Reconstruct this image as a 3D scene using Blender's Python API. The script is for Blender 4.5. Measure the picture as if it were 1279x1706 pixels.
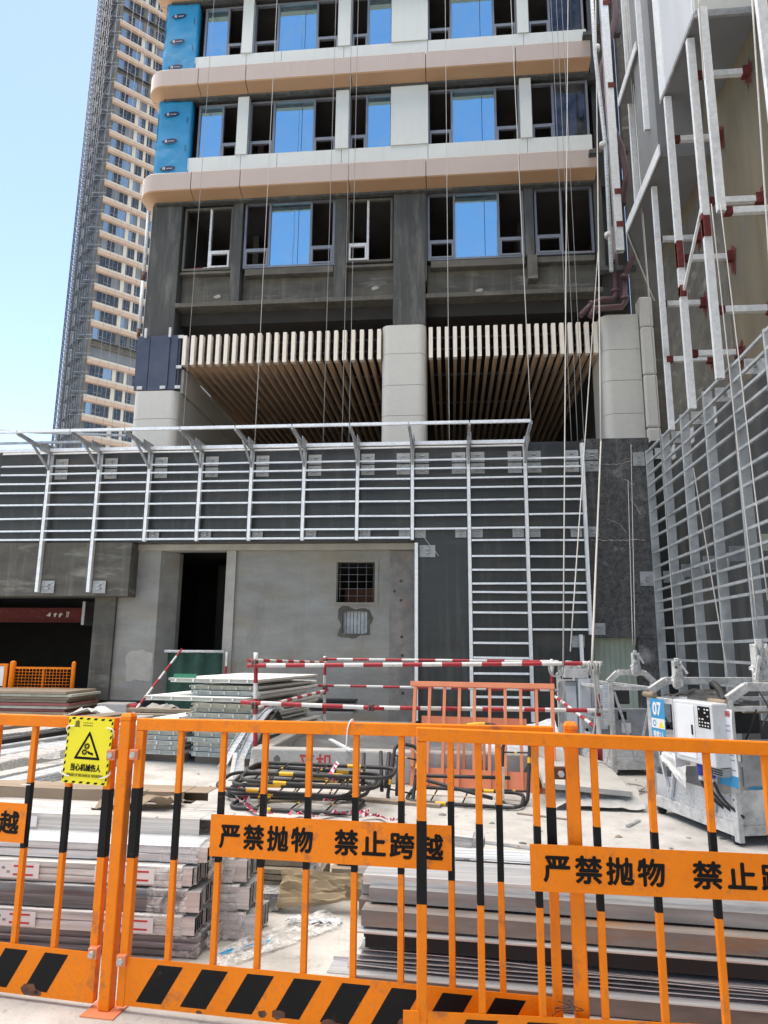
import bpy, math, random
from mathutils import Vector, Matrix, noise
random.seed(11)
SC = bpy.context.scene
COL = SC.collection
for _o in list(bpy.data.objects):
    bpy.data.objects.remove(_o)

# ------------------------------------------------------------------ camera
FPX, YAW, PITCH, ROLL, EYE = 1165.0, 5.5, 11.2, 0.53, 1.5
_y, _p, _r = (math.radians(a) for a in (YAW, PITCH, ROLL))
CF = Vector((-math.sin(_y) * math.cos(_p), math.cos(_y) * math.cos(_p), math.sin(_p)))
_R0 = Vector((math.cos(_y), math.sin(_y), 0))
_U0 = _R0.cross(CF)
CR = _R0 * math.cos(_r) + _U0 * math.sin(_r)
CU = _U0 * math.cos(_r) - _R0 * math.sin(_r)
CO = Vector((0, 0, EYE))
cam = bpy.data.cameras.new('camera')
cam.sensor_fit = 'VERTICAL'
cam.sensor_height = 36.0
cam.lens = FPX / 1706.0 * 36.0
cam.clip_start = 0.1
cam.clip_end = 2000
camo = bpy.data.objects.new('camera', cam)
COL.objects.link(camo)
camo.matrix_world = Matrix(((CR.x, CU.x, -CF.x, CO.x), (CR.y, CU.y, -CF.y, CO.y), (CR.z, CU.z, -CF.z, CO.z), (0, 0, 0, 1)))
SC.camera = camo

# ------------------------------------------------------------------ sky, sun, exposure
SUN_AZ, SUN_EL = 15.0, 74.0          # degrees left of +Y (behind the tower), elevation
w = bpy.data.worlds.new('World')
SC.world = w
w.use_nodes = True
_n = w.node_tree.nodes
_sky = _n.new('ShaderNodeTexSky')
_sky.sky_type = 'NISHITA'
_sky.sun_disc = False
_sky.sun_elevation = math.radians(SUN_EL)
_sky.sun_rotation = math.radians(-SUN_AZ)
_sky.altitude = 50
_sky.air_density = 1.0
_sky.dust_density = 0.25
_sky.ozone_density = 1.5
w.node_tree.links.new(_sky.outputs[0], _n['Background'].inputs[0])
_n['Background'].inputs[1].default_value = 0.086
sun = bpy.data.lights.new('sun', 'SUN')
sun.energy = 3.0
sun.angle = math.radians(90)          # bright hazy sky: the sun's glow is wide, shadows have no edges
sun.color = (1.0, 0.95, 0.87)
suno = bpy.data.objects.new('sun', sun)
COL.objects.link(suno)
_a, _e = math.radians(SUN_AZ), math.radians(SUN_EL)
SUND = Vector((-math.sin(_a) * math.cos(_e), math.cos(_a) * math.cos(_e), math.sin(_e)))
suno.rotation_euler = SUND.to_track_quat('Z', 'Y').to_euler()
suno.location = (-20, 60, 90)
vs = SC.view_settings
vs.view_transform = 'Standard'
vs.look = 'None'
vs.gamma = 1.0
vs.use_curve_mapping = False
vs.exposure = 1.9
vs.use_white_balance = True          # the camera's white balance for open shade
vs.white_balance_temperature = 7300
vs.white_balance_tint = 12

# ------------------------------------------------------------------ helpers
def W(px, py, **k):
    """the point of the plane X=, Y= or Z= that the photograph shows at a pixel (used to read sizes off the photo)"""
    d = CF + CR * ((px - 639.5) / FPX) - CU * ((py - 853) / FPX)
    (ax, v), = k.items()
    i = 'XYZ'.index(ax)
    return CO + d * ((v - CO[i]) / d[i])

def V(*a):
    return Vector(a)

OFF = {}
ZA = Vector((0, 0, 1))

class MB:
    def __init__(s):
        s.v, s.f, s.m, s.sm = [], [], [], []
    def poly(s, pts, mi=0, sm=False):
        b = len(s.v)
        s.v += [tuple(p) for p in pts]
        s.f.append(tuple(range(b, b + len(pts)))); s.m.append(mi); s.sm.append(sm)
    def faces(s, pts, fs, mi=0, sm=False):
        b = len(s.v)
        s.v += [tuple(p) for p in pts]
        for f in fs:
            s.f.append(tuple(b + i for i in f)); s.m.append(mi); s.sm.append(sm)
    def obox(s, c, u, v, w_, mi=0):
        c, u, v, w_ = Vector(c), Vector(u), Vector(v), Vector(w_)
        if u.cross(v).dot(w_) < 0:
            w_ = -w_
        p = [c - u - v - w_, c + u - v - w_, c + u + v - w_, c - u + v - w_, c - u - v + w_, c + u - v + w_, c + u + v + w_, c - u + v + w_]
        s.faces(p, [(3, 2, 1, 0), (4, 5, 6, 7), (0, 1, 5, 4), (1, 2, 6, 5), (2, 3, 7, 6), (3, 0, 4, 7)], mi)
        return s
    def box(s, x0, x1, y0, y1, z0, z1, mi=0):
        return s.obox(((x0 + x1) / 2, (y0 + y1) / 2, (z0 + z1) / 2), ((x1 - x0) / 2, 0, 0), (0, (y1 - y0) / 2, 0), (0, 0, (z1 - z0) / 2), mi)
    def axes(s, p, q, up):
        d = (Vector(q) - Vector(p))
        L = d.length
        d = d / L
        side = d.cross(Vector(up))
        if side.length < 1e-4:
            side = d.cross(Vector((1, 0, 0)))
            if side.length < 1e-4:
                side = d.cross(Vector((0, 1, 0)))
        side.normalize()
        return d, side, side.cross(d), L
    def bar(s, p, q, w_, h, up=(0, 0, 1), mi=0):
        d, si, u2, L = s.axes(p, q, up)
        s.obox((Vector(p) + Vector(q)) / 2, d * L / 2, si * w_ / 2, u2 * h / 2, mi)
        return s
    def htube(s, p, q, w_, h, t, up=(0, 0, 1), mi=0, mi_in=None):
        """rectangular hollow section with open ends"""
        d, si, u2, L = s.axes(p, q, up)
        p, q = Vector(p), Vector(q)
        o = [(-w_ / 2, -h / 2), (w_ / 2, -h / 2), (w_ / 2, h / 2), (-w_ / 2, h / 2)]
        i = [(-w_ / 2 + t, -h / 2 + t), (w_ / 2 - t, -h / 2 + t), (w_ / 2 - t, h / 2 - t), (-w_ / 2 + t, h / 2 - t)]
        pts = []
        for e in (p, q):
            for ring in (o, i):
                pts += [e + si * a + u2 * b for a, b in ring]
        fs = []
        for k in range(4):
            n = (k + 1) % 4
            fs += [(k, n, 8 + n, 8 + k), (4 + n, 4 + k, 12 + k, 12 + n), (n, k, 4 + k, 4 + n), (8 + k, 8 + n, 12 + n, 12 + k)]
        s.faces(pts, fs, mi)
        if mi_in is not None:  # inner faces in a darker material: painted shade of the hollow
            for k in range(4):
                s.m[-16 + 4 * k + 1] = mi_in
        return s
    def profile(s, p, q, pts2, up=(0, 0, 1), mi=0):
        """extrude a closed 2-D outline (side, up) from p to q"""
        d, si, u2, L = s.axes(p, q, up)
        p, q = Vector(p), Vector(q)
        n = len(pts2)
        P = [p + si * a + u2 * b for a, b in pts2] + [q + si * a + u2 * b for a, b in pts2]
        fs = [(k, (k + 1) % n, n + (k + 1) % n, n + k) for k in range(n)]
        fs += [tuple(range(n - 1, -1, -1)), tuple(range(n, 2 * n))]
        s.faces(P, fs, mi)
        return s
    def angle(s, p, q, a, b, t, up=(0, 0, 1), mi=0):
        return s.profile(p, q, [(0, 0), (a, 0), (a, t), (t, t), (t, b), (0, b)], up, mi)
    def channel(s, p, q, a, b, t, up=(0, 0, 1), mi=0):
        return s.profile(p, q, [(-a / 2, 0), (a / 2, 0), (a / 2, b), (a / 2 - t, b), (a / 2 - t, t), (-a / 2 + t, t), (-a / 2 + t, b), (-a / 2, b)], up, mi)
    def tube(s, pts, r, n=8, mi=0, closed=False, mis=None):
        pts = [Vector(p) for p in pts]
        m = len(pts)
        rings = []
        prev = None
        for k in range(m):
            if closed:
                d = pts[(k + 1) % m] - pts[k - 1]
            else:
                d = pts[min(k + 1, m - 1)] - pts[max(k - 1, 0)]
            if d.length < 1e-9:
                d = Vector((0, 0, 1))
            d.normalize()
            if prev is None:
                a = d.cross(Vector((0, 0, 1)))
                if a.length < 1e-3:
                    a = d.cross(Vector((1, 0, 0)))
            else:
                a = prev - d * prev.dot(d)
            a.normalize()
            prev = a
            b = d.cross(a)
            rr = r[k] if isinstance(r, (list, tuple)) else r
            rings.append([pts[k] + (a * math.cos(2 * math.pi * j / n) + b * math.sin(2 * math.pi * j / n)) * rr for j in range(n)])
        base = len(s.v)
        for rg in rings:
            s.v += [tuple(p) for p in rg]
        for k in range(m if closed else m - 1):
            k2 = (k + 1) % m
            for j in range(n):
                j2 = (j + 1) % n
                s.f.append((base + k * n + j, base + k * n + j2, base + k2 * n + j2, base + k2 * n + j))
                s.m.append(mis[k] if mis else mi); s.sm.append(True)
        if not closed:
            s.f.append(tuple(base + j for j in range(n - 1, -1, -1))); s.m.append(mis[0] if mis else mi); s.sm.append(False)
            s.f.append(tuple(base + (m - 1) * n + j for j in range(n))); s.m.append(mis[-1] if mis else mi); s.sm.append(False)
        return s
    def pipe(s, p, q, ro, ri, n=14, mi=0):
        """round hollow pipe with open ends"""
        d, si, u2, L = s.axes(p, q, (0, 0, 1))
        p, q = Vector(p), Vector(q)
        P = []
        for e in (p, q):
            for r in (ro, ri):
                P += [e + (si * math.cos(2 * math.pi * j / n) + u2 * math.sin(2 * math.pi * j / n)) * r for j in range(n)]
        for j in range(n):
            k = (j + 1) % n
            s.faces([P[j], P[k], P[2 * n + k], P[2 * n + j]], [(0, 1, 2, 3)], mi, False)
            s.faces([P[n + k], P[n + j], P[3 * n + j], P[3 * n + k]], [(0, 1, 2, 3)], mi, False)
            s.faces([P[k], P[j], P[n + j], P[n + k]], [(0, 1, 2, 3)], mi, False)
            s.faces([P[2 * n + j], P[2 * n + k], P[3 * n + k], P[3 * n + j]], [(0, 1, 2, 3)], mi, False)
        return s
    def disc(s, c, nrm, r0, r1, th, n=20, mi=0):
        """ring (or disc when r0 = 0) of thickness th"""
        c, nrm = Vector(c), Vector(nrm).normalized()
        a = nrm.cross(ZA)
        if a.length < 1e-3:
            a = nrm.cross(Vector((1, 0, 0)))
        a.normalize()
        b = nrm.cross(a)
        ring = lambda r, h: [c + nrm * h + (a * math.cos(2 * math.pi * j / n) + b * math.sin(2 * math.pi * j / n)) * r for j in range(n)]
        o0, o1 = ring(r1, 0), ring(r1, th)
        for j in range(n):
            k = (j + 1) % n
            s.poly([o0[j], o0[k], o1[k], o1[j]], mi)
            if r0 > 0:
                i1 = ring(r0, th)
                s.poly([o1[j], o1[k], i1[k], i1[j]], mi)
        if r0 <= 0:
            s.poly(o1, mi)
        return s
    def grid(s, fn, nu, nv, mi=0, sm=True, wrapu=False):
        base = len(s.v)
        for i in range(nu + 1):
            for j in range(nv + 1):
                s.v.append(tuple(fn(i / nu, j / nv)))
        for i in range(nu):
            for j in range(nv):
                a = base + i * (nv + 1) + j
                s.f.append((a, a + nv + 1, a + nv + 2, a + 1)); s.m.append(mi); s.sm.append(sm)
        return s
    def build(s, name, mats, parent=None, bevel=0.0, origin=None, solid=0.0):
        if not isinstance(mats, (list, tuple)):
            mats = [mats]
        if parent is not None:
            off = OFF.get(parent.name, Vector((0, 0, 0)))
        elif origin is not None:
            off = Vector(origin)
        else:
            xs = [p[0] for p in s.v]; ys = [p[1] for p in s.v]; zs = [p[2] for p in s.v]
            off = Vector(((min(xs) + max(xs)) / 2, (min(ys) + max(ys)) / 2, min(zs)))
        me = bpy.data.meshes.new(name)
        me.from_pydata([(p[0] - off.x, p[1] - off.y, p[2] - off.z) for p in s.v], [], s.f)
        for mt in mats:
            me.materials.append(mt)
        me.polygons.foreach_set('material_index', s.m)
        me.polygons.foreach_set('use_smooth', s.sm)
        me.update()
        o = bpy.data.objects.new(name, me)
        COL.objects.link(o)
        if parent is not None:
            o.parent = parent
        else:
            o.location = off
        OFF[o.name] = off
        if solid:
            md = o.modifiers.new('thickness', 'SOLIDIFY'); md.thickness = solid
        if bevel:
            md = o.modifiers.new('bevel', 'BEVEL')
            md.width = bevel; md.segments = 2; md.limit_method = 'ANGLE'; md.angle_limit = math.radians(40)
        return o

def build_pieces(mb, name, mats, parent, bevel=0.0):
    """build every connected piece of the builder as an object of its own"""
    par = list(range(len(mb.v)))
    def find(i):
        while par[i] != i:
            par[i] = par[par[i]]; i = par[i]
        return i
    for f in mb.f:
        for i in f[1:]:
            par[find(i)] = find(f[0])
    groups = {}
    for k, f in enumerate(mb.f):
        groups.setdefault(find(f[0]), []).append(k)
    out = []
    for ks in groups.values():
        q = MB(); idx = {}
        for k in ks:
            f = []
            for i in mb.f[k]:
                if i not in idx:
                    idx[i] = len(q.v); q.v.append(mb.v[i])
                f.append(idx[i])
            q.f.append(tuple(f)); q.m.append(mb.m[k]); q.sm.append(mb.sm[k])
        out.append(q.build(name, mats, parent, bevel=bevel))
    return out

def tag(o, label=None, cat=None, group=None, kind=None):
    if label: o['label'] = label
    if cat: o['category'] = cat
    if group: o['group'] = group
    if kind: o['kind'] = kind
    return o

def thing(name, label, cat, loc, group=None):
    o = bpy.data.objects.new(name, None)
    o.empty_display_size = 0.2
    COL.objects.link(o)
    o.location = loc
    OFF[o.name] = Vector(loc)
    return tag(o, label, cat, group)

def copy_tree(o, parent=None):
    c = o.copy()
    COL.objects.link(c)
    if parent is not None:
        c.parent = parent
    for ch in [x for x in o.children]:
        copy_tree(ch, c)
    return c

def lettering(body, o, u, v, width, height, mat, parent, name='lettering', bold=0.0, spacing=1.0, thick=0.0008):
    """text as a flat mesh centred at o; u = reading direction, v = up (unit vectors)"""
    cu = bpy.data.curves.new('lettering_curve', 'FONT')
    cu.body = body
    cu.size = 1.0
    cu.space_character = spacing
    cu.resolution_u = 3
    ob = bpy.data.objects.new('lettering_curve', cu)
    COL.objects.link(ob)
    bpy.context.view_layer.update()
    me0 = bpy.data.meshes.new_from_object(ob.evaluated_get(bpy.context.evaluated_depsgraph_get()))
    bpy.data.objects.remove(ob); bpy.data.curves.remove(cu)
    xs = [p.co.x for p in me0.vertices]; ys = [p.co.y for p in me0.vertices]
    x0, x1, y0, y1 = min(xs), max(xs), min(ys), max(ys)
    u, v, o = Vector(u), Vector(v), Vector(o)
    n = u.cross(v)
    m = MB()
    B = abs(bold) * height * 1.3
    for k, (dx, dy) in enumerate(((0, 0), (B, 0), (-B, 0), (0, B), (0, -B), (B * .7, B * .7), (-B * .7, -B * .7)) if bold else ((0, 0),)):
        base = len(m.v)                       # heavier strokes: the same glyphs laid over each other a hair apart
        for p in me0.vertices:
            m.v.append(tuple(o + u * (((p.co.x - x0) / (x1 - x0) - 0.5) * width + dx) + v * (((p.co.y - y0) / (y1 - y0) - 0.5) * height + dy) + n * (thick + k * 0.00012)))
        for f in me0.polygons:
            m.f.append(tuple(base + i for i in f.vertices)); m.m.append(0); m.sm.append(False)
    bpy.data.meshes.remove(me0)
    return m.build(name, mat, parent)

# ------------------------------------------------------------------ materials
def _lin(c):
    return (c[0], c[1], c[2], 1.0)

def mat(name, c1, c2=None, scale=6.0, rough=0.6, metal=0.0, bump=0.0, bscale=40.0, detail=5.0, stretch=(1, 1, 1), c3=None, s3=1.2, t3=(0.55, 0.7), spec=0.5, coat=0.0, rvar=0.15, dist=0.02):
    """principled material: c1..c2 by a noise, optional large patches of c3, bump by a finer noise"""
    m = bpy.data.materials.new(name)
    m.use_nodes = True
    nt = m.node_tree
    N, L = nt.nodes, nt.links
    b = N['Principled BSDF']
    b.inputs['Roughness'].default_value = rough
    b.inputs['Metallic'].default_value = metal
    b.inputs['Specular IOR Level'].default_value = spec
    b.inputs['Coat Weight'].default_value = coat
    geo = N.new('ShaderNodeNewGeometry')
    mp = N.new('ShaderNodeMapping')
    mp.inputs['Scale'].default_value = stretch
    L.new(geo.outputs['Position'], mp.inputs['Vector'])
    if c2 is None:
        c2 = tuple(x * 0.82 for x in c1)
    nz = N.new('ShaderNodeTexNoise')
    nz.inputs['Scale'].default_value = scale
    nz.inputs['Detail'].default_value = detail
    nz.inputs['Roughness'].default_value = 0.6
    L.new(mp.outputs[0], nz.inputs['Vector'])
    rp = N.new('ShaderNodeValToRGB')
    rp.color_ramp.elements[0].position = 0.32
    rp.color_ramp.elements[0].color = _lin(c2)
    rp.color_ramp.elements[1].position = 0.68
    rp.color_ramp.elements[1].color = _lin(c1)
    L.new(nz.outputs[0], rp.inputs[0])
    col = rp.outputs[0]
    if c3 is not None:
        n3 = N.new('ShaderNodeTexNoise')
        n3.inputs['Scale'].default_value = s3
        n3.inputs['Detail'].default_value = 6
        n3.inputs['Roughness'].default_value = 0.65
        L.new(mp.outputs[0], n3.inputs['Vector'])
        mr = N.new('ShaderNodeMapRange')
        mr.inputs['From Min'].default_value = t3[0]
        mr.inputs['From Max'].default_value = t3[1]
        L.new(n3.outputs[0], mr.inputs['Value'])
        mx = N.new('ShaderNodeMix')
        mx.data_type = 'RGBA'
        L.new(mr.outputs[0], mx.inputs['Factor'])
        L.new(col, mx.inputs['A'])
        mx.inputs['B'].default_value = _lin(c3)
        col = mx.outputs['Result']
    L.new(col, b.inputs['Base Color'])
    if rvar:
        mr2 = N.new('ShaderNodeMapRange')
        mr2.inputs['To Min'].default_value = max(0.02, rough - rvar)
        mr2.inputs['To Max'].default_value = min(1.0, rough + rvar)
        L.new(nz.outputs[0], mr2.inputs['Value'])
        L.new(mr2.outputs[0], b.inputs['Roughness'])
    if bump:
        nb = N.new('ShaderNodeTexNoise')
        nb.inputs['Scale'].default_value = bscale
        nb.inputs['Detail'].default_value = 4
        L.new(mp.outputs[0], nb.inputs['Vector'])
        bp = N.new('ShaderNodeBump')
        bp.inputs['Strength'].default_value = bump
        bp.inputs['Distance'].default_value = dist
        L.new(nb.outputs[0], bp.inputs['Height'])
        L.new(bp.outputs[0], b.inputs['Normal'])
    return m

M = {}
M['ground'] = mat('ground_concrete', (0.50, 0.49, 0.465), (0.37, 0.362, 0.34), 2.6, 0.85, bump=0.35, bscale=30, detail=9, c3=(0.29, 0.283, 0.268), s3=1.5, t3=(0.51, 0.69))
M['plaster'] = mat('cement_render', (0.33, 0.328, 0.31), (0.225, 0.222, 0.205), 1.5, 0.9, bump=0.4, bscale=35, detail=9, stretch=(0.6, 1, 1.8), c3=(0.27, 0.23, 0.17), s3=0.6, t3=(0.5, 0.72))
M['plaster_light'] = mat('light_render', (0.42, 0.40, 0.365), (0.33, 0.315, 0.29), 3, 0.9, bump=0.3)
M['formwork'] = mat('formwork_concrete', (0.27, 0.25, 0.225), (0.17, 0.16, 0.15), 4, 0.9, bump=0.4, c3=(0.22, 0.13, 0.10), s3=2.2, t3=(0.58, 0.72))
M['membrane'] = mat('dark_membrane', (0.030, 0.034, 0.035), (0.013, 0.015, 0.016), 0.9, 0.38, bump=0.10, stretch=(0.5, 1, 2.6), c3=(0.062, 0.055, 0.045), s3=0.9, t3=(0.56, 0.75))
M['roughwall'] = mat('rough_dark_render', (0.085, 0.087, 0.088), (0.022, 0.023, 0.025), 9, 0.75, bump=0.8, bscale=22, detail=8, c3=(0.26, 0.26, 0.255), s3=1.7, t3=(0.60, 0.78), dist=0.04)
M['darkconc'] = mat('dark_concrete', (0.066, 0.069, 0.067), (0.045, 0.047, 0.046), 2.2, 0.85, bump=0.25, stretch=(2.5, 2.5, 0.5), c3=(0.15, 0.148, 0.138), s3=1.1, t3=(0.55, 0.8))
M['beamconc'] = mat('weathered_concrete', (0.120, 0.113, 0.095), (0.065, 0.062, 0.055), 1.8, 0.9, bump=0.35, stretch=(0.5, 1, 2.0), c3=(0.25, 0.24, 0.215), s3=1.5, t3=(0.58, 0.75))
M['interior'] = mat('room_shade', (0.035, 0.033, 0.032), (0.022, 0.021, 0.02), 1.5, 0.95)  # very low base colour paints the shade of unlit rooms
M['room'] = mat('bare_room_concrete', (0.085, 0.08, 0.075), (0.055, 0.052, 0.049), 1.5, 0.95)  # concrete toned down so rooms stay dim, shade put in the colour
M['black'] = mat('black_void', (0.012, 0.012, 0.012), None, 3, 0.9)
M['cream'] = mat('cream_panel', (0.56, 0.585, 0.56), (0.535, 0.56, 0.535), 0.8, 0.45, rvar=0.05)
M['stone'] = mat('beige_stone', (0.55, 0.54, 0.505), (0.515, 0.505, 0.47), 7, 0.6, bump=0.04, detail=8)
M['bronze'] = mat('bronze_soffit', (0.40, 0.245, 0.145), (0.37, 0.225, 0.13), 1.2, 0.45, metal=0.25, rvar=0.05)
M['slatfront'] = mat('slat_face', (0.80, 0.73, 0.64), (0.74, 0.67, 0.585), 5, 0.55)
M['slat'] = mat('wood_slat', (0.58, 0.40, 0.265), (0.50, 0.34, 0.22), 3, 0.6, stretch=(8, 0.6, 8))
M['alu'] = mat('grey_window_frame', (0.19, 0.205, 0.24), (0.155, 0.17, 0.20), 4, 0.45, metal=0.2)
M['aluwhite'] = mat('foil_wrapped_frame', (0.66, 0.68, 0.70), (0.42, 0.43, 0.45), 14, 0.5, bump=0.3)
M['galv'] = mat('galvanised_steel', (0.84, 0.86, 0.87), (0.68, 0.70, 0.72), 14, 0.42, metal=0.25, bump=0.03, c3=(0.50, 0.52, 0.54), s3=1.6, t3=(0.55, 0.8))
M['galvdull'] = mat('dull_galvanised', (0.44, 0.46, 0.48), (0.28, 0.295, 0.31), 7, 0.5, metal=0.55, bump=0.1, c3=(0.20, 0.21, 0.21), s3=3, t3=(0.55, 0.8))
M['galvlight'] = mat('cement_spattered_steel', (0.60, 0.605, 0.60), (0.36, 0.365, 0.36), 16, 0.7, metal=0.2, bump=0.5, bscale=60, c3=(0.66, 0.655, 0.63), s3=5, t3=(0.48, 0.65))
M['orange'] = mat('orange_paint', (0.84, 0.215, 0.005), (0.74, 0.18, 0.006), 7, 0.5, spec=0.25, rvar=0.1, bump=0.10, bscale=60, detail=8, c3=(0.42, 0.125, 0.035), s3=7, t3=(0.57, 0.70))
M['orange_old'] = mat('faded_orange_paint', (0.74, 0.26, 0.13), (0.64, 0.20, 0.095), 4, 0.55, c3=(0.48, 0.15, 0.07), s3=4, t3=(0.6, 0.78))
M['blackpaint'] = mat('black_paint', (0.007, 0.007, 0.008), (0.004, 0.004, 0.005), 8, 0.5, spec=0.18, c3=(0.16, 0.055, 0.012), s3=11, t3=(0.64, 0.76))
M['redpaint'] = mat('red_paint', (0.42, 0.022, 0.035), (0.34, 0.018, 0.03), 8, 0.5, c3=(0.36, 0.17, 0.14), s3=14, t3=(0.6, 0.75))
M['whitepaint'] = mat('white_paint', (0.72, 0.72, 0.70), (0.62, 0.62, 0.60), 8, 0.5, c3=(0.40, 0.36, 0.31), s3=14, t3=(0.62, 0.78))
M['rustprimer'] = mat('red_primer', (0.14, 0.018, 0.016), (0.075, 0.012, 0.010), 14, 0.85, c3=(0.19, 0.04, 0.03), s3=9)
M['rusty'] = mat('rusty_steel', (0.27, 0.235, 0.21), (0.14, 0.135, 0.135), 5, 0.6, metal=0.25, stretch=(0.5, 2, 2), bump=0.15, c3=(0.27, 0.14, 0.065), s3=2.4, t3=(0.54, 0.68))
M['rustdark'] = mat('dark_rust', (0.16, 0.06, 0.03), (0.07, 0.035, 0.025), 20, 0.85, bump=0.5)
M['steelgrey'] = mat('bare_grey_steel', (0.31, 0.32, 0.33), (0.18, 0.185, 0.19), 4, 0.45, metal=0.4, stretch=(0.25, 5, 5), c3=(0.36, 0.28, 0.21), s3=1.5, t3=(0.58, 0.75))
M['steelblack'] = mat('black_steel', (0.022, 0.022, 0.026), (0.012, 0.012, 0.014), 5, 0.5, spec=0.3, metal=0.0, stretch=(0.3, 3, 3))
M['blue'] = mat('blue_membrane', (0.004, 0.225, 0.44), (0.004, 0.18, 0.36), 1.6, 0.5, bump=0.25, bscale=3.5, dist=0.08, rvar=0.1)
M['navy'] = mat('navy_ink', (0.01, 0.02, 0.07), None, 3, 0.5)
M['panelblue'] = mat('blue_grey_sheet', (0.075, 0.085, 0.12), (0.05, 0.058, 0.085), 1.5, 0.4, metal=0.3)
M['rope'] = mat('white_rope', (0.52, 0.505, 0.475), (0.38, 0.37, 0.35), 60, 0.9)
M['ropegrey'] = mat('grey_steel_rope', (0.30, 0.30, 0.29), (0.20, 0.20, 0.20), 40, 0.6)
M['pipe'] = mat('purple_red_pipe', (0.115, 0.055, 0.065), (0.075, 0.04, 0.047), 6, 0.55)
M['yellow'] = mat('yellow_sign', (0.80, 0.70, 0.012), (0.78, 0.67, 0.012), 2, 0.4, rvar=0.05)
M['yellowtape'] = mat('yellow_band', (0.80, 0.45, 0.015), (0.66, 0.36, 0.015), 12, 0.5)
M['ink'] = mat('black_ink', (0.007, 0.006, 0.006), None, 6, 0.6, spec=0.15)
M['ink_olive'] = mat('small_print_ink', (0.16, 0.13, 0.01), None, 6, 0.6)
M['tie'] = mat('white_cable_tie', (0.80, 0.79, 0.77), None, 6, 0.4)
M['panelwhite'] = mat('pale_sandwich_panel', (0.80, 0.815, 0.79), (0.72, 0.735, 0.71), 2, 0.5, c3=(0.42, 0.42, 0.38), s3=2.2, t3=(0.6, 0.8))
M['panelcore'] = mat('panel_edge', (0.52, 0.52, 0.45), (0.40, 0.40, 0.34), 8, 0.8, c3=(0.24, 0.22, 0.18), s3=5, t3=(0.58, 0.75))
M['wood'] = mat('weathered_timber', (0.36, 0.29, 0.215), (0.24, 0.19, 0.145), 5, 0.85, stretch=(0.6, 6, 6), bump=0.2)
M['woodred'] = mat('red_edged_plywood', (0.30, 0.10, 0.09), (0.22, 0.07, 0.065), 6, 0.8)
M['kraft'] = mat('kraft_paper', (0.27, 0.215, 0.135), (0.20, 0.155, 0.095), 5, 0.85, bump=0.2, bscale=12)
M['kraftdark'] = mat('grubby_wrapping_paper', (0.26, 0.225, 0.17), (0.18, 0.155, 0.12), 6, 0.8, bump=0.25, bscale=12)
M['carton'] = mat('carton_board', (0.30, 0.235, 0.17), (0.22, 0.17, 0.12), 4, 0.85, stretch=(0.4, 2, 2))
M['film'] = mat('white_wrapping_film', (0.66, 0.655, 0.635), (0.38, 0.378, 0.37), 4, 0.28, bump=0.3, bscale=5, stretch=(0.10, 8, 13), c3=(0.36, 0.39, 0.43), s3=3.2, t3=(0.60, 0.68), rvar=0.12)  # long light and dark streaks paint reflections of its facets
M['filmgrey'] = mat('grey_protective_film', (0.26, 0.26, 0.28), (0.075, 0.075, 0.08), 4, 0.26, bump=0.2, bscale=5, stretch=(0.12, 6, 9), c3=(0.55, 0.56, 0.58), s3=3, t3=(0.62, 0.70))  # pale streaks over dark ones are painted glints along the film
M['filmblue'] = mat('bluish_film', (0.62, 0.66, 0.69), (0.38, 0.42, 0.46), 4, 0.28, bump=0.3, bscale=5, stretch=(0.10, 8, 13), c3=(0.34, 0.38, 0.42), s3=3, t3=(0.60, 0.68))  # streaked tone stands in for reflecting folds
M['paper'] = mat('white_paper', (0.72, 0.73, 0.74), (0.66, 0.67, 0.69), 5, 0.6)
M['bluepaper'] = mat('blue_print', (0.02, 0.28, 0.52), (0.02, 0.25, 0.47), 4, 0.5)
M['redink'] = mat('red_print', (0.55, 0.04, 0.045), None, 6, 0.6)
M['redtape'] = mat('pink_red_warning_tape', (0.72, 0.05, 0.15), (0.62, 0.04, 0.12), 10, 0.45)
M['green'] = mat('green_safety_net', (0.022, 0.075, 0.055), (0.014, 0.048, 0.036), 9, 0.9, bump=0.3)
M['greenpaint'] = mat('green_paint', (0.02, 0.22, 0.13), None, 6, 0.5)
M['sheetgreen'] = mat('pale_green_sheet_metal', (0.40, 0.45, 0.37), (0.31, 0.34, 0.27), 2.5, 0.55, stretch=(1, 1, 0.5), c3=(0.27, 0.23, 0.14), s3=1.4, t3=(0.58, 0.8))
M['ctrlbox'] = mat('grey_control_box', (0.60, 0.62, 0.63), (0.52, 0.54, 0.55), 4, 0.45, c3=(0.42, 0.42, 0.40), s3=4, t3=(0.6, 0.8))
M['bluecap'] = mat('blue_plastic', (0.02, 0.05, 0.38), None, 6, 0.4)
M['rubber'] = mat('black_rubber', (0.02, 0.02, 0.021), (0.03, 0.03, 0.03), 12, 0.6, c3=(0.16, 0.155, 0.15), s3=7, t3=(0.62, 0.8))
M['motor'] = mat('black_motor', (0.022, 0.022, 0.026), (0.035, 0.035, 0.037), 9, 0.5, c3=(0.2, 0.195, 0.19), s3=6, t3=(0.65, 0.8))
M['sack'] = mat('white_sack', (0.66, 0.66, 0.64), (0.52, 0.52, 0.50), 9, 0.7, bump=0.4, bscale=14)
M['wetslab'] = mat('damp_slab', (0.15, 0.155, 0.16), (0.10, 0.103, 0.108), 2.5, 0.45, c3=(0.24, 0.24, 0.235), s3=1.6, t3=(0.5, 0.7))
M['plinth'] = mat('pale_cast_concrete', (0.46, 0.455, 0.43), (0.37, 0.365, 0.345), 3.5, 0.9, bump=0.3, c3=(0.25, 0.245, 0.235), s3=3.5, t3=(0.6, 0.72))
M['brownwall'] = mat('brown_render', (0.145, 0.12, 0.078), (0.095, 0.08, 0.054), 1.2, 0.85, bump=0.15, stretch=(1, 1.6, 0.35), c3=(0.125, 0.115, 0.098), s3=0.8, t3=(0.5, 0.75))
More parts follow.
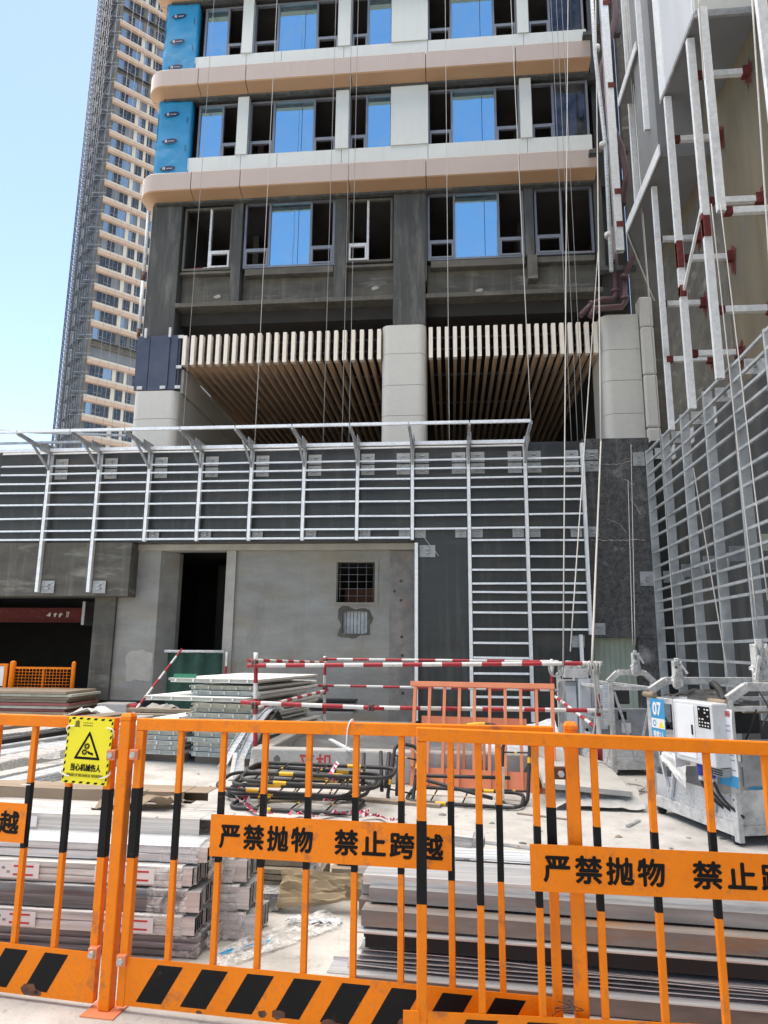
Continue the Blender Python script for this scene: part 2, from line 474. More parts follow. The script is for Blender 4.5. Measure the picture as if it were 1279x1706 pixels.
M['sidewall'] = mat('dark_glossy_wall', (0.060, 0.064, 0.064), (0.028, 0.031, 0.032), 1.4, 0.42, bump=0.15, stretch=(1, 1.6, 0.5), c3=(0.135, 0.12, 0.10), s3=0.9, t3=(0.55, 0.8))
M['sheet'] = mat('silver_cladding', (0.56, 0.585, 0.62), (0.50, 0.525, 0.56), 1, 0.4, metal=0.15, stretch=(1, 3, 0.3))
M['soffit'] = mat('grey_soffit', (0.20, 0.205, 0.215), (0.16, 0.165, 0.17), 0.9, 0.5)
M['farband'] = mat('peach_band', (0.43, 0.315, 0.245), (0.39, 0.285, 0.22), 0.5, 0.6)
M['farcream'] = mat('far_cream', (0.50, 0.475, 0.41), (0.47, 0.445, 0.385), 0.5, 0.6)
M['farwall'] = mat('far_dark_wall', (0.13, 0.125, 0.12), (0.10, 0.097, 0.093), 0.5, 0.8)
M['farsteel'] = mat('scaffold_steel', (0.13, 0.155, 0.19), (0.085, 0.10, 0.125), 0.8, 0.5, metal=0.3)
M['farside'] = mat('side_render', (0.19, 0.21, 0.235), (0.14, 0.155, 0.175), 0.3, 0.9, stretch=(1, 1, 0.4))

M['plate'] = mat('fixing_plate_steel', (0.40, 0.41, 0.41), (0.27, 0.275, 0.28), 5, 0.5, metal=0.4, bump=0.1, c3=(0.16, 0.155, 0.15), s3=4, t3=(0.56, 0.72))
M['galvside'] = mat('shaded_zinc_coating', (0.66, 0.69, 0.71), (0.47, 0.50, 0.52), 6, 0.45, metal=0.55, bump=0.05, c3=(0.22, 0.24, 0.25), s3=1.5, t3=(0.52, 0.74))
# coated reflecting glass
def glass(name, tint, rough=0.015):
    m = bpy.data.materials.new(name)
    m.use_nodes = True
    b = m.node_tree.nodes['Principled BSDF']
    b.inputs['Base Color'].default_value = _lin(tint)
    b.inputs['Metallic'].default_value = 1.0
    b.inputs['Roughness'].default_value = rough
    N, L = m.node_tree.nodes, m.node_tree.links
    geo = N.new('ShaderNodeNewGeometry')
    nz = N.new('ShaderNodeTexNoise'); nz.inputs['Scale'].default_value = 0.9; nz.inputs['Detail'].default_value = 2
    L.new(geo.outputs['Position'], nz.inputs['Vector'])
    bp = N.new('ShaderNodeBump'); bp.inputs['Strength'].default_value = 0.25; bp.inputs['Distance'].default_value = 0.03      # slight roller wave
    L.new(nz.outputs[0], bp.inputs['Height']); L.new(bp.outputs[0], b.inputs['Normal'])
    n2 = N.new('ShaderNodeTexNoise'); n2.inputs['Scale'].default_value = 2.2; n2.inputs['Detail'].default_value = 7
    L.new(geo.outputs['Position'], n2.inputs['Vector'])
    mr = N.new('ShaderNodeMapRange'); mr.inputs['From Min'].default_value = 0.35; mr.inputs['From Max'].default_value = 0.8
    mr.inputs['To Min'].default_value = 0.03; mr.inputs['To Max'].default_value = 0.16
    L.new(n2.outputs[0], mr.inputs['Value'])
    df = N.new('ShaderNodeBsdfDiffuse'); df.inputs['Color'].default_value = (0.5, 0.5, 0.48, 1)          # dust film
    ms = N.new('ShaderNodeMixShader')
    L.new(mr.outputs[0], ms.inputs[0]); L.new(b.outputs[0], ms.inputs[1]); L.new(df.outputs[0], ms.inputs[2])
    L.new(ms.outputs[0], N['Material Output'].inputs['Surface'])
    return m
M['glass'] = glass('blue_coated_glass', (0.30, 0.64, 0.84))
M['glassdark'] = glass('dim_glass', (0.035, 0.05, 0.075))
M['fglass'] = glass('far_glass', (0.36, 0.44, 0.47))
M['fglassdark'] = glass('far_dim_glass', (0.05, 0.06, 0.07))

# perforated pinkish sheet of the floor bands: fine rows of holes
def perforated():
    m = mat('perforated_pink_sheet', (0.44, 0.36, 0.325), (0.41, 0.335, 0.30), 0.7, 0.5, rvar=0.05)
    N, L = m.node_tree.nodes, m.node_tree.links
    b = N['Principled BSDF']
    src = b.inputs['Base Color'].links[0].from_socket
    geo = N.new('ShaderNodeNewGeometry')
    sep = N.new('ShaderNodeSeparateXYZ')
    L.new(geo.outputs['Position'], sep.inputs[0])
    def dots(sock, period):
        a = N.new('ShaderNodeMath'); a.operation = 'MULTIPLY'; a.inputs[1].default_value = 1 / period
        L.new(sock, a.inputs[0])
        f = N.new('ShaderNodeMath'); f.operation = 'FRACT'; L.new(a.outputs[0], f.inputs[0])
        s_ = N.new('ShaderNodeMath'); s_.operation = 'SUBTRACT'; s_.inputs[1].default_value = 0.5; L.new(f.outputs[0], s_.inputs[0])
        q = N.new('ShaderNodeMath'); q.operation = 'MULTIPLY'; L.new(s_.outputs[0], q.inputs[0]); L.new(s_.outputs[0], q.inputs[1])
        return q.outputs[0]
    add = N.new('ShaderNodeMath'); add.operation = 'ADD'
    L.new(dots(sep.outputs[0], 0.06), add.inputs[0]); L.new(dots(sep.outputs[2], 0.06), add.inputs[1])
    lt = N.new('ShaderNodeMath'); lt.operation = 'LESS_THAN'; lt.inputs[1].default_value = 0.07
    L.new(add.outputs[0], lt.inputs[0])
    fac = N.new('ShaderNodeMath'); fac.operation = 'MULTIPLY'; fac.inputs[1].default_value = 0.45
    L.new(lt.outputs[0], fac.inputs[0])
    mx = N.new('ShaderNodeMix'); mx.data_type = 'RGBA'
    L.new(fac.outputs[0], mx.inputs['Factor']); L.new(src, mx.inputs['A']); mx.inputs['B'].default_value = (0.2, 0.15, 0.13, 1)
    L.new(mx.outputs['Result'], b.inputs['Base Color'])
    return m
M['pink'] = perforated()

def grit(m, scale, amt):
    N, L = m.node_tree.nodes, m.node_tree.links
    b = N['Principled BSDF']
    src = b.inputs['Base Color'].links[0].from_socket
    geo = N.new('ShaderNodeNewGeometry')
    nz = N.new('ShaderNodeTexNoise'); nz.inputs['Scale'].default_value = scale; nz.inputs['Detail'].default_value = 6; nz.inputs['Roughness'].default_value = 0.8
    L.new(geo.outputs['Position'], nz.inputs['Vector'])
    mr = N.new('ShaderNodeMapRange'); mr.inputs['From Min'].default_value = 0.55; mr.inputs['From Max'].default_value = 0.75; mr.inputs['To Max'].default_value = amt
    L.new(nz.outputs[0], mr.inputs['Value'])
    mx = N.new('ShaderNodeMix'); mx.data_type = 'RGBA'
    L.new(mr.outputs[0], mx.inputs['Factor']); L.new(src, mx.inputs['A']); mx.inputs['B'].default_value = (0.12, 0.115, 0.105, 1)
    L.new(mx.outputs['Result'], b.inputs['Base Color'])
for k_, sc_, am_ in (('ground', 11, 0.7), ('plaster', 14, 0.35), ('orange', 26, 0.4), ('cream', 6, 0.12), ('stone', 6, 0.15), ('galv', 25, 0.35), ('panelwhite', 12, 0.3), ('ctrlbox', 18, 0.4), ('whitepaint', 20, 0.4)):
    grit(M[k_], sc_, am_)

def streaks(m, col, amt, sc=(5, 5, 0.35), lo=0.52, hi=0.72):
    """dried water runs: a noise drawn out down the wall"""
    N, L = m.node_tree.nodes, m.node_tree.links
    b = N['Principled BSDF']
    src = b.inputs['Base Color'].links[0].from_socket
    geo = N.new('ShaderNodeNewGeometry'); mp = N.new('ShaderNodeMapping'); mp.inputs['Scale'].default_value = sc
    L.new(geo.outputs['Position'], mp.inputs['Vector'])
    nz = N.new('ShaderNodeTexNoise'); nz.inputs['Scale'].default_value = 1.0; nz.inputs['Detail'].default_value = 7; nz.inputs['Roughness'].default_value = 0.7
    L.new(mp.outputs[0], nz.inputs['Vector'])
    mr = N.new('ShaderNodeMapRange'); mr.inputs['From Min'].default_value = lo; mr.inputs['From Max'].default_value = hi; mr.inputs['To Max'].default_value = amt
    L.new(nz.outputs[0], mr.inputs['Value'])
    mx = N.new('ShaderNodeMix'); mx.data_type = 'RGBA'
    L.new(mr.outputs[0], mx.inputs['Factor']); L.new(src, mx.inputs['A']); mx.inputs['B'].default_value = (*col, 1)
    L.new(mx.outputs['Result'], b.inputs['Base Color'])
streaks(M['darkconc'], (0.16, 0.155, 0.14), 0.6)
streaks(M['beamconc'], (0.22, 0.205, 0.175), 0.5)
streaks(M['membrane'], (0.095, 0.095, 0.09), 0.45)
streaks(M['roughwall'], (0.20, 0.20, 0.195), 0.4)
streaks(M['brownwall'], (0.085, 0.075, 0.06), 0.6, (2, 2.5, 0.2))
streaks(M['sidewall'], (0.13, 0.125, 0.115), 0.5, (2, 3, 0.25))
streaks(M['plaster'], (0.16, 0.155, 0.14), 0.45, (2.2, 2, 0.5))
streaks(M['cream'], (0.40, 0.39, 0.35), 0.25, (7, 7, 0.5))
streaks(M['pink'], (0.30, 0.24, 0.20), 0.3, (7, 7, 0.6))
streaks(M['orange'], (0.34, 0.11, 0.02), 0.35, (30, 30, 2.5), 0.58, 0.75)

# thin crumpled plastic: partly see-through, shiny
def plastic(name, tint, alpha):
    m = mat(name, tint, tuple(x * 0.85 for x in tint), 9, 0.18, bump=0.6, bscale=22, rvar=0.08)
    N, L = m.node_tree.nodes, m.node_tree.links
    geo = N.new('ShaderNodeNewGeometry')
    nz = N.new('ShaderNodeTexNoise'); nz.inputs['Scale'].default_value = 11; nz.inputs['Detail'].default_value = 6; nz.inputs['Distortion'].default_value = 2.5
    L.new(geo.outputs['Position'], nz.inputs['Vector'])
    mr = N.new('ShaderNodeMapRange'); mr.inputs['From Min'].default_value = 0.40; mr.inputs['From Max'].default_value = 0.66
    mr.inputs['To Min'].default_value = alpha * 0.25; mr.inputs['To Max'].default_value = min(1.0, alpha * 1.6)
    L.new(nz.outputs[0], mr.inputs['Value']); L.new(mr.outputs[0], N['Principled BSDF'].inputs['Alpha'])
    return m
M['clearfilm'] = plastic('clear_plastic_film', (0.85, 0.86, 0.86), 0.33)
M['galvstrip'] = mat('streaked_galvanised_strip', (0.72, 0.745, 0.76), (0.46, 0.48, 0.50), 5, 0.35, metal=0.5, stretch=(0.3, 10, 10), bump=0.05, c3=(0.42, 0.44, 0.46), s3=2, t3=(0.6, 0.72))
# ================================================================== ground
g = MB()
g.poly([(-300, -120, 0), (300, -120, 0), (300, 420, 0), (-300, 420, 0)])
tag(g.build('ground', M['ground'], origin=(0, 0, 0)), kind='structure')

def wall_holes(mb, x0, x1, z0, z1, y, t, holes, mi=0):
    """a wall slab from y to y+t with rectangular openings, as butted blocks"""
    xs = sorted({x0, x1, *[h[0] for h in holes], *[h[1] for h in holes]})
    for a, b in zip(xs, xs[1:]):
        cuts = sorted([(h[2], h[3]) for h in holes if h[0] < (a + b) / 2 < h[1]])
        z = z0
        for c, d in cuts:
            if c > z:
                mb.box(a, b, y, y + t, z, c, mi)
            z = d
        if z < z1:
            mb.box(a, b, y, y + t, z, z1, mi)

# ================================================================== podium (low block in front of the tower)
pod = thing('podium_building', 'low unfinished block with dark membrane upper wall, grey cement render and a doorway', 'building', (-3, 15.6, 0))
m = MB(); m.box(-18, -0.75, 15.15, 15.60, 3.86, 6.06); m.build('upper_wall', M['membrane'], pod)
m = MB(); m.box(-18, -7.2, 15.10, 15.85, 2.64, 3.855); m.build('beam', M['beamconc'], pod, bevel=0.01)
m = MB(); m.box(-0.75, 2.9, 15.13, 15.60, 0, 6.06); m.build('membrane_wall', M['membrane'], pod)
m = MB()
m.box(2.9, 4.32, 15.10, 15.60, 1.80, 6.10)
m.box(3.85, 4.32, 15.11, 15.60, 0, 1.80)
rw = m.build('rough_wall', M['roughwall'], pod)
m = MB()
def crack(pts, w_):
    rnd_ = random.Random(len(pts))
    P = []
    for (a, b), (c, d) in zip(pts, pts[1:]):
        n_ = max(3, int(((c - a) ** 2 + (d - b) ** 2) ** 0.5 / 0.05))
        P += [(a + (c - a) * i / n_ + rnd_.uniform(-.012, .012), b + (d - b) * i / n_ + rnd_.uniform(-.018, .018)) for i in range(n_)]
    k = [w_ * rnd_.uniform(0.3, 1.3) for _ in P]
    m.grid(lambda u, v_: (P[int(round(u * (len(P) - 1)))][0] + (v_ * 0.4 * k[int(round(u * (len(P) - 1)))]), 15.096, P[int(round(u * (len(P) - 1)))][1] + v_ * k[int(round(u * (len(P) - 1)))]), len(P) - 1, 1, sm=False)
crack([(3.0, 3.86), (3.4, 3.83), (3.8, 3.85), (4.15, 3.84)], 0.016)
crack([(4.05, 4.4), (3.86, 4.75), (3.95, 5.05), (3.7, 5.2)], 0.012)
crack([(3.1, 5.55), (3.5, 5.5), (3.95, 5.56)], 0.010)
crack([(3.35, 4.3), (3.6, 4.2), (3.75, 3.95)], 0.010)
build_pieces(m, 'crack', M['plaster_light'], rw)

m = MB()
for k in range(9):
    x = 2.9 + k * 0.106
    m.box(x, x + 0.098, 15.40, 15.43, 0, 1.80)
    m.box(x + 0.098, x + 0.106, 15.415, 15.43, 0, 1.80)
m.build('sheet_metal_hoarding', M['sheetgreen'], pod)
# cement rendered wall with a barred window opening and a vent opening
m = MB()
wall_holes(m, -4.90, -0.75, 0, 3.72, 15.62, 0.22, [(-2.57, -1.70, 2.55, 3.46), (-2.42, -1.86, 1.86, 2.36)])
m.build('rendered_wall', M['plaster'], pod)
m = MB(); m.box(-1.36, -0.765, 15.585, 15.62, 0, 3.70); fs_ = m.build('formwork_strip', M['formwork'], pod)
for k, (px, py) in enumerate(((668, 968), (668, 1000), (669, 1030), (669, 1061), (670, 1092), (671, 1124), (671, 1155), (657, 985))):
    c = W(px, py, Y=15.584)
    m = MB(); m.disc(c, (0, -1, 0), 0, 0.035, 0.002, 12); m.build('tie_hole', M['rusty'] if k % 3 == 2 else M['membrane'], fs_)
m = MB(); m.box(-7.2, -0.76, 15.45, 15.84, 3.72, 3.858); m.build('lintel', M['plaster_light'], pod)
# window surround, bars and the rough edge of the vent
wnd = MB()
for a in ((-2.67, -2.57, 2.50, 3.52), (-1.70, -1.62, 2.50, 3.52)):
    wnd.box(a[0], a[1], 15.60, 15.62, a[2], a[3])
wnd.box(-2.57, -1.70, 15.60, 15.62, 3.46, 3.52)
wnd.box(-2.57, -1.70, 15.60, 15.62, 2.49, 2.55)
wo = wnd.build('window', M['plaster'], pod)
m = MB()
for x in (-2.5, -2.30, -2.10, -1.90, -1.74):
    m.tube([(x, 15.70, 2.55), (x, 15.70, 3.46)], 0.005, 5)
for z in (2.7, 2.86, 3.02, 3.18, 3.34):
    m.tube([(-2.57, 15.695, z), (-1.70, 15.695, z)], 0.005, 5)
m.build('window_bars', M['steelgrey'], wo)
m = MB(); m.box(-2.52, -1.75, 16.6, 16.7, 2.4, 2.95); m.build('stored_board', M['rustdark'], wo)
v = MB()
for i in range(26):
    a, b = 2 * math.pi * i / 26, 2 * math.pi * (i + 1) / 26
    def rim(t, k):
        jx = 1 + 0.10 * math.sin(3 * t + 1) + 0.07 * math.sin(7 * t)
        c, s_ = math.cos(t), math.sin(t)
        q = max(abs(c), abs(s_))
        sq = ((c / q) * 0.282, (s_ / q) * 0.252)
        return (-2.14 + sq[0] * k * (jx if k > 1 else 1), 15.616, 2.11 + sq[1] * k * (jx if k > 1 else 1))
    v.poly([rim(a, 1.0), rim(b, 1.0), rim(b, 1.28), rim(a, 1.28)])
vo = v.build('vent_surround', M['beamconc'], pod)
m = MB()
for k in range(7):
    m.box(-2.42 + k * 0.08, -2.42 + k * 0.08 + 0.066, 15.79, 15.81, 1.86, 2.36)
m.build('vent_louvre', M['galvdull'], vo)
# column with a splayed side, left pier, doorway jamb
m = MB()
pts = [(-7.62, 15.50), (-6.66, 15.50), (-6.40, 15.98), (-6.40, 16.2), (-7.62, 16.2)]
def vprism(mb, pts, z0, z1, mi=0):
    n = len(pts)
    P = [(x, y, z0) for x, y in pts] + [(x, y, z1) for x, y in pts]
    mb.faces(P, [(k, (k + 1) % n, n + (k + 1) % n, n + k) for k in range(n)] + [tuple(range(n - 1, -1, -1)), tuple(range(n, 2 * n))], mi)
vprism(m, pts, 0.36, 3.72)
co = m.build('column', M['plaster'], pod)
m = MB(); vprism(m, [(-8.12, 15.42), (-7.62, 15.42), (-7.62, 16.2), (-8.12, 16.2)], 0.36, 2.638); m.build('pier', M['beamconc'], pod)
m = MB(); vprism(m, [(-8.10, 15.45), (-6.70, 15.53), (-6.43, 16.0), (-6.43, 16.2), (-8.10, 16.2)], 0, 0.358); m.build('skirting', M['membrane'], pod)
m = MB()   # rough patched square on the column
pp = []
for i in range(28):
    t = 2 * math.pi * i / 28
    q = max(abs(math.cos(t)), abs(math.sin(t)))
    k = 1 + 0.06 * math.sin(5 * t) + 0.05 * math.sin(9 * t + 2)
    pp.append((-7.0 + math.cos(t) / q * 0.30 * k, 15.496, 1.12 + math.sin(t) / q * 0.33 * k))
m.poly(pp); m.build('render_patch', M['plaster_light'], co)
m = MB(); m.box(-5.12, -4.90, 15.56, 15.86, 0, 3.72); m.build('door_jamb', M['plaster_light'], pod)
# rooms behind, their shade painted in as a near-black colour
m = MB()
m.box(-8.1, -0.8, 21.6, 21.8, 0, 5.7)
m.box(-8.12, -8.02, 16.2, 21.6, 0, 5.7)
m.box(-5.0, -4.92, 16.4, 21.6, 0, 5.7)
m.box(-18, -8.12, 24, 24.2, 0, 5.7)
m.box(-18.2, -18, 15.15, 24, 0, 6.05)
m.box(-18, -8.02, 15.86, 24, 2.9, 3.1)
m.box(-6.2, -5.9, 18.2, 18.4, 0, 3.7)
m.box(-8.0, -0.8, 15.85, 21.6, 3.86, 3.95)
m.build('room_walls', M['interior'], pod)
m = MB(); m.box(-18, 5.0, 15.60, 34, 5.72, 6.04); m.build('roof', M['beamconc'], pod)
m = MB()
m.box(-18, -8.3, 17.2, 17.35, 2.16, 2.46); m.box(-18, -8.3, 17.12, 17.43, 2.46, 2.49); m.box(-18, -8.3, 17.12, 17.43, 2.13, 2.16)
so = m.build('steel_beam', M['rustprimer'], pod)
m = MB()
rnd = random.Random(2)
for k in range(4):           # four small worn white characters, no longer readable
    x = -10.32 + 0.17 * k
    for j in range(5):
        a, b = rnd.uniform(0, 0.10), rnd.uniform(-0.05, 0.05)
        if j % 2:
            m.box(x + a * 0.4, x + 0.06 + a * 0.6, 17.19, 17.198, 2.33 + b, 2.345 + b)
        else:
            m.box(x + a, x + a + 0.016, 17.185, 17.189, 2.27 + b * 0.3, 2.36 + b * 0.3)
m.build('worn_lettering', M['whitepaint'], so)
m = MB(); m.box(-9.05, -8.98, 16.6, 17.1, 2.05, 2.62); m.build('beam_stiffener', M['galvdull'], so)


# ================================================================== galvanised cladding subframe on the podium
def bracket_plate(mb, x, y, z, wd=0.30, ht=0.23):
    """slotted fixing plate with bolt heads, lying against the wall"""
    mb.box(x, x + wd, y, y + 0.012, z, z + ht, 0)
    for dx in (0.06, wd - 0.06):
        for dz in (0.055, ht - 0.055):
            mb.disc((x + dx, y, z + dz), (0, -1, 0), 0, 0.015, 0.016, 6, 1)
    mb.box(x + wd * 0.36, x + wd * 0.64, y - 0.05, y, z + ht * 0.3, z + ht * 0.42, 1)
    mb.box(x + wd * 0.36, x + wd * 0.64, y - 0.05, y, z + ht * 0.6, z + ht * 0.72, 1)

YF = 14.95
fr = thing('cladding_frame', 'long galvanised cladding grid with sloping canopy brackets along the top of the dark podium wall', 'frame', (-4, 15.0, 3.8), 'galvanised cladding grids fixed to the walls')
MX = [-9.28, -8.07, -6.86, -5.65, -4.46, -3.25, -2.04, -0.82, 0.41, 1.64, 2.87]
for i, x in enumerate(MX):
    m = MB(); m.htube((x, YF + 0.05, 2.72 if i < 2 else 3.86), (x, YF + 0.05, 5.97), 0.07, 0.10, 0.006, up=(0, -1, 0)); m.build('mullion', M['galv'], fr)
RZ = [W(780, y, Y=YF)[2] for y in (745, 767, 781.6, 797.9, 813.7, 835, 859.8, 881.8)]
edges = [-12.2, -10.49] + MX
for i in range(len(edges) - 1):
    a, b = edges[i] + 0.045, edges[i + 1] - 0.045
    for k, z in enumerate(RZ):
        if i >= 11 and k == 0:
            continue
        jit = random.uniform(-0.006, 0.006)
        m = MB(); m.angle((a, YF + 0.0, z + jit), (b, YF + 0.0, z + jit + random.uniform(-0.008, 0.008)), 0.045, 0.044, 0.005, up=(0, 0, 1)); m.build('rail', M['galv'], fr)
m = MB()
zb = W(600, 898, Y=YF)[2]
for i in range(9):
    a, b = edges[i] + 0.045, edges[i + 1] - 0.045
    m.angle((a, YF, zb), (b, YF, zb), 0.045, 0.046, 0.005)
build_pieces(m, 'bottom_rail', M['galv'], fr)
for i, x in enumerate(MX):
    for z in (5.62, 5.36):
        m = MB(); bracket_plate(m, x + 0.06, 15.085 if x > 2.8 else 15.12, z); m.build('bracket', [M['plate'], M['galvdull']], fr)
        if i > 6:
            m = MB(); bracket_plate(m, x - 0.36, 15.115, z); m.build('bracket', [M['plate'], M['galvdull']], fr)
    if i > 1:
        m = MB(); bracket_plate(m, x + 0.05, 15.085, 3.92, 0.24, 0.22); m.build('bracket', [M['plate'], M['galvdull']], fr)
        if i > 6:
            m = MB(); bracket_plate(m, x - 0.30, 15.09, 3.92, 0.24, 0.22); m.build('bracket', [M['plate'], M['galvdull']], fr)
    elif i < 2:
        m = MB(); bracket_plate(m, x + 0.06, 15.05, 2.70, 0.30, 0.28); m.build('bracket', [M['plate'], M['galvdull']], fr)
# canopy arms: a triangulated bracket leaning out from each mullion
YC, ZC = 13.66, 6.03
for i, x in enumerate(MX[:10]):
    m = MB()
    m.bar((x, 15.0, 5.95), (x, YC, ZC), 0.055, 0.075)
    m.bar((x, 14.96, 5.55), (x, 14.2, 5.97), 0.04, 0.05)
    m.bar((x + 0.05, 15.0, 6.0), (x + 0.05, 14.45, 5.99), 0.012, 0.22)
    m.bar((x, 14.93, 5.62), (x, 14.93, 6.12), 0.05, 0.05, up=(0, -1, 0))
    m.build('canopy_arm', M['galvdull'], fr)
m = MB()
for a, b in zip([-13.0] + MX[:9], MX[:10]):
    m.bar((a + 0.012, YC, ZC + 0.03), (b - 0.012, YC, ZC + 0.03), 0.06, 0.06)
build_pieces(m, 'canopy_rail', M['galv'], fr)
m = MB(); m.bar((-13, 14.86, 5.99), (1.62, 14.86, 6.00), 0.06, 0.07); m.build('top_rail', M['galv'], fr)
m = MB(); m.bar((-13, 14.35, 6.02), (-8.15, 14.35, 6.02), 0.05, 0.05); m.bar((-13, 14.0, 6.38), (-7.6, 15.2, 6.42), 0.05, 0.05); build_pieces(m, 'loose_rail', M['galvdull'], fr)

fr2 = thing('cladding_frame', 'ladder like galvanised cladding grid reaching down the dark podium wall to the orange barrier', 'frame', (1.6, 15.0, 0.1), 'galvanised cladding grids fixed to the walls')
for x, z0 in ((0.41, 0.1), (1.64, 0.1), (2.87, 1.86)):
    m = MB(); m.htube((x, YF + 0.05, z0), (x, YF + 0.05, 3.855), 0.07, 0.10, 0.006, up=(0, -1, 0)); m.build('mullion', M['galv'], fr2)
for y in (901.5, 928, 951, 974, 988, 1005, 1022, 1050, 1073, 1097.5, 1124, 1146, 1163, 1180):
    z = W(825, y, Y=YF)[2]
    m = MB(); m.angle((0.455, YF, z), (1.595, YF, z + random.uniform(-.008, .008)), 0.045, 0.044, 0.005); m.build('rail', M['galv'], fr2)
for y in (901.5, 928.5, 951, 974, 988.5, 1005, 1022, 1050.5):
    z = W(920, y, Y=YF)[2]
    m = MB(); m.angle((1.685, YF, z), (2.82, YF, z + random.uniform(-.008, .008)), 0.045, 0.044, 0.005); m.build('rail', M['galv'], fr2)
for x, z in ((2.93, 1.86), (2.5, 1.6)):
    m = MB(); bracket_plate(m, x, 15.09, z, 0.26, 0.24); m.build('bracket', [M['plate'], M['galvdull']], fr2)
m = MB(); m.htube((2.67, YF + 0.05, 1.2), (2.67, YF + 0.05, 1.86), 0.07, 0.08, 0.006, up=(0, -1, 0)); m.build('mullion', M['galv'], fr2)

m = MB(); m.htube((-0.735, 15.05, 0.08), (-0.735, 15.05, 3.80), 0.07, 0.10, 0.006, up=(0, -1, 0))
po = thing('steel_upright', 'single galvanised upright standing alone at the edge of the dark membrane wall', 'upright', (-0.735, 15.05, 0))
m.build('post', M['galv'], po)
m = MB(); bracket_plate(m, -0.67, 15.115, 3.50, 0.34, 0.26); m.build('bracket', [M['plate'], M['galvdull']], po)
# fixing plates and lone posts on the rough wall
for px, py, wd in ((1055, 752, 0.24), (1067, 952, 0.28)):
    p = W(px, py + 24, Y=15.09)
    m = MB(); bracket_plate(m, p.x, 15.085, p.z, wd, 0.30)
    tag(m.build('fixing_plate', [M['plate'], M['galvdull']]), {1055: 'small pale fixing plate near the top corner of the rough dark wall', 1067: 'pale fixing plate halfway up the corner post of the rough dark wall'}[px], 'fixing plate', 'fixing plates on the rough wall')
m = MB(); m.htube((4.27, 15.03, 1.0), (4.27, 15.03, 5.75), 0.09, 0.10, 0.006, up=(0, -1, 0))
tag(m.build('corner_post', M['galv']), 'tall galvanised corner post where the rough dark wall meets the side grid', 'post')
m = MB(); m.bar((-0.62, 15.0, 3.98), (-0.25, 14.95, 3.5), 0.012, 0.012)
tag(m.build('loose_rod', M['galvdull']), 'thin loose steel rod hanging slanted below the grid on the dark wall', 'rod')
# ================================================================== main tower
tw = thing('tower_building', 'tall tower under construction with cream panels, pink floor bands and blue reflecting windows', 'building', (-2.4, 19, 6))
YT = 19.0
FZ = 3.75
def colum(mb, x0, x1, y0, y1, z0, z1):
    mb.box(x0, x1, y0, y1, z0, z1)
# raw concrete frame of the lowest visible storey
m = MB(); m.box(-9.25, -8.28, 19.0, 20.2, 8.9, 15.3); m.build('column', M['darkconc'], tw, bevel=0.02)
m = MB(); m.box(-1.62, -0.66, 18.98, 20.0, 10.68, 15.3); m.build('column', M['darkconc'], tw, bevel=0.02)
m = MB(); m.box(-0.78, -0.62, 19.0, 19.3, 12.25, 15.3); m.build('pier', M['darkconc'], tw)
for a, b in ((-6.62, -6.32), (-3.42, -3.08)):
    m = MB(); m.box(a, b, 19.02, 19.35, 11.82, 15.3); m.build('pier', M['darkconc'], tw, bevel=0.01)
m = MB(); m.box(2.30, 2.56, 19.02, 19.35, 12.95, 15.3); m.build('pier', M['darkconc'], tw, bevel=0.01)
m = MB(); m.box(2.34, 2.62, 19.0, 19.4, 12.2, 12.948); m.build('corbel', M['beamconc'], tw, bevel=0.01)
m = MB(); m.box(4.34, 4.56, 19.02, 19.35, 12.4, 15.3); m.build('pier', M['darkconc'], tw)
# spandrel beams, recessed, with the lip below and a broken sill above
for a, b in ((-8.28, -6.62), (-6.32, -3.42), (-3.08, -1.62), (-0.62, 4.34)):
    m = MB(); m.box(a, b, 19.36, 19.70, 11.84, 12.96)
    if a in (-6.32, -0.62):
        m.box(a + 0.12, b - 0.03 if a < -1 else 2.28, 19.10, 19.36, 12.72, 12.94)
        if a > -1:
            m.box(2.62, 4.3, 19.12, 19.36, 12.76, 12.94)
    else:
        m.box(a, b, 19.14, 19.36, 12.86, 12.95)
    m.build('spandrel_beam', M['beamconc'], tw, bevel=0.012)
m = MB(); m.box(-8.30, -1.62, 19.0, 19.72, 11.70, 11.838); m.box(-0.66, 4.45, 19.0, 19.72, 11.70, 11.838); m.build('beam_lip', M['beamconc'], tw, bevel=0.015)
# plaster dabs on the beams
for px, py in ((362, 494), (624, 480), (798, 484)):
    p = W(px, py, Y=19.355)
    m = MB()
    pts = []
    for i in range(14):
        t = 2 * math.pi * i / 14
        pts.append((p.x + 0.11 * math.cos(t) * (1 + 0.2 * math.sin(3 * t + px)), 19.352, p.z + 0.06 * math.sin(t) * (1 + 0.3 * math.sin(2 * t))))
    m.poly(pts); m.build('plaster_dab', M['plaster_light'], tw)

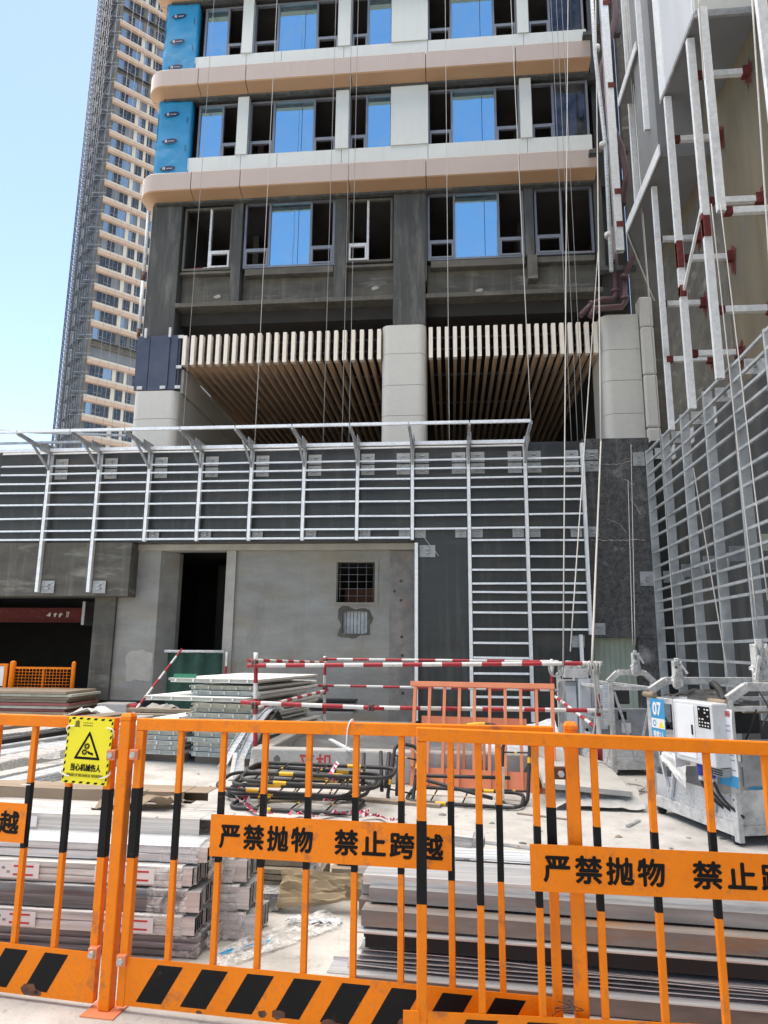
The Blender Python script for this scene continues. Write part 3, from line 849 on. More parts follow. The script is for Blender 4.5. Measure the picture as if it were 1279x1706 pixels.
def win(x0, x1, z0, z1, kind, y=19.12, white=False, broken=False):
    """grey framed window; kind lists the panes left to right: 'v' opening pane with a vent sash below, 'g' fixed glass, 'd' dark fixed, 'o' open hole"""
    fm = M['beamconc'] if white else M['alu']
    t, dp = 0.065, 0.10
    fb = MB(); wb = MB()
    W_ = x1 - x0
    cur = wb if white else fb
    fb.box(x0, x0 + t, y, y + dp, z0, z1); fb.box(x1 - t, x1, y, y + dp, z0, z1)
    fb.box(x0 + t, x1 - t, y, y + dp, z0, z0 + t); fb.box(x0 + t, x1 - t, y, y + dp, z1 - t, z1)
    panes = []
    tot = sum(k[1] for k in kind)
    x = x0 + t
    inner = W_ - 2 * t
    for i, (k, wt) in enumerate(kind):
        wd = inner * wt / tot
        a, b = x, x + wd
        if i:
            cur.box(a - t * 0.5, a + t * 0.5, y - 0.004, y + dp, z0 + t, z1 - t)
            a += t * 0.5
        if i < len(kind) - 1:
            b -= t * 0.5
        if k == 'v':
            zt = z0 + (z1 - z0) * 0.265
            cur.box(a, b, y - 0.002, y + dp, zt, zt + 0.07)
            for q in ((a, a + 0.05, z0 + t, zt), (b - 0.05, b, z0 + t, zt)):
                cur.box(q[0], q[1], y - 0.02, y + dp * 0.6, q[2], q[3])
            cur.box(a + 0.05, b - 0.05, y - 0.02, y + dp * 0.6, z0 + t, z0 + t + 0.05)
            cur.box(a + 0.05, b - 0.05, y - 0.02, y + dp * 0.6, zt - 0.05, zt)
        elif k == 'g':
            panes.append(('glass', a, b, z0 + t, z1 - t))
        elif k == 'd':
            panes.append(('glassdark', a, b, z0 + t, z1 - t))
        x += wd
    o = fb.build('window', fm, tw)
    if white:
        wb.build('foil_wrapped_sash', M['aluwhite'], o)
    for q, a, b, c, d in panes:
        pm = MB()
        if q == 'glass' and b - a > 1.2:
            s_ = a + (b - a) * 0.70
            pm.box(a, s_ - 0.008, y + 0.05, y + 0.06, c, d); pm.box(s_ + 0.008, b, y + 0.05, y + 0.06, c, d)
        else:
            pm.box(a, b, y + 0.05, y + 0.06, c, d)
        pm.build('glass_pane', M[q], o)
    return o
V3 = [('v', 0.80), ('g', 1.42), ('v', 0.74)]
# lowest storey, bare openings
win(-8.22, -6.66, 12.98, 15.12, [('o', 0.86), ('v', 0.70)], white=True)
win(-6.28, -3.44, 12.97, 15.2, V3)
win(-3.05, -1.66, 13.02, 15.15, [('v', 0.58), ('o', 0.70)], white=True)
win(-0.60, 2.28, 12.97, 15.2, V3)
win(2.60, 4.30, 13.0, 15.2, [('v', 0.75), ('o', 0.9)])
# upper storeys
for f in (1, 2):
    zb_, zt_ = 16.80 + FZ * (f - 1), 18.86 + FZ * (f - 1)
    win(-8.0, -6.62, zb_, zt_, [('g', 0.82), ('v', 0.56)])
    win(-6.30, -3.44, zb_, zt_, V3)
    win(-3.07, -1.70, zb_, zt_, [('v', 0.56), ('g', 0.82)])
    win(-0.58, 2.27, zb_, zt_, [('v', 0.72), ('g', 1.42), ('v', 0.72)])
    win(2.58, 4.34, zb_, zt_, [('v', 0.64), ('d', 1.02)])
    for a, b in ((-6.64, -6.28), (-3.46, -3.05), (-1.72, -0.56), (2.25, 2.60)):
        m = MB(); m.box(a, b, 18.90, 19.10, zb_ + 0.004, zt_ + 0.12); m.build('cream_panel', M['cream'], tw, bevel=0.004)
    m = MB()
    js = [-8.2, -6.47, -5.3, -3.26, -0.57, 2.44, 4.36]
    for a, b in zip(js, js[1:]):
        m.box(a + 0.006, b - 0.006, 18.94, 19.14, 16.02 + FZ * (f - 1), zb_)
    m.build('sill_panel', M['cream'], tw, bevel=0.004)
    # blue membrane over the corner column, with its printed ovals
    bm_ = MB()
    z0, z1 = 16.06 + FZ * (f - 1), 18.92 + FZ * (f - 1)
    def bl(u, v_):
        x = -9.28 + u * 1.12
        return (x, 18.93 - 0.02 * noise.noise((u * 4, v_ * 9, f * 3.0)) - 0.015 * math.sin(v_ * 7 + u * 3), z0 + v_ * (z1 - z0) + (0.05 * math.sin(u * 8) if v_ > 0.97 else 0))
    bm_.grid(bl, 12, 30)
    bm_.grid(lambda u, v_: (-8.16, 18.93 + u * 0.3, z0 + v_ * (z1 - z0)), 2, 8)
    bm_.grid(lambda u, v_: (-9.28, 19.6 - u * 0.67, z0 + v_ * (z1 - z0)), 2, 8)
    bo = bm_.build('blue_membrane', M['blue'], tw, solid=0.004)
    for k in range(3):
        zc = z0 + (0.13 + 0.345 * k) * (z1 - z0)
        c = Vector((-8.82, 18.885, zc))
        m = MB(); m.poly([c + Vector((0.25 * math.cos(2 * math.pi * i / 24), 0, 0.088 * math.sin(2 * math.pi * i / 24) + 0.02 * math.cos(2 * math.pi * i / 24))) for i in range(24)])
        ov = m.build('printed_oval', M['navy'], bo)
        lt = lettering('R', (-8.925, 18.885, zc - 0.005), (1, 0, 0), (0.1, 0, 1), 0.085, 0.10, M['paper'], ov, thick=0.004)
        m = MB(); m.tube([(-8.86 + 0.02 * i, 18.881, zc - 0.01 + 0.014 * math.sin(i * 2.1)) for i in range(11)], 0.007, 5)
        m.build('script_line', M['paper'], ov)
    for k in range(2):
        zc = z0 + (0.38 + 0.36 * k) * (z1 - z0)
        m = MB(); m.box(-8.30, -8.28, 18.895, 18.90, zc - 0.12, zc + 0.1); m.build('small_print', M['navy'], bo)

# pink floor bands with rounded outer corner, sloping bronze soffit; one part per sheet
def band(z):
    prof = [(0.50, 15.99), (0.02, 15.96), (0.0, 15.93), (0.0, 15.36), (0.03, 15.33), (0.36, 15.20), (0.52, 15.19)]
    YB = 18.48
    R = 0.62
    path = [((4.36, YB), (0, -1))]
    for x in (2.12, -0.62, -2.95, -6.3, -7.85, -9.62 + R):
        path.append(((x, YB), (0, -1)))
    arc = []
    for i in range(1, 15):
        t = math.pi / 2 * i / 14
        arc.append(((-9.62 + R - R * math.sin(t), YB + R - R * math.cos(t)), (-math.sin(t), -math.cos(t))))
    def ring(pt, nr):
        return [(pt[0] - nr[0] * d, pt[1] - nr[1] * d, z + zz - 15.2 + 0.0) for d, zz in prof]
    segs = []
    for k in range(5):
        segs.append([path[k], path[k + 1]])
    segs.append([path[5], path[6]] + arc)
    segs.append([arc[-1], ((-9.62, YB + R + 2.0), (-1, 0))])
    segs.append([((-9.62, YB + R + 2.0), (-1, 0)), ((-9.62, YB + R + 8.0), (-1, 0))])
    for sg in segs:
        m = MB()
        # shrink ends by 6 mm for an open joint
        a0, a1 = Vector(sg[0][0]), Vector(sg[1][0]); d0 = (a1 - a0).normalized()
        b0, b1 = Vector(sg[-2][0]), Vector(sg[-1][0]); d1 = (b0 - b1).normalized()
        s2 = list(sg)
        s2[0] = (a0 + d0 * 0.011, sg[0][1]); s2[-1] = (b1 + d1 * 0.011, sg[-1][1])
        rings = [ring(p, n_) for p, n_ in s2]
        n = len(prof)
        base = len(m.v)
        for r in rings:
            m.v += r
        for i in range(len(rings) - 1):
            for j in range(n - 1):
                m.f.append((base + i * n + j, base + i * n + j + 1, base + (i + 1) * n + j + 1, base + (i + 1) * n + j))
                m.m.append(0 if j < 3 else 1); m.sm.append(False)
        m.poly(rings[0], 0); m.poly(rings[-1][::-1], 0)
        m.build('band_sheet', [M['pink'], M['bronze']], tw)
for f in range(3):
    band(15.2 + FZ * f)
m = MB()
for f in range(3):
    m.box(-9.1, 4.34, 19.0, 19.3, 15.22 + FZ * f, 15.95 + FZ * f)
    m.box(-9.1, 4.34, 18.86, 19.02, 15.14 + FZ * f, 15.22 + FZ * f)
m.build('band_backing', M['darkconc'], tw)
for f in range(3):
    m = MB(); m.box(-8.9, 4.33, 18.53, 18.86, 15.42 + FZ * f, 15.90 + FZ * f); m.build('joint_dark_strip', M['black'], tw)  # black strip added behind the open joints so they look shaded
# body of the tower: floors, back walls, unseen solid storeys whose height is set to shade the yard
m = MB()
for z in (11.72, 15.36, 19.1, 22.85):
    m.box(-9.1, 5.2, 19.4, 30, z, z + 0.3)
m.box(-9.1, 5.2, 25, 25.3, 11.9, 24)
for x in (-6.5, -3.3, -1.2, 2.4):
    m.box(x - 0.1, x + 0.1, 19.5 + 1.6, 25, 12.0, 24)
m.box(-9.1, -8.3, 19.4, 30, 12.0, 24)
m.box(4.9, 5.2, 19.6, 30, 6, 24)
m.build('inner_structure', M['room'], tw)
m = MB(); m.box(-9.2, 5.2, 19.1, 32, 24.2, 80); m.build('unseen_storeys', M['cream'], tw)
# left flank of the tower, seen edge on: pale render strip and its jointed corner tube
m = MB(); m.box(-9.40, -9.26, 19.3, 24, 10.7, 24.0); m.build('side_wall', M['cream'], tw)
m = MB()
for a, b, q in ((10.75, 11.0, 1), (11.02, 12.6, 0), (12.62, 12.9, 1), (12.92, 15.0, 0)):
    m.tube([(-9.36, 18.98, a), (-9.36, 18.98, b)], 0.055, 10, mi=q)
m.build('corner_tube', [M['aluwhite'], M['rustdark']], tw)

# slatted fins with the slatted ceiling running deep behind them (slats belong to one ceiling)
def louvre(x0, x1, n):
    m = MB()
    for i in range(n):
        x = x0 + (x1 - x0) * i / (n - 1)
        m.box(x - 0.056, x + 0.056, 18.60, 18.78, 9.64, 10.57, 0)
        m.box(x - 0.047, x + 0.047, 18.78, 30.0, 9.645, 9.86, 1)
    m.build('slat_ceiling', [M['slatfront'], M['slat']], tw, bevel=0.006)
    m = MB()
    for z in (9.95, 10.3):
        m.box(x0 - 0.05, x1 + 0.05, 18.785, 18.83, z, z + 0.05)
    for y in (20.5, 23, 26, 29):
        m.box(x0 - 0.05, x1 + 0.05, y, y + 0.06, 9.862, 9.93)
    build_pieces(m, 'hanger_rail', M['steelblack'], tw)
louvre(-7.74, -1.98, 24)
louvre(-0.50, 4.08, 21)
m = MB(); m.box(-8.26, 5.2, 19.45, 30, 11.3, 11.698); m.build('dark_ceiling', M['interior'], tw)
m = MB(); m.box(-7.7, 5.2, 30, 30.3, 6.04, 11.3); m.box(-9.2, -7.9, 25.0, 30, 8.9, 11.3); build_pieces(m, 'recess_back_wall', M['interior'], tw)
# row of lit downlights far inside the recess
dl = MB()
for x in (-6.2, -5.6, -5.0, -4.4, -3.8, -3.2, -2.6):
    dl.disc((x, 27.4, 9.62), (0, 0, -1), 0, 0.05, 0.015, 10)
gl = bpy.data.materials.new('lamp_glow'); gl.use_nodes = True
gl.node_tree.nodes['Principled BSDF'].inputs['Emission Color'].default_value = (1, 0.9, 0.75, 1)
gl.node_tree.nodes['Principled BSDF'].inputs['Emission Strength'].default_value = 6
build_pieces(dl, 'downlight', gl, tw)

# beige stone columns and left return wall, courses with open joints and rounded arrises
def stone(x0, x1, y0, y1, z0, zs, rl=0.22, rr=0.22, nm='stone_column'):
    def outline(inset):
        pts = []
        X0, X1, Y0 = x0 + inset, x1 - inset, y0 + inset
        for i in range(7):
            t = math.pi / 2 * i / 6
            pts.append((X0 + rl - rl * math.cos(t), Y0 + rl - rl * math.sin(t)))
        for i in range(7):
            t = math.pi / 2 * i / 6
            pts.append((X1 - rr + rr * math.sin(t), Y0 + rr - rr * math.cos(t)))
        pts += [(X1, y1), (X0, y1)]
        return pts
    m = MB()
    z = z0
    for zz in zs:
        o = outline(0)
        n = len(o)
        P = [(x, y, z) for x, y in o] + [(x, y, zz - 0.012) for x, y in o]
        for k in range(n):
            k2 = (k + 1) % n
            m.faces([P[k], P[k2], P[n + k2], P[n + k]], [(0, 1, 2, 3)], 0, False)
        m.poly(P[n:], 0); m.poly(P[:n][::-1], 0)
        z = zz
    o = outline(0.015)
    vprism(m, o, z0 + 0.01, zs[-1] - 0.03, 1)
    return m.build(nm, [M['stone'], M['darkconc']], tw)
stone(-1.90, -0.64, 18.60, 19.9, 6.04, (6.95, 7.95, 8.85, 9.80, 10.68))
stone(4.22, 5.25, 18.55, 19.9, 6.04, (6.95, 7.85, 8.80, 9.70, 10.74), rl=0.25, rr=0.03)
stone(-9.20, -7.86, 18.60, 25.0, 6.04, (7.0, 8.02, 8.88))
m = MB(); m.box(-8.0, -7.82, 18.9, 27.0, 8.89, 9.63); m.box(-7.95, -7.82, 25.0, 29.9, 6.04, 8.88); build_pieces(m, 'stone_side_wall', M['stone'], tw)
# blue grey sheets standing on the left stone corner
m = MB()
for a, b in ((-9.22, -8.82), (-8.81, -8.22), (-8.21, -7.95)):
    m.box(a, b - 0.012, 18.66, 18.70, 8.92, 10.62)
m.box(-8.29, -8.20, 18.62, 18.66, 8.92, 10.66)
m.box(-7.96, -7.90, 18.7, 19.5, 8.95, 10.6)
build_pieces(m, 'blue_grey_sheet', M['panelblue'], tw)
m = MB()
for x in (-9.0, -8.25):
    m.box(x, x + 0.07, 18.60, 18.66, 10.55, 10.85)
for x, z in ((-9.1, 8.93), (-8.4, 8.93), (-7.95, 8.93), (-7.95, 9.55), (-7.95, 10.5)):
    m.box(x, x + 0.16, 18.60, 18.65, z, z + 0.09)
build_pieces(m, 'fixing', M['aluwhite'], tw)

# things inside and on the tower
def banded(p, q, r, seg, first, name, label, cat, group=None, n=10, mats=None):
    """red and white banded pipe"""
    p, q = Vector(p), Vector(q)
    L = (q - p).length
    k = max(2, round(L / seg))
    m = MB()
    pts, mis = [], []
    for i in range(k):
        for t in (0, 0.5) if i < k - 1 else (0, 0.5, 1):
            pts.append(p + (q - p) * ((i + t) / k)); mis.append((i + first) % 2)
    m.tube(pts, r, n, mis=mis)
    return tag(m.build(name, mats or [M['redpaint'], M['whitepaint']]), label, cat, group)
banded((-8.2, 19.75, 13.42), (-1.7, 19.75, 13.42), 0.03, 0.42, 0, 'guard_pole', 'red and white pole across the left windows of the bare storey', 'guard pole')
banded((-0.55, 19.75, 13.42), (4.3, 19.75, 13.42), 0.03, 0.42, 1, 'guard_pole', 'red and white pole across the right windows of the bare storey', 'guard pole')

# recess at the right end of the tower: service pipes and rails
m = MB(); m.box(4.56, 5.35, 19.6, 19.8, 11, 26); m.build('recess_wall', M['sidewall'], tw)
def pipe_thing(pts, r, label, mt='pipe', name='drain_pipe', group='pipes at the tower corner', flange=()):
    t = thing(name, label, 'pipe', Vector(pts[0]), group)
    m = MB(); m.tube(pts, r, 12); m.build('pipe', M[mt], t)
    m = MB()
    for c, d in flange:
        d = Vector(d).normalized()
        m.tube([Vector(c) - d * 0.04, Vector(c) + d * 0.04], r * 1.5, 12)
    if flange:
        build_pieces(m, 'flange', M[mt], t)
    return t
a, b = W(972, 520, Y=18.4), W(1026, 497, Y=18.4)
pipe_thing([W(966, 526, Y=18.4), W(985, 508, Y=18.4), W(1003, 499, Y=18.4), W(1022, 499, Y=18.4), W(1026, 492, Y=18.4), W(1025, 440, Y=18.4), W(1020, 380, Y=18.4)], 0.085, 'upper elbowed dark purple red pipe under the tower corner', flange=((W(985, 508, Y=18.4), (1, 0, 0.5)), (W(1025, 485, Y=18.4), (0, 0, 1))))
pipe_thing([W(983, 528, Y=18.35), W(990, 514, Y=18.35), W(1008, 513, Y=18.35), W(1036, 511, Y=18.35), W(1041, 503, Y=18.35), W(1040, 470, Y=18.35)], 0.085, 'lower elbowed dark purple red pipe under the tower corner', flange=((W(990, 516, Y=18.35), (1, 0, 0.5)), (W(1041, 497, Y=18.35), (0, 0, 1))))
pipe_thing([W(1040, 462, Y=18.3), W(1064, 405, Y=18.0), W(1062, 392, Y=18.0)], 0.08, 'sloping dark purple red branch pipe beside the tower corner', flange=((W(1040, 462, Y=18.3), (0.3, 0, 1)),))
# ================================================================== side building on the right
sb = thing('side_building', 'side building on the right with brown rendered wall, silver upper cladding and dark lower wall', 'building', (5.4, 8, 0))
m = MB(); m.box(5.0, 9, -8, 15.9, 5.76, 21); m.build('upper_wall', M['brownwall'], sb)
m = MB(); m.box(4.72, 9, -8, 15.095, 0, 5.755); m.build('lower_wall', M['sidewall'], sb)
m = MB(); m.box(4.34, 4.72, 15.0, 15.6, 0, 6.0); m.build('corner_wall', M['membrane'], sb)
m = MB(); m.box(4.99, 5.02, 12.0, 15.9, 5.76, 10.4); m.build('grey_wall_patch', M['beamconc'], sb)
m = MB(); m.box(4.0, 5.0, 10.0, 11.78, 11.66, 18)
m.build('silver_cladding', M['sheet'], sb, bevel=0.01)
m = MB(); m.box(4.03, 9, 9.97, 10.03, 11.72, 18); m.build('cream_face', M['cream'], sb)
m = MB(); m.box(3.985, 4.02, 9.95, 11.8, 11.58, 11.655); m.box(4.02, 9, 9.94, 9.99, 11.58, 11.70); m.build('bottom_trim', M['galvdull'], sb)
m = MB(); m.box(4.02, 5.0, 10.0, 11.76, 11.60, 11.655); m.box(5.0, 9.0, 4, 9.94, 11.64, 12.2); m.build('soffit', M['soffit'], sb)
m = MB(); m.box(3.99, 4.03, 11.5, 11.8, 11.67, 18); m.build('edge_trim', M['galv'], sb)
# projecting slabs further back
m = MB(); vprism(m, [(4.03, 12.2), (9, 12.2), (9, 17.8), (5.5, 17.8), (4.03, 14.6)], 10.78, 11.0); m.build('balcony_slab', M['soffit'], sb)
m = MB(); m.box(4.0, 4.03, 12.1, 14.66, 10.74, 10.98); m.bar((4.02, 14.64, 10.86), (5.49, 17.85, 10.86), 0.03, 0.22); m.build('slab_edge', M['galv'], sb)
m = MB(); m.box(4.03, 5.5, 13.1, 14.6, 14.05, 14.25); m.build('balcony_slab', M['soffit'], sb)
m = MB(); m.box(4.0, 4.03, 13.05, 14.62, 14.02, 14.22); m.build('slab_edge', M['galv'], sb)
m = MB(); m.box(4.1, 4.14, 12.4, 13.6, 11.02, 18); m.box(4.14, 5, 12.4, 12.44, 11.02, 18); m.build('dark_cladding', M['soffit'], sb)
# pale jointed strip beside the stone column
m = MB()
for a, b in ((6.04, 7.4), (7.412, 8.9), (8.912, 10.3), (10.312, 11.2)):
    m.box(5.27, 5.62, 18.45, 18.9, a, b)
m.build('stone_strip', M['stone'], sb, bevel=0.05)
m = MB(); m.box(5.25, 9, 18.9, 19.2, 0, 26); m.build('rear_wall', M['beamconc'], sb)

# primer splashes where brackets are welded to the wall
def splash(y, z, r, parent, seed, x=4.992):
    rnd = random.Random(seed)
    m = MB()
    pts = []
    for i in range(22):
        t = 2 * math.pi * i / 22
        k = r * (0.65 + 0.6 * rnd.random()) * (1.5 if math.sin(t) < -0.5 and rnd.random() < 0.5 else 1)
        pts.append((x - 0.004, y + k * math.cos(t) * 0.8, z + k * math.sin(t) * 1.25))
    m.poly(pts[::-1])
    return m.build('primer_splash', M['rustprimer'], parent)

cf = thing('curtain_frame', 'tall galvanised mullions with red primed brackets hung off the brown side wall', 'frame', (4.3, 10, 5.5))
def mull(x, y, z0, z1, wd=0.075, dp=0.12):
    m = MB()
    m.htube((x + dp / 2, y, z0), (x + dp / 2, y, z1), wd, dp, 0.006, up=(-1, 0, 0))
    return m.build('mullion', M['galv'], cf)
def arm(y, z, x0=4.16, x1=5.0, seed=0, s_=True):
    m = MB()
    m.box(x0 + 0.10, x1 - 0.12, y + 0.05, y + 0.13, z - 0.05, z + 0.05, 0)
    m.box(x0 - 0.02, x0 + 0.10, y + 0.048, y + 0.14, z - 0.06, z + 0.06, 1)
    m.box(x1 - 0.12, x1 - 0.004, y + 0.03, y + 0.15, z - 0.09, z + 0.09, 1)
    o = m.build('bracket_arm', [M['galv'], M['rustprimer']], cf)
    if s_ and x1 > 4.99:
        splash(y + 0.1, z, 0.17, o, seed)
    return o
mull(4.0, 11.6, 5.52, 11.55)
mull(4.0, 10.35, 5.55, 11.55)
mull(4.0, 9.76, 7.95, 11.55)
mull(4.0, 8.0, 8.0, 13)
mull(4.0, 12.85, 11.9, 16)
mull(4.25, 14.7, 11.5, 20, 0.09, 0.12)
mull(4.25, 14.2, 11.1, 20, 0.07, 0.10)
mull(4.25, 13.6, 11.1, 20, 0.07, 0.10)
for k, (y, z) in enumerate(((11.62, 8.35), (11.62, 6.55), (11.62, 10.75), (10.37, 10.95), (10.37, 6.72), (9.78, 8.02), (10.37, 8.6))):
    arm(y, z, seed=k)
for k, (y, z) in enumerate(((13.0, 9.6), (13.0, 8.2), (12.9, 7.0), (8.1, 9.2))):
    arm(y, z, seed=20 + k)
mull(4.1, 13.0, 5.6, 10.7, 0.07, 0.10)
m = MB()
m.bar((4.06, 11.6, 7.62), (4.06, 10.42, 8.55), 0.04, 0.05)
m.build('diagonal_brace', M['galv'], cf)
m = MB(); m.box(4.0, 4.10, 10.28, 10.42, 7.9, 8.25); m.box(4.0, 4.1, 11.53, 11.67, 8.1, 8.6); m.box(4.0, 4.1, 11.53, 11.67, 7.55, 7.75); m.box(3.985, 4.0, 10.29, 10.41, 8.2, 8.3)
build_pieces(m, 'primed_joint', M['rustprimer'], cf)
# mullion and white pipe in the recess beside the tower
t = thing('corner_mullion', 'very tall galvanised mullion with red weld spots standing beside the tower corner', 'mullion', W(1035, 440, Y=17.8))
m = MB(); m.htube((4.66, 17.8, 12.2), (4.62, 17.8, 26), 0.22, 0.16, 0.006, up=(0, -1, 0)); m.build('bar', M['galv'], t)
m = MB()
for z in (12.9, 13.9, 17.3, 20.1):
    m.box(4.60, 4.80, 17.70, 17.74, z, z + 0.16)
build_pieces(m, 'weld_spot', M['rustprimer'], t)
t = thing('downpipe', 'slim pale blue grey pipe running down beside the corner mullion', 'pipe', (4.40, 17.75, 12))
m = MB(); m.tube([(4.40, 17.75, 11.6), (4.44, 17.75, 15.4), (4.30, 17.75, 18.5), (4.30, 17.75, 26)], 0.055, 10); m.build('pipe', M['filmblue'], t)
m = MB()
for z in (12.6, 15.4, 18.6):
    m.tube([(4.36, 17.75, z), (4.36, 17.75, z + 0.14)], 0.09, 10)
build_pieces(m, 'coupling', M['galvlight'], t)
for k, z in enumerate((11.9, 15.6, 19.6)):
    m = MB(); m.box(4.1, 5.2, 18.2, 18.4, z, z + 0.12); m.box(4.45, 4.55, 17.85, 18.2, z, z + 0.1)
    tag(m.build('steel_ledge', M['darkconc']), 'dark steel ledge crossing the recess beside the tower, %s' % ('lowest of three', 'middle of three', 'topmost of three')[k], 'ledge', 'ledges in the recess')
m = MB(); m.tube([(4.8 + 0.3 * math.sin(i), 18.2, 22 - i * 0.9) for i in range(10)], 0.10, 8)
tag(m.build('dark_duct', M['pipe']), 'dark bent duct rising in the recess beside the tower', 'duct')

# lower grid of the side wall
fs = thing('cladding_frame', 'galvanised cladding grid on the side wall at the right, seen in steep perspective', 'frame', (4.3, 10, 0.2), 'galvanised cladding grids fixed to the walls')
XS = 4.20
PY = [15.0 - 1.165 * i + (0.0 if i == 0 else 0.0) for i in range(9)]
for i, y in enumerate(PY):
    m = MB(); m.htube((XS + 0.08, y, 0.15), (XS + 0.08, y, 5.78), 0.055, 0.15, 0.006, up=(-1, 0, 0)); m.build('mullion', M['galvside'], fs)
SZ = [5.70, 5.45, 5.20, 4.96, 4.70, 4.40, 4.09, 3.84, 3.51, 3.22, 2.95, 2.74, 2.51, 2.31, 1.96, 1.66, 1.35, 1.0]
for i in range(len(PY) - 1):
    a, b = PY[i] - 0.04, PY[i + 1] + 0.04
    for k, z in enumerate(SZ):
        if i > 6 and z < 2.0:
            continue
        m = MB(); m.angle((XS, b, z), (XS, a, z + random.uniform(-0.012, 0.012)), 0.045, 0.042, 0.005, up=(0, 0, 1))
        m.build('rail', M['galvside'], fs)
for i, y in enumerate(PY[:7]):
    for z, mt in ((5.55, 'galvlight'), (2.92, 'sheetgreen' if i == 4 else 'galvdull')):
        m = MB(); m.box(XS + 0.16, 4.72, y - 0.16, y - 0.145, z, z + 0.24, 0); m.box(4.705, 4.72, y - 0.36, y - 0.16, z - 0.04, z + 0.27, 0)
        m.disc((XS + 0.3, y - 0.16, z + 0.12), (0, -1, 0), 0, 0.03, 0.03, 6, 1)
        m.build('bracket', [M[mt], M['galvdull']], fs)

# ================================================================== far tower on the left
ft = thing('far_tower', 'distant unfinished residential tower with peach bands, partly hidden behind the main tower', 'building', (-59.9, 103.9, 0))
FO = Vector((-59.9, 103.9, 0))
FE = Vector((0.695, 0.719, 0)); FNN = Vector((0.719, -0.695, 0)); FS = Vector((-0.719, 0.695, 0))
def FP(s_, n_, z):
    return FO + FE * s_ + FNN * n_ + Vector((0, 0, z))
def fbox(mb, s0, s1, n0, n1, z0, z1, mi=0):
    mb.obox(FP((s0 + s1) / 2, (n0 + n1) / 2, (z0 + z1) / 2), FE * (s1 - s0) / 2, FNN * (n1 - n0) / 2, Vector((0, 0, (z1 - z0) / 2)), mi)
FZ0, FST = 39.2, 3.325
m = MB(); fbox(m, 0.02, 34, -14, -0.9, 0, 150); m.build('side_wall', M['farside'], ft)
m = MB()
fbox(m, 0.0, 0.5, -0.9, -0.15, 0, 150)
for j in range(-4, 30):
    fbox(m, 0.5, 16, -0.88, -0.7, FZ0 + FST * j - 0.9, FZ0 + FST * j - 0.2)
m.build('raw_wall', M['farwall'], ft)
bare = {4, 20, 24}
for j in range(-3, 30):
    zt = FZ0 + FST * j
    if j in bare:
        m = MB(); fbox(m, 0.5, 16, -0.7, -0.5, zt - 1.15, zt - 0.25); m.build('bare_band', M['beamconc'], ft)
    else:
        m = MB()
        for s0, s1 in ((0.1, 4.6), (4.63, 8.9), (8.93, 16)):
            fbox(m, s0, s1, -0.7, 0.30, zt - 1.14, zt - 0.50)
            # sloping lower lip
            a, b = FP(s0, 0.30, zt - 1.14), FP(s1, 0.30, zt - 1.14)
            c, d = FP(s1, -0.3, zt - 1.32), FP(s0, -0.3, zt - 1.32)
            m.poly([d, c, b, a])
        m.build('peach_band', M['farband'], ft)
        m = MB(); fbox(m, 0.1, 16, -0.7, 0.02, zt - 0.497, zt); m.build('cream_sill', M['farcream'], ft)
    if j - 1 in bare or j in bare:
        dark = True
    zb2, zt2 = zt + 0.004, zt + FST - 1.2
    crm = M['farwall'] if (j in bare or j + 1 in bare) else M['farcream']
    if j != 3:
        m = MB()
        for s0, s1 in ((4.35, 4.98), (6.35, 6.8), (9.6, 10.2)):
            fbox(m, s0, s1, -0.7, -0.02, zb2, zt2)
        build_pieces(m, 'pier', crm, ft)
        up = j >= 9  # lower floors mostly get the dim tint, a painted reflection of buildings
        for s0, s1, split in ((0.55, 4.33, (('g', 0.26), ('d', 0.34), ('g', 0.40))), (5.0, 6.33, (('g', 0.5), ('d', 0.5))), (6.82, 9.58, (('d', 0.36), ('g', 0.64)))):
            fm = MB()
            fbox(fm, s0, s1, -0.25, -0.15, zb2, zb2 + 0.09); fbox(fm, s0, s1, -0.25, -0.15, zt2 - 0.09, zt2)
            s_ = s0
            pn = []
            for q, wt in split:
                e = s_ + (s1 - s0) * wt
                fbox(fm, s_, s_ + 0.07, -0.25, -0.14, zb2 + 0.09, zt2 - 0.09)
                if q == 'd' and random.random() < 0.8:
                    fbox(fm, s_ + 0.07, e, -0.25, -0.15, zb2 + 0.62, zb2 + 0.70)
                    mid = (s_ + e) / 2
                    fbox(fm, mid, mid + 0.06, -0.25, -0.15, zb2 + 0.09, zt2 - 0.09)
                pn.append((q, s_ + 0.07, e))
                s_ = e
            fbox(fm, s1 - 0.07, s1, -0.25, -0.14, zb2 + 0.09, zt2 - 0.09)
            wo_ = fm.build('window', M['alu'], ft)
            pm = MB()
            for q, a, b in pn:
                k = 0 if q == 'g' and (up or random.random() < 0.22) and random.random() < 0.8 else 1
                if random.random() < 0.10:
                    k = 2
                fbox(pm, a, b, -0.22, -0.2, zb2 + 0.09, zt2 - 0.09, k)
            pm.build('glass_pane', [M['fglass'], M['fglassdark'], M['farside']], wo_)
# rope lines hanging over its face
m = MB()
for s_ in (1.8, 3.2, 4.7, 6.7):
    m.tube([FP(s_, 1.2, 30), FP(s_ + 0.1, 1.2, 150)], 0.035, 5)
build_pieces(m, 'hanging_line', M['ropegrey'], ft)

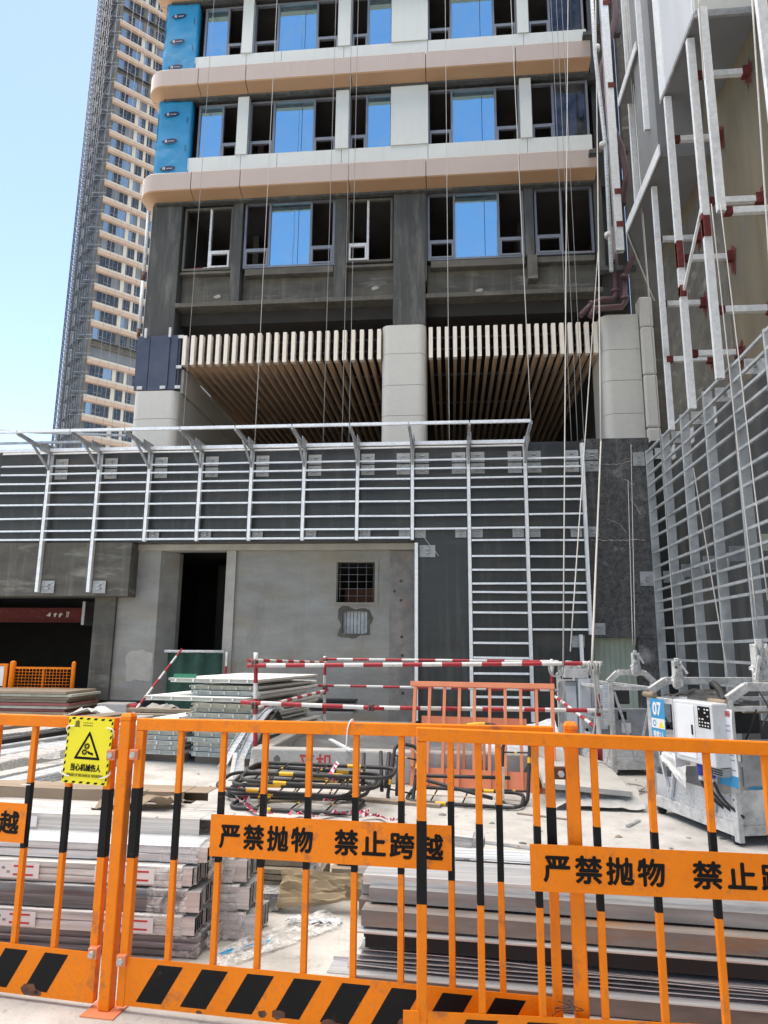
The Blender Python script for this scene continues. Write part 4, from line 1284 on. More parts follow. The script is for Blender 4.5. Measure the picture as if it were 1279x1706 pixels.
# scaffold and hoist mast climbing the left flank of the far tower
sc = thing('scaffold', 'grey tube scaffold and hoist mast climbing the left flank of the distant tower', 'scaffold', FO)
def SP(l, off, z):
    """l metres along the flank, off metres out from it"""
    return FO + FS * l - FE * off + Vector((0, 0, z))
for l in (0.4, 1.5, 2.6, 4.0, 5.4, 6.8):
    for off in ((0.4, 1.3) if l > 1 else (0.5,)):
        m = MB(); m.tube([SP(l, off, 0), SP(l, off, 148)], 0.07, 6); m.build('pole', M['farsteel'], sc)
for j in range(-6, 64):
    z = FZ0 + FST * j / 2
    if z > 146:
        break
    m = MB()
    m.bar(SP(0.3, 1.3, z), SP(7.2, 1.3, z), 0.06, 0.06); m.bar(SP(0.3, 0.5, z), SP(7.2, 0.5, z), 0.06, 0.06)
    for l in (1.5, 4.0, 6.8):
        m.bar(SP(l, 0.0, z), SP(l, 1.6, z), 0.06, 0.06)
    if j % 2 == 0:
        m.obox(SP(3.7, 0.9, z + 0.05), FS * 3.4, FE * 0.4, Vector((0, 0, 0.02)))
        m.bar(SP(1.5, 1.3, z), SP(4.0, 1.3, z + FST), 0.05, 0.05)
    m.build('lift_level', M['farsteel'], sc)
for j in range(-3, 29):
    z = FZ0 + FST * j - 0.3
    for dz in (0, 0.75):
        m = MB(); m.bar(FP(0.5, 0.35, z + dz), SP(1.2, 1.5, z + dz), 0.05, 0.06); m.build('wall_tie', M['galvdull'], sc)
hm = thing('hoist_mast', 'slim lattice hoist mast standing outermost at the left flank of the distant tower', 'mast', SP(8.6, 1.2, 0))
for dl_, do in ((0, 0), (0.9, 0), (0, 0.9), (0.9, 0.9)):
    m = MB(); m.tube([SP(8.2 + dl_, 0.8 + do, 0), SP(8.2 + dl_, 0.8 + do, 147)], 0.09, 6); m.build('chord', M['farsteel'], hm)
m = MB()
z = 28
while z < 146:
    for a, b in (((0, 0), (0.9, 0)), ((0.9, 0), (0.9, 0.9)), ((0.9, 0.9), (0, 0.9)), ((0, 0.9), (0, 0))):
        m.bar(SP(8.2 + a[0], 0.8 + a[1], z), SP(8.2 + b[0], 0.8 + b[1], z), 0.07, 0.07)
        m.bar(SP(8.2 + a[0], 0.8 + a[1], z), SP(8.2 + b[0], 0.8 + b[1], z + 1.1), 0.05, 0.05)
    z += 1.1
m.build('lattice', M['farsteel'], hm)

# ================================================================== ropes hanging from above
def rope(p, q, r, label, mt='rope', sway=0.0):
    p, q = Vector(p), Vector(q)
    m = MB()
    pts = [p + (q - p) * (i / 12) + Vector((sway * math.sin(i * 0.9), 0, 0)) for i in range(13)]
    m.tube(pts, r, 6)
    return tag(m.build('rope', M[mt]), label, 'rope', 'ropes hanging down the facade')
rope((-5.10, 17.5, 24), (-5.16, 17.5, 6.1), 0.009, 'pale rope hanging over the second window column, ending on the canopy grid', 'rope')
rope((0.0, 17.5, 24), (0.0, 17.5, 6.1), 0.009, 'white rope crossing the large blue windows right of the stone column')
rope((1.87, 17.5, 24), (1.64, 13.68, 6.1), 0.009, 'white rope ending at the right end of the canopy rail')
rope(W(946, 0, Y=16.8), W(938, 1108, Y=8.6), 0.009, 'thin white rope running from the tower down to the knots at the guard rail')
rope(W(992, 0, Y=17.0), W(1001, 735, Y=11.2), 0.014, 'thick white rope falling in front of the right stone column')
rope(W(1001, 735, Y=11.2), W(986, 1104, Y=7.45), 0.013, 'lower run of thick white rope tied to the end of the red and white rail')
rope(W(996, 420, Y=14.0), W(950, 1085, Y=8.0), 0.008, 'thin slack white rope slanting beside the thick one to the rail end')
for k, (a, b, lab) in enumerate(((462, 430, None), (587, 582, 'thin grey line over the third window column, left of a pair'), (597, 592, 'thin grey line over the third window column, right of a pair'), (560, 553, 'thin grey line along the slim cream pier between second and third windows'),
                                 (917, 930, 'thin grey line before the last window column, nearest the cream pier'), (926, 939, 'thin grey line before the last window column, middle of three'), (935, 949, 'thin grey line before the last window column, nearest the tower end'), (357, 347, 'thin grey line over the first blue window beside the blue membrane'))):
    if lab is None:
        continue
    pa = W(a, 0, Y=17.9)
    rope((pa.x, 17.9, 24), (pa.x, 17.7, 6.1), 0.008, lab, 'ropegrey')
rope((4.2, 14.1, 18), (4.18, 13.75, 0.9), 0.010, 'white suspension rope nearest the corner post in front of the side grid')
rope((4.1, 13.9, 16), (4.12, 13.5, 1.1), 0.009, 'thin suspension rope just in front of the corner of the side grid', 'ropegrey')
rope(W(1185, 340, X=4.0), W(1262, 1050, X=3.6), 0.008, 'white rope dropping over the side grid, left of a pair at the right')
rope(W(1200, 340, X=3.95), W(1279, 1000, X=3.5), 0.008, 'white rope dropping over the side grid, right of a pair at the right')
rope(W(1164, 0, X=3.9), W(1172, 130, X=3.9), 0.011, 'short visible rope before the cream top face of the side building')
rope(W(1253, 0, X=3.7), W(1290, 560, X=3.5), 0.012, 'white rope along the far right edge before the brown wall')
rope(W(1155, 780, X=3.9), W(1215, 1140, X=3.3), 0.009, 'thin rope over the side grid leading to the control box cradle', 'ropegrey')
rope(W(1046, 800, Y=12), W(1054, 1075, Y=9.4), 0.006, 'thin steel line over the rough dark wall, left of two', 'ropegrey')
rope(W(1051, 740, Y=12), W(1058, 1075, Y=9.4), 0.006, 'thin steel line over the rough dark wall, right of two', 'ropegrey')
# ================================================================== orange site fence in front
def fence_post(x, y, h, label, rot=-0.08):
    t = thing('fence_post', label, 'fence post', (x, y, 0), 'orange fence posts')
    c, s_ = math.cos(rot), math.sin(rot)
    u, n = Vector((c, s_, 0)), Vector((-s_, c, 0))
    m = MB(); m.obox((x, y, 0.006 + (h - 0.03) / 2), u * 0.026, n * 0.028, Vector((0, 0, (h - 0.03) / 2))); m.build('post', M['orange'], t, bevel=0.006)
    m = MB()
    o = [(-.027, -.029), (.027, -.029), (.027, .029), (-.027, .029)]
    i = [(-.018, -.020), (.018, -.020), (.018, .020), (-.018, .020)]
    P = [Vector((x, y, h - 0.026)) + u * a + n * b for a, b in o] + [Vector((x, y, h - 0.008)) + u * a + n * b for a, b in o] + [Vector((x, y, h + 0.006)) + u * a + n * b for a, b in i]
    fsx = [(3, 2, 1, 0)]
    for k in range(4):
        k2 = (k + 1) % 4
        fsx += [(k, k2, 4 + k2, 4 + k), (4 + k, 4 + k2, 8 + k2, 8 + k)]
    fsx.append((8, 9, 10, 11))
    m.faces(P, fsx); m.build('cap', M['orange'], t, bevel=0.004)
    m = MB(); m.obox((x, y, 0.003), u * 0.075, n * 0.075, Vector((0, 0, 0.003))); m.build('base_plate', M['orange_old'], t)
    return t, u, n

H_ = 1.204
P1, P2 = Vector((-1.465, 3.18, 0)), Vector((0.470, 2.965, 0))
p1o, _, _ = fence_post(P1.x, P1.y, H_, 'orange square fence post between the yellow warning sign and the long middle panel')
p2o, _, _ = fence_post(P2.x, P2.y, H_ + 0.018, 'orange square fence post behind the nearest right fence panel')
SIGN = '严禁抛物 禁止跨越'

def fence_panel(label, o, e, L, nb, ztop, black, kick, sign, stripes, drop=0.0):
    """o = left end on the ground, e = unit direction to the right; kick = (z0, z1) of the toe plate; sign = (u0, u1, z0, z1)"""
    e = Vector(e).normalized()
    n = Vector((e.y, -e.x, 0))                      # towards the viewer
    o = Vector(o)
    t = thing('safety_fence', label, 'fence', o + e * L / 2, 'orange fence panels')
    et = (e - ZA * drop).normalized()               # panels hang slightly out of level
    def P(u, z, d=0.0):
        return o + et * u + n * d + Vector((0, 0, z))
    def block(mb, u0, u1, z0, z1, d0, d1, mi=0):
        mb.obox(P((u0 + u1) / 2, (z0 + z1) / 2, (d0 + d1) / 2), et * ((u1 - u0) / 2), n * ((d1 - d0) / 2), Vector((0, 0, (z1 - z0) / 2)), mi)
    def zoned(u, wd, z0, z1, d0, d1, name, bev):
        mb = MB()
        b0, b1 = black
        j0, j1 = random.uniform(-.008, .008), random.uniform(-.008, .008)
        block(mb, u - wd / 2, u + wd / 2, z0, z1, d0, d1, 0)
        # painted black sleeve, a skin 0.6 mm proud
        block(mb, u - wd / 2 - 0.0006, u + wd / 2 + 0.0006, b0 + j0, b1 + j1, d0 - 0.0006, d1 + 0.0006, 1)
        return mb.build(name, [M['orange'], M['blackpaint']], t, bevel=bev)
    S = 0.037
    for u in (S / 2, L - S / 2):
        zoned(u, S, 0.025, ztop - 0.051, -0.018, 0.018, 'stile', 0.003)
    mb = MB(); block(mb, 0, L, ztop - 0.05, ztop, -0.02, 0.02); mb.build('top_rail', M['orange'], t, bevel=0.003)
    step = (L - S) / (nb + 1)
    for i in range(nb):
        zoned(S / 2 + step * (i + 1) + random.uniform(-0.004, 0.004), 0.0245, kick[1] - 0.01, ztop - 0.051, -0.012, 0.012, 'bar', 0.002)
    mb = MB(); block(mb, S + 0.001, L - S - 0.001, kick[0], kick[1], 0.0145, 0.0165); block(mb, S + 0.001, L - S - 0.001, kick[0], kick[0] + 0.012, -0.014, 0.0145)
    kp = mb.build('toe_plate', M['orange'], t)
    hh = (kick[1] - kick[0])
    for u in stripes:
        mb = MB(); z0, z1 = kick[0] + 0.02 * hh / 0.19, kick[1] - 0.02 * hh / 0.19
        a = [(u, z0), (u + 0.115, z0), (u + 0.205, z1), (u + 0.09, z1)]
        mb.poly([P(x, z, 0.0172) for x, z in a])
        mb.build('hazard_stripe', M['blackpaint'], kp)
    # rust blisters on the toe plate
    rb = MB()
    rnd = random.Random(int(L * 1000) + nb)
    for k in range(7):
        cu, cz, rr = rnd.uniform(0.1, L - 0.1), kick[0] + rnd.uniform(0, 0.05), rnd.uniform(0.008, 0.03)
        rb.poly([P(cu + rr * 1.6 * math.cos(q) * (0.7 + 0.5 * rnd.random()), max(kick[0] + 0.001, cz + rr * math.sin(q) * (0.7 + 0.5 * rnd.random())), 0.0176) for q in [2 * math.pi * i / 11 for i in range(11)]])
    build_pieces(rb, 'rust_spot', M['rustdark'], kp)
    if sign:
        u0, u1, z0, z1 = sign
        mb = MB(); block(mb, u0, u1, z0, z1, 0.0185, 0.0205); sg = mb.build('sign_board', M['orange'], t, bevel=0.0008)
        wd = (u1 - u0)
        for word, f0, f1 in ((SIGN[:4], 0.045, 0.44), (SIGN[5:], 0.535, 0.965)):
            lettering(word, P(u0 + wd * (f0 + f1) / 2, (z0 + z1) / 2, 0.0206), et, (0, 0, 1), wd * (f1 - f0), (z1 - z0) * 0.56, M['ink'], sg, bold=0.028, spacing=1.22)
    return t, P, block, e, n

pan2, PP2, blk2, e2, n2 = fence_panel('long orange fence panel in the middle with a complete black lettered sign', P1 + Vector((0.05, 0.0, 0)), (P2 - P1).normalized(), 1.83, 8, 1.188, (0.60, 0.885), (0.03, 0.215), (0.385, 1.42, 0.632, 0.80), [0.09 + 0.2 * k for k in range(8)], drop=-0.010)
eL = Vector((0.962, -0.115, 0)).normalized()
LL = 1.83
pan1, PP1, blk1, e1, n1 = fence_panel('orange fence panel at the left carrying the yellow warning sign', P1 - Vector((0.055, -0.008, 0)) - eL * LL, eL, LL, 8, 1.188, (0.60, 0.885), (0.025, 0.22), (0.385, 1.42, 0.632, 0.80), [0.09 + 0.2 * k for k in range(8)])
p3a = W(694, 1212, Z=1.205)
e3_ = Vector((math.cos(math.radians(5.0)), math.sin(math.radians(5.0)), 0))
pan3, PP3, blk3, e3, n3 = fence_panel('nearest orange fence panel at the right, overlapping the middle one', Vector((p3a.x, p3a.y, 0)), e3_, 2.03, 8, 1.206, (0.575, 0.867), (0.035, 0.22), (0.425, 1.56, 0.638, 0.803), [0.09 + 0.22 * k for k in range(8)], drop=0.030)

# hinges, latch plate, wire ties
def hinge(c, label, w_=0.04):
    t = thing('hinge', label, 'hinge', c, 'rusty fence hinges')
    m = MB(); m.box(c.x - w_ / 2, c.x + w_ / 2, c.y - 0.02, c.y + 0.02, c.z - 0.022, c.z + 0.022); m.build('lug', M['rustdark'] if w_ > 0.04 else M['orange_old'], t, bevel=0.003)
    m = MB(); m.disc((c.x, c.y - 0.021, c.z), (0, -1, 0), 0, 0.013, 0.012, 6); m.build('bolt', M['galvlight'], t)
hinge(Vector((-1.520, 3.165, 1.03)), 'upper orange hinge lug beside the yellow sign')
hinge(Vector((-1.412, 3.16, 1.035)), 'upper hinge lug between the left post and the middle panel')
hinge(Vector((-1.53, 3.165, 0.225)), 'lower hinge lug left of the left post')
hinge(Vector((-1.40, 3.16, 0.205)), 'lower hinge lug right of the left post')
hinge(Vector((0.425, 2.975, 1.03)), 'rusty flaking hinge lug beside the right post', 0.05)
m = MB(); c = PP3(-0.005, 0.205, 0.03)
m.box(c.x - 0.045, c.x + 0.012, c.y - 0.004, c.y, c.z - 0.022, c.z + 0.022)
tag(m.build('latch_plate', M['orange']), 'small orange latch plate at the foot of the nearest fence panel', 'latch')
def wire(pts, r, name, label, cat, mt, group=None, n=6):
    m = MB(); m.tube(pts, r, n)
    return tag(m.build(name, M[mt]), label, cat, group)
def smooth(pts, k=6):
    """Catmull-Rom through points"""
    pts = [Vector(p) for p in pts]
    out = []
    for i in range(len(pts) - 1):
        a, b, c, d = pts[max(i - 1, 0)], pts[i], pts[i + 1], pts[min(i + 2, len(pts) - 1)]
        for j in range(k):
            t = j / k
            out.append(0.5 * ((2 * b) + (c - a) * t + (2 * a - 5 * b + 4 * c - d) * t * t + (3 * b - a - 3 * c + d) * t ** 3))
    out.append(pts[-1])
    return out
rnd = random.Random(3)
for k, (cx, cz, lab) in enumerate(((0.42, 0.20, 'tangle of rusty binding wire at the foot of the right fence post'), (0.50, 0.13, 'second rusty wire loop low on the right fence post'))):
    pts = [(cx + rnd.uniform(-0.06, 0.07), 2.93 + rnd.uniform(-0.03, 0.02), cz + rnd.uniform(-0.05, 0.05)) for _ in range(11)]
    wire(smooth(pts), 0.0016, 'binding_wire', lab, 'wire', 'rustdark', 'rusty binding wires')
tp = PP2(0.99, 1.19, 0)
wire(smooth([tp + V(-0.012, -0.028, -0.10), tp + V(-0.008, -0.027, -0.03), tp + V(0.002, -0.022, 0.004), tp + V(0.012, 0.0, 0.006), tp + V(0.012, 0.024, -0.04)]), 0.0035, 'cable_tie', 'white tie looped over the top rail of the middle panel', 'cable tie', 'tie')

# yellow warning sign on the left panel
c = [W(117, 1192.5, Y=3.17), W(192, 1197.5, Y=3.165), W(180, 1308.5, Y=3.165), W(106, 1302.5, Y=3.17)]
so_ = (c[0] + c[1] + c[2] + c[3]) / 4
su = ((c[1] - c[0]) + (c[2] - c[3])).normalized()
sv = ((c[0] - c[3]) + (c[1] - c[2])).normalized()
sv = (sv - su * sv.dot(su)).normalized()
sn = su.cross(sv)
SW = ((c[1] - c[0]).length + (c[2] - c[3]).length) / 2
SH = ((c[0] - c[3]).length + (c[1] - c[2]).length) / 2
so_ += sn * 0.014
t = thing('warning_sign', 'yellow warning sign with gear and hand triangle tied to the orange fence', 'sign', so_)
def SQ(a, b, d=0.0):
    """a, b in 0..1 across and up the sign"""
    return so_ + su * (a - 0.5) * SW + sv * (b - 0.5) * SH + sn * d
bend = lambda a, b: 0.004 * math.sin(a * 5 + 1) * math.sin(b * 4)
m = MB(); m.grid(lambda a, b: SQ(a, b, 0), 2, 2, sm=False); m.grid(lambda a, b: SQ(1 - a, b, -0.0025), 2, 2, sm=False)
for e_ in (((0, 0), (1, 0)), ((1, 0), (1, 1)), ((1, 1), (0, 1)), ((0, 1), (0, 0))):
    m.poly([SQ(*e_[0], -0.0025), SQ(*e_[1], -0.0025), SQ(*e_[1], 0), SQ(*e_[0], 0)])
m.build('sign_plate', M['yellow'], t)
m = MB()   # dashed hazard border
for k in range(6):
    a = 0.06 + k * 0.163
    m.poly([SQ(a, 0.962, .0006), SQ(a + 0.07, 0.962, .0006), SQ(a + 0.095, 0.993, .0006), SQ(a + 0.025, 0.993, .0006)])
    m.poly([SQ(a, 0.007, .0006), SQ(a + 0.07, 0.007, .0006), SQ(a + 0.095, 0.038, .0006), SQ(a + 0.025, 0.038, .0006)])
for k in range(9):
    b = 0.055 + k * 0.105
    m.poly([SQ(0.007, b, .0006), SQ(0.043, b + 0.02, .0006), SQ(0.043, b + 0.068, .0006), SQ(0.007, b + 0.048, .0006)])
    m.poly([SQ(0.957, b, .0006), SQ(0.993, b + 0.02, .0006), SQ(0.993, b + 0.068, .0006), SQ(0.957, b + 0.048, .0006)])
m.build('hazard_border', M['ink'], t)
tri = MB()
A, B, C_ = (0.50, 0.80), (0.205, 0.365), (0.795, 0.365)
def lerp(p, q, f):
    return (p[0] + (q[0] - p[0]) * f, p[1] + (q[1] - p[1]) * f)
G0 = ((A[0] + B[0] + C_[0]) / 3, (A[1] + B[1] + C_[1]) / 3)
outer = []
for q, (r0, r1) in ((A, (C_, B)), (B, (A, C_)), (C_, (B, A))):
    outer += [lerp(q, r0, 0.05), lerp(q, lerp(r0, r1, 0.5), 0.028), lerp(q, r1, 0.05)]
outer = [lerp(A, C_, 0.05), lerp(A, G0, 0.03), lerp(A, B, 0.05), lerp(B, A, 0.05), lerp(B, G0, 0.03), lerp(B, C_, 0.05), lerp(C_, B, 0.05), lerp(C_, G0, 0.03), lerp(C_, A, 0.05)]
inn = [lerp(q, G0, 0.27) for q in (A, A, A, B, B, B, C_, C_, C_)]
for k in range(9):
    k2 = (k + 1) % 9
    pts = [SQ(*outer[k], .0006), SQ(*outer[k2], .0006), SQ(*inn[k2], .0006)] + ([SQ(*inn[k], .0006)] if inn[k] != inn[k2] else [])
    tri.poly(pts[::-1])
asp = SH / SW
for gx, gy in ((0.475, 0.565), (0.432, 0.475)):
    for i in range(20):
        t0, t1 = 2 * math.pi * i / 20, 2 * math.pi * (i + 1) / 20
        ro = 0.066 if i % 2 else 0.052
        f = lambda r, q: SQ(gx + r * math.cos(q), gy + r * math.sin(q) / asp, .0007)
        tri.poly([f(0.026, t0), f(ro, t0), f(ro, t1), f(0.026, t1)])
    tri.poly([SQ(gx + 0.011 * math.cos(q), gy + 0.011 * math.sin(q) / asp, .0007) for q in [2 * math.pi * i / 10 for i in range(10)]])
tri.poly([SQ(*p, .0007) for p in ((0.495, 0.498), (0.555, 0.478), (0.625, 0.468), (0.628, 0.428), (0.585, 0.437), (0.515, 0.452), (0.50, 0.470))][::-1])
tri.build('warning_triangle', M['ink'], t)
lettering('当心机械伤人', SQ(0.50, 0.245, 0.0006), su, sv, SW * 0.66, SH * 0.105, M['ink'], t, bold=0.03)
lettering('BEWARE OF MECHANICAL WOUNDING', SQ(0.50, 0.128, 0.0006), su, sv, SW * 0.80, SH * 0.045, M['ink_olive'], t, bold=0.02)
m = MB()   # small tower block emblem and two small lines of print
m.poly([SQ(*p, .0006) for p in ((0.13, 0.845), (0.27, 0.845), (0.27, 0.858), (0.25, 0.862), (0.25, 0.93), (0.215, 0.945), (0.215, 0.955), (0.20, 0.955), (0.20, 0.945), (0.155, 0.925), (0.155, 0.862), (0.13, 0.858))])
m.build('emblem', M['ink_olive'], t)
m = MB()
for k in range(6):
    a = 0.33 + k * 0.037
    m.poly([SQ(a, 0.865, .0006), SQ(a + 0.026, 0.865, .0006), SQ(a + 0.026, 0.885, .0006), SQ(a, 0.885, .0006)])
    m.poly([SQ(a, 0.907, .0006), SQ(a + 0.022, 0.907, .0006), SQ(a + 0.026, 0.923, .0006), SQ(a + 0.004, 0.923, .0006)])
m.build('small_print', M['ink_olive'], t)
for k, (a, b, lab) in enumerate(((0.97, 0.855, 'white cable tie at the top right of the yellow sign'), (0.97, 0.13, 'white cable tie at the bottom right of the yellow sign'), (0.03, 0.855, 'white cable tie at the top left of the yellow sign'), (0.03, 0.13, 'white cable tie at the bottom left of the yellow sign'))):
    c = SQ(a, b, 0.002)
    d = su if a > 0.5 else -su
    wire(smooth([c - d * 0.024, c - d * 0.002 + sn * 0.003, c + d * 0.012 - sv * 0.012, c + d * 0.006 - sv * 0.045 - sn * 0.02] if b > 0.5 else [c - d * 0.03 - sv * 0.008, c + sn * 0.004, c + d * 0.016 + sv * 0.012, c + d * 0.004 + sv * 0.024 - sn * 0.03]), 0.003, 'cable_tie', lab, 'cable tie', 'tie', 'white cable ties of the sign')
c = PP1(1.83 - 0.43, 0.88, 0.02)
wire([c - e1 * 0.022, c + e1 * 0.024 + V(0, 0, 0.003)], 0.003, 'cable_tie', 'white cable tie round a bar left of the yellow sign', 'cable tie', 'tie')
# ================================================================== stored bundles just behind the fence
def lumpy(mb, p, q, w_, h, seed, amp=0.006, nl=40, mi=0, up=(0, 0, 1), rad=0.16, bend=0.0, ridges=0):
    """a long wrapped bundle: rounded-rectangle section, grooves between its members, slack film wrinkles"""
    d, si, u2, L = mb.axes(p, q, up)
    p = Vector(p)
    ns = 16
    # outline points, denser on the two upright sides so the grooves are crisp
    out = []
    zs = [-0.5, -0.44]
    for k in range(1, ridges + 1):
        zc = -0.5 + k / (ridges + 1)
        zs += [zc - 0.045, zc, zc + 0.045]
    zs += [0.44, 0.5]
    for z in zs:
        edge = abs(z) == 0.5
        gro = any(abs(z - (-0.5 + k / (ridges + 1))) < 1e-6 for k in range(1, ridges + 1))
        out.append(((0.5 - (0.04 if edge else 0.035 if gro else 0.0)), z))
    outline = [(a, b) for a, b in out] + [(0.2, 0.5), (0.0, 0.5), (-0.2, 0.5)] + [(-a, b) for a, b in reversed(out)] + [(-0.2, -0.5), (0.2, -0.5)]
    n = len(outline)
    rings = []
    for i in range(nl + 1):
        u = i / nl
        x = u * L
        r = []
        for a, b in outline:
            k = amp * (noise.noise((x * 2.2 + seed * 7.1, a * 3, b * 5)) + 0.5 * noise.noise((x * 9 + seed, a * 6, b * 9)))
            f = 1 + 2 * k / max(w_, h)
            r.append(p + d * x + si * (a * w_ * f) + u2 * (b * h * (1 + k / h * 0.6) + bend * math.sin(u * 3.1 + seed)))
        rings.append(r)
    base = len(mb.v)
    for r in rings:
        mb.v += [tuple(c) for c in r]
    for i in range(nl):
        for j in range(n):
            j2 = (j + 1) % n
            mb.f.append((base + i * n + j, base + i * n + j2, base + (i + 1) * n + j2, base + (i + 1) * n + j)); mb.m.append(mi); mb.sm.append(amp > 0.012)
    mb.poly(rings[0][::-1], mi); mb.poly(rings[-1], mi)

def comb_end(mb, c, d, si, u2, w_, h, n, t=0.004, ln=0.05, mi=0, mk=1):
    """ends of n thin hollow profiles lying side by side, open, their inner shade painted black"""
    cw = w_ / n
    for k in range(n):
        o = c + si * (-w_ / 2 + cw * (k + 0.5)) + d * random.uniform(-0.012, 0.012)
        mb.htube(o - d * ln, o + d * 0.012, cw * 0.94, h * 0.9, t, up=u2, mi=mi, mi_in=mk)
        mb.obox(o - d * 0.03, si * cw * 0.44, u2 * h * 0.42, d * 0.002, mk)

def bundle(label, p, q, w_, h, mt, seed, group, ends=None, labels=0, wrap=False, amp=0.006, name='profile_bundle', cat='bundle'):
    p, q = Vector(p), Vector(q)
    t = thing(name, label, cat, (p + q) / 2, group)
    m = MB(); lumpy(m, p, q, w_, h, seed, amp, ridges=(0, 2, 1)[int(seed) % 3]); body = m.build('wrapping', M[mt], t)
    d, si, u2, L = m.axes(p, q, (0, 0, 1))
    if ends:
        m = MB(); comb_end(m, q + d * 0.05, d, si, u2, w_ * 0.96, h * 0.94, ends, mi=0, mk=1, ln=0.09); m.build('profile_end', [M['galvstrip'], M['black']], t)
    if wrap:
        m = MB()
        lumpy(m, q - d * random.uniform(0.10, 0.22), q + d * 0.012, w_ * 1.06, h * 1.06, seed + 5, 0.012, 14, ridges=2)
        m.f = [f for f in m.f if len(f) == 4]; m.m = m.m[:len(m.f)]; m.sm = [False] * len(m.f)
        m.build('plastic_wrap', M['clearfilm'], t)
    for k in range(labels):
        s_ = L - 0.30 - 0.62 * k if labels > 1 else L * 0.72
        c = p + d * s_ - (Vector((0, 1, 0)) * (w_ / 2 + amp + 0.004))
        m = MB(); m.obox(c, d * 0.16, u2 * h * 0.36, Vector((0, 0.0006, 0))); lb = m.build('label', M['paper'], t)
        m = MB()
        for dz in (0.2, -0.2):
            m.obox(c + u2 * h * dz + d * 0.075 - Vector((0, 0.0012, 0)), d * 0.055, u2 * h * 0.045, Vector((0, 0.0004, 0)))
        m.build('red_line', M['redink'], lb)
        m = MB()
        for j in range(5):
            m.obox(c - d * (0.12 - 0.028 * j) + u2 * h * (0.1 if j % 2 else -0.08) - Vector((0, 0.0012, 0)), d * 0.009, u2 * h * 0.06, Vector((0, 0.0004, 0)))
        m.build('printed_mark', M['ropegrey'], lb)
    return t
GB = 'wrapped profile bundles stacked behind the left fence panel'
xl = -4.6
def row(label, y, z, w_, h, mt, xr, seed, **k):
    bundle(label, (xl, y + 0.06, z), (xr, y, z), w_, h, mt, seed, GB, **k)
row('dark grey film bundle lying lowest at the front of the left stack', 3.80, 0.055, 0.20, 0.10, 'filmgrey', -1.26, 1, wrap=True)
row('white labelled bundle second from the ground at the front of the left stack', 3.78, 0.155, 0.22, 0.095, 'film', -1.34, 2, ends=6, labels=3, wrap=True)
row('bulging bundle with loose grey film in the middle of the left stack front', 3.79, 0.262, 0.22, 0.11, 'filmgrey', -1.33, 3, ends=7, amp=0.014, wrap=True)
row('white labelled bundle fourth from the ground at the front of the left stack', 3.80, 0.372, 0.21, 0.10, 'film', -1.36, 4, ends=7, labels=3, wrap=True)
row('bluish film bundle on top at the front of the left stack', 3.84, 0.468, 0.22, 0.085, 'filmblue', -1.30, 5, ends=5, wrap=True)
row('low rear bundle with film crumpled over its open ends behind the left stack front', 4.06, 0.07, 0.24, 0.13, 'film', -1.10, 6, ends=8, wrap=True)
row('rear bundle second from the ground with dark open profile ends in the left stack', 4.06, 0.205, 0.24, 0.125, 'film', -1.14, 7, ends=8, wrap=True)
row('rear bundle third from the ground with silver crumpled ends in the left stack', 4.07, 0.335, 0.24, 0.125, 'film', -1.17, 8, ends=8, wrap=True)
row('rear bundle with white film near the top of the left stack', 4.09, 0.455, 0.24, 0.105, 'film', -1.22, 9, ends=6, wrap=True)
row('flat pale bundle behind the top of the left stack under the cartons', 4.38, 0.43, 0.28, 0.09, 'film', -1.45, 10, amp=0.008)
row('pale bundle under the cartons of the left stack', 4.62, 0.29, 0.7, 0.18, 'filmblue', -1.7, 11, amp=0.008)
# long cartons on top
def carton(label, p, q, w_, h, mt, open_end=True, labels=0):
    p, q = Vector(p), Vector(q)
    t = thing('carton', label, 'carton', (p + q) / 2, 'long cartons on the left stack')
    m = MB()
    d, si, u2, L = m.axes(p, q, (0, 0, 1))
    N_ = 14
    # walls of a long carton sleeve, gently buckled, open at the right end
    def fn(side):
        def g(u, v_):
            o = p + d * (u * L)
            k = 0.006 * noise.noise((u * 9, v_ * 3, side * 5.0 + L))
            a, b = {0: (-w_ / 2 + w_ * v_, h / 2), 1: (w_ / 2, h / 2 - h * v_), 2: (w_ / 2 - w_ * v_, -h / 2), 3: (-w_ / 2, -h / 2 + h * v_)}[side]
            return o + si * (a * (1 + k * 3)) + u2 * (b + k)
        return g
    for s_ in range(4):
        m.grid(fn(s_), N_, 3, sm=False)
    m.obox(p + d * 0.01, d * 0.005, si * w_ * 0.49, u2 * h * 0.49)
    if open_end:
        m.obox(q + d * 0.07 + u2 * h * 0.46 - si * w_ * 0.02, d * 0.07, si * w_ * 0.46, u2 * 0.002)
        m.obox(q + d * 0.03 - si * w_ * 0.5, d * 0.05, si * 0.002, u2 * h * 0.46)
    m.obox(q - d * 0.25, d * 0.003, si * w_ * 0.48, u2 * h * 0.48, 1)
    b = m.build('box', [M[mt], M['black']], t)
    for k in range(labels):
        c = p + d * L * (0.62 + 0.3 * k) - Vector((0, w_ / 2 + 0.009, 0))
        m = MB(); m.obox(c, d * 0.22, u2 * h * 0.33, Vector((0, 0.0006, 0))); lb = m.build('label', M['paper'], t)
        m = MB()
        m.obox(c + d * 0.1 + u2 * h * 0.14 - V(0, 0.0012, 0), d * 0.07, u2 * h * 0.04, V(0, 0.0004, 0))
        m.obox(c + d * 0.1 - u2 * h * 0.14 - V(0, 0.0012, 0), d * 0.07, u2 * h * 0.04, V(0, 0.0004, 0))
        m.build('red_line', M['redink'], lb)
    return t
carton('long flat pale carton with a white label at its open right end', (-4.4, 4.10, 0.555), (-1.36, 4.02, 0.553), 0.20, 0.085, 'film', True, 1)
carton('long pale carton with a torn flap under the top one', (-4.4, 4.32, 0.545), (-1.50, 4.28, 0.545), 0.16, 0.07, 'film', True)
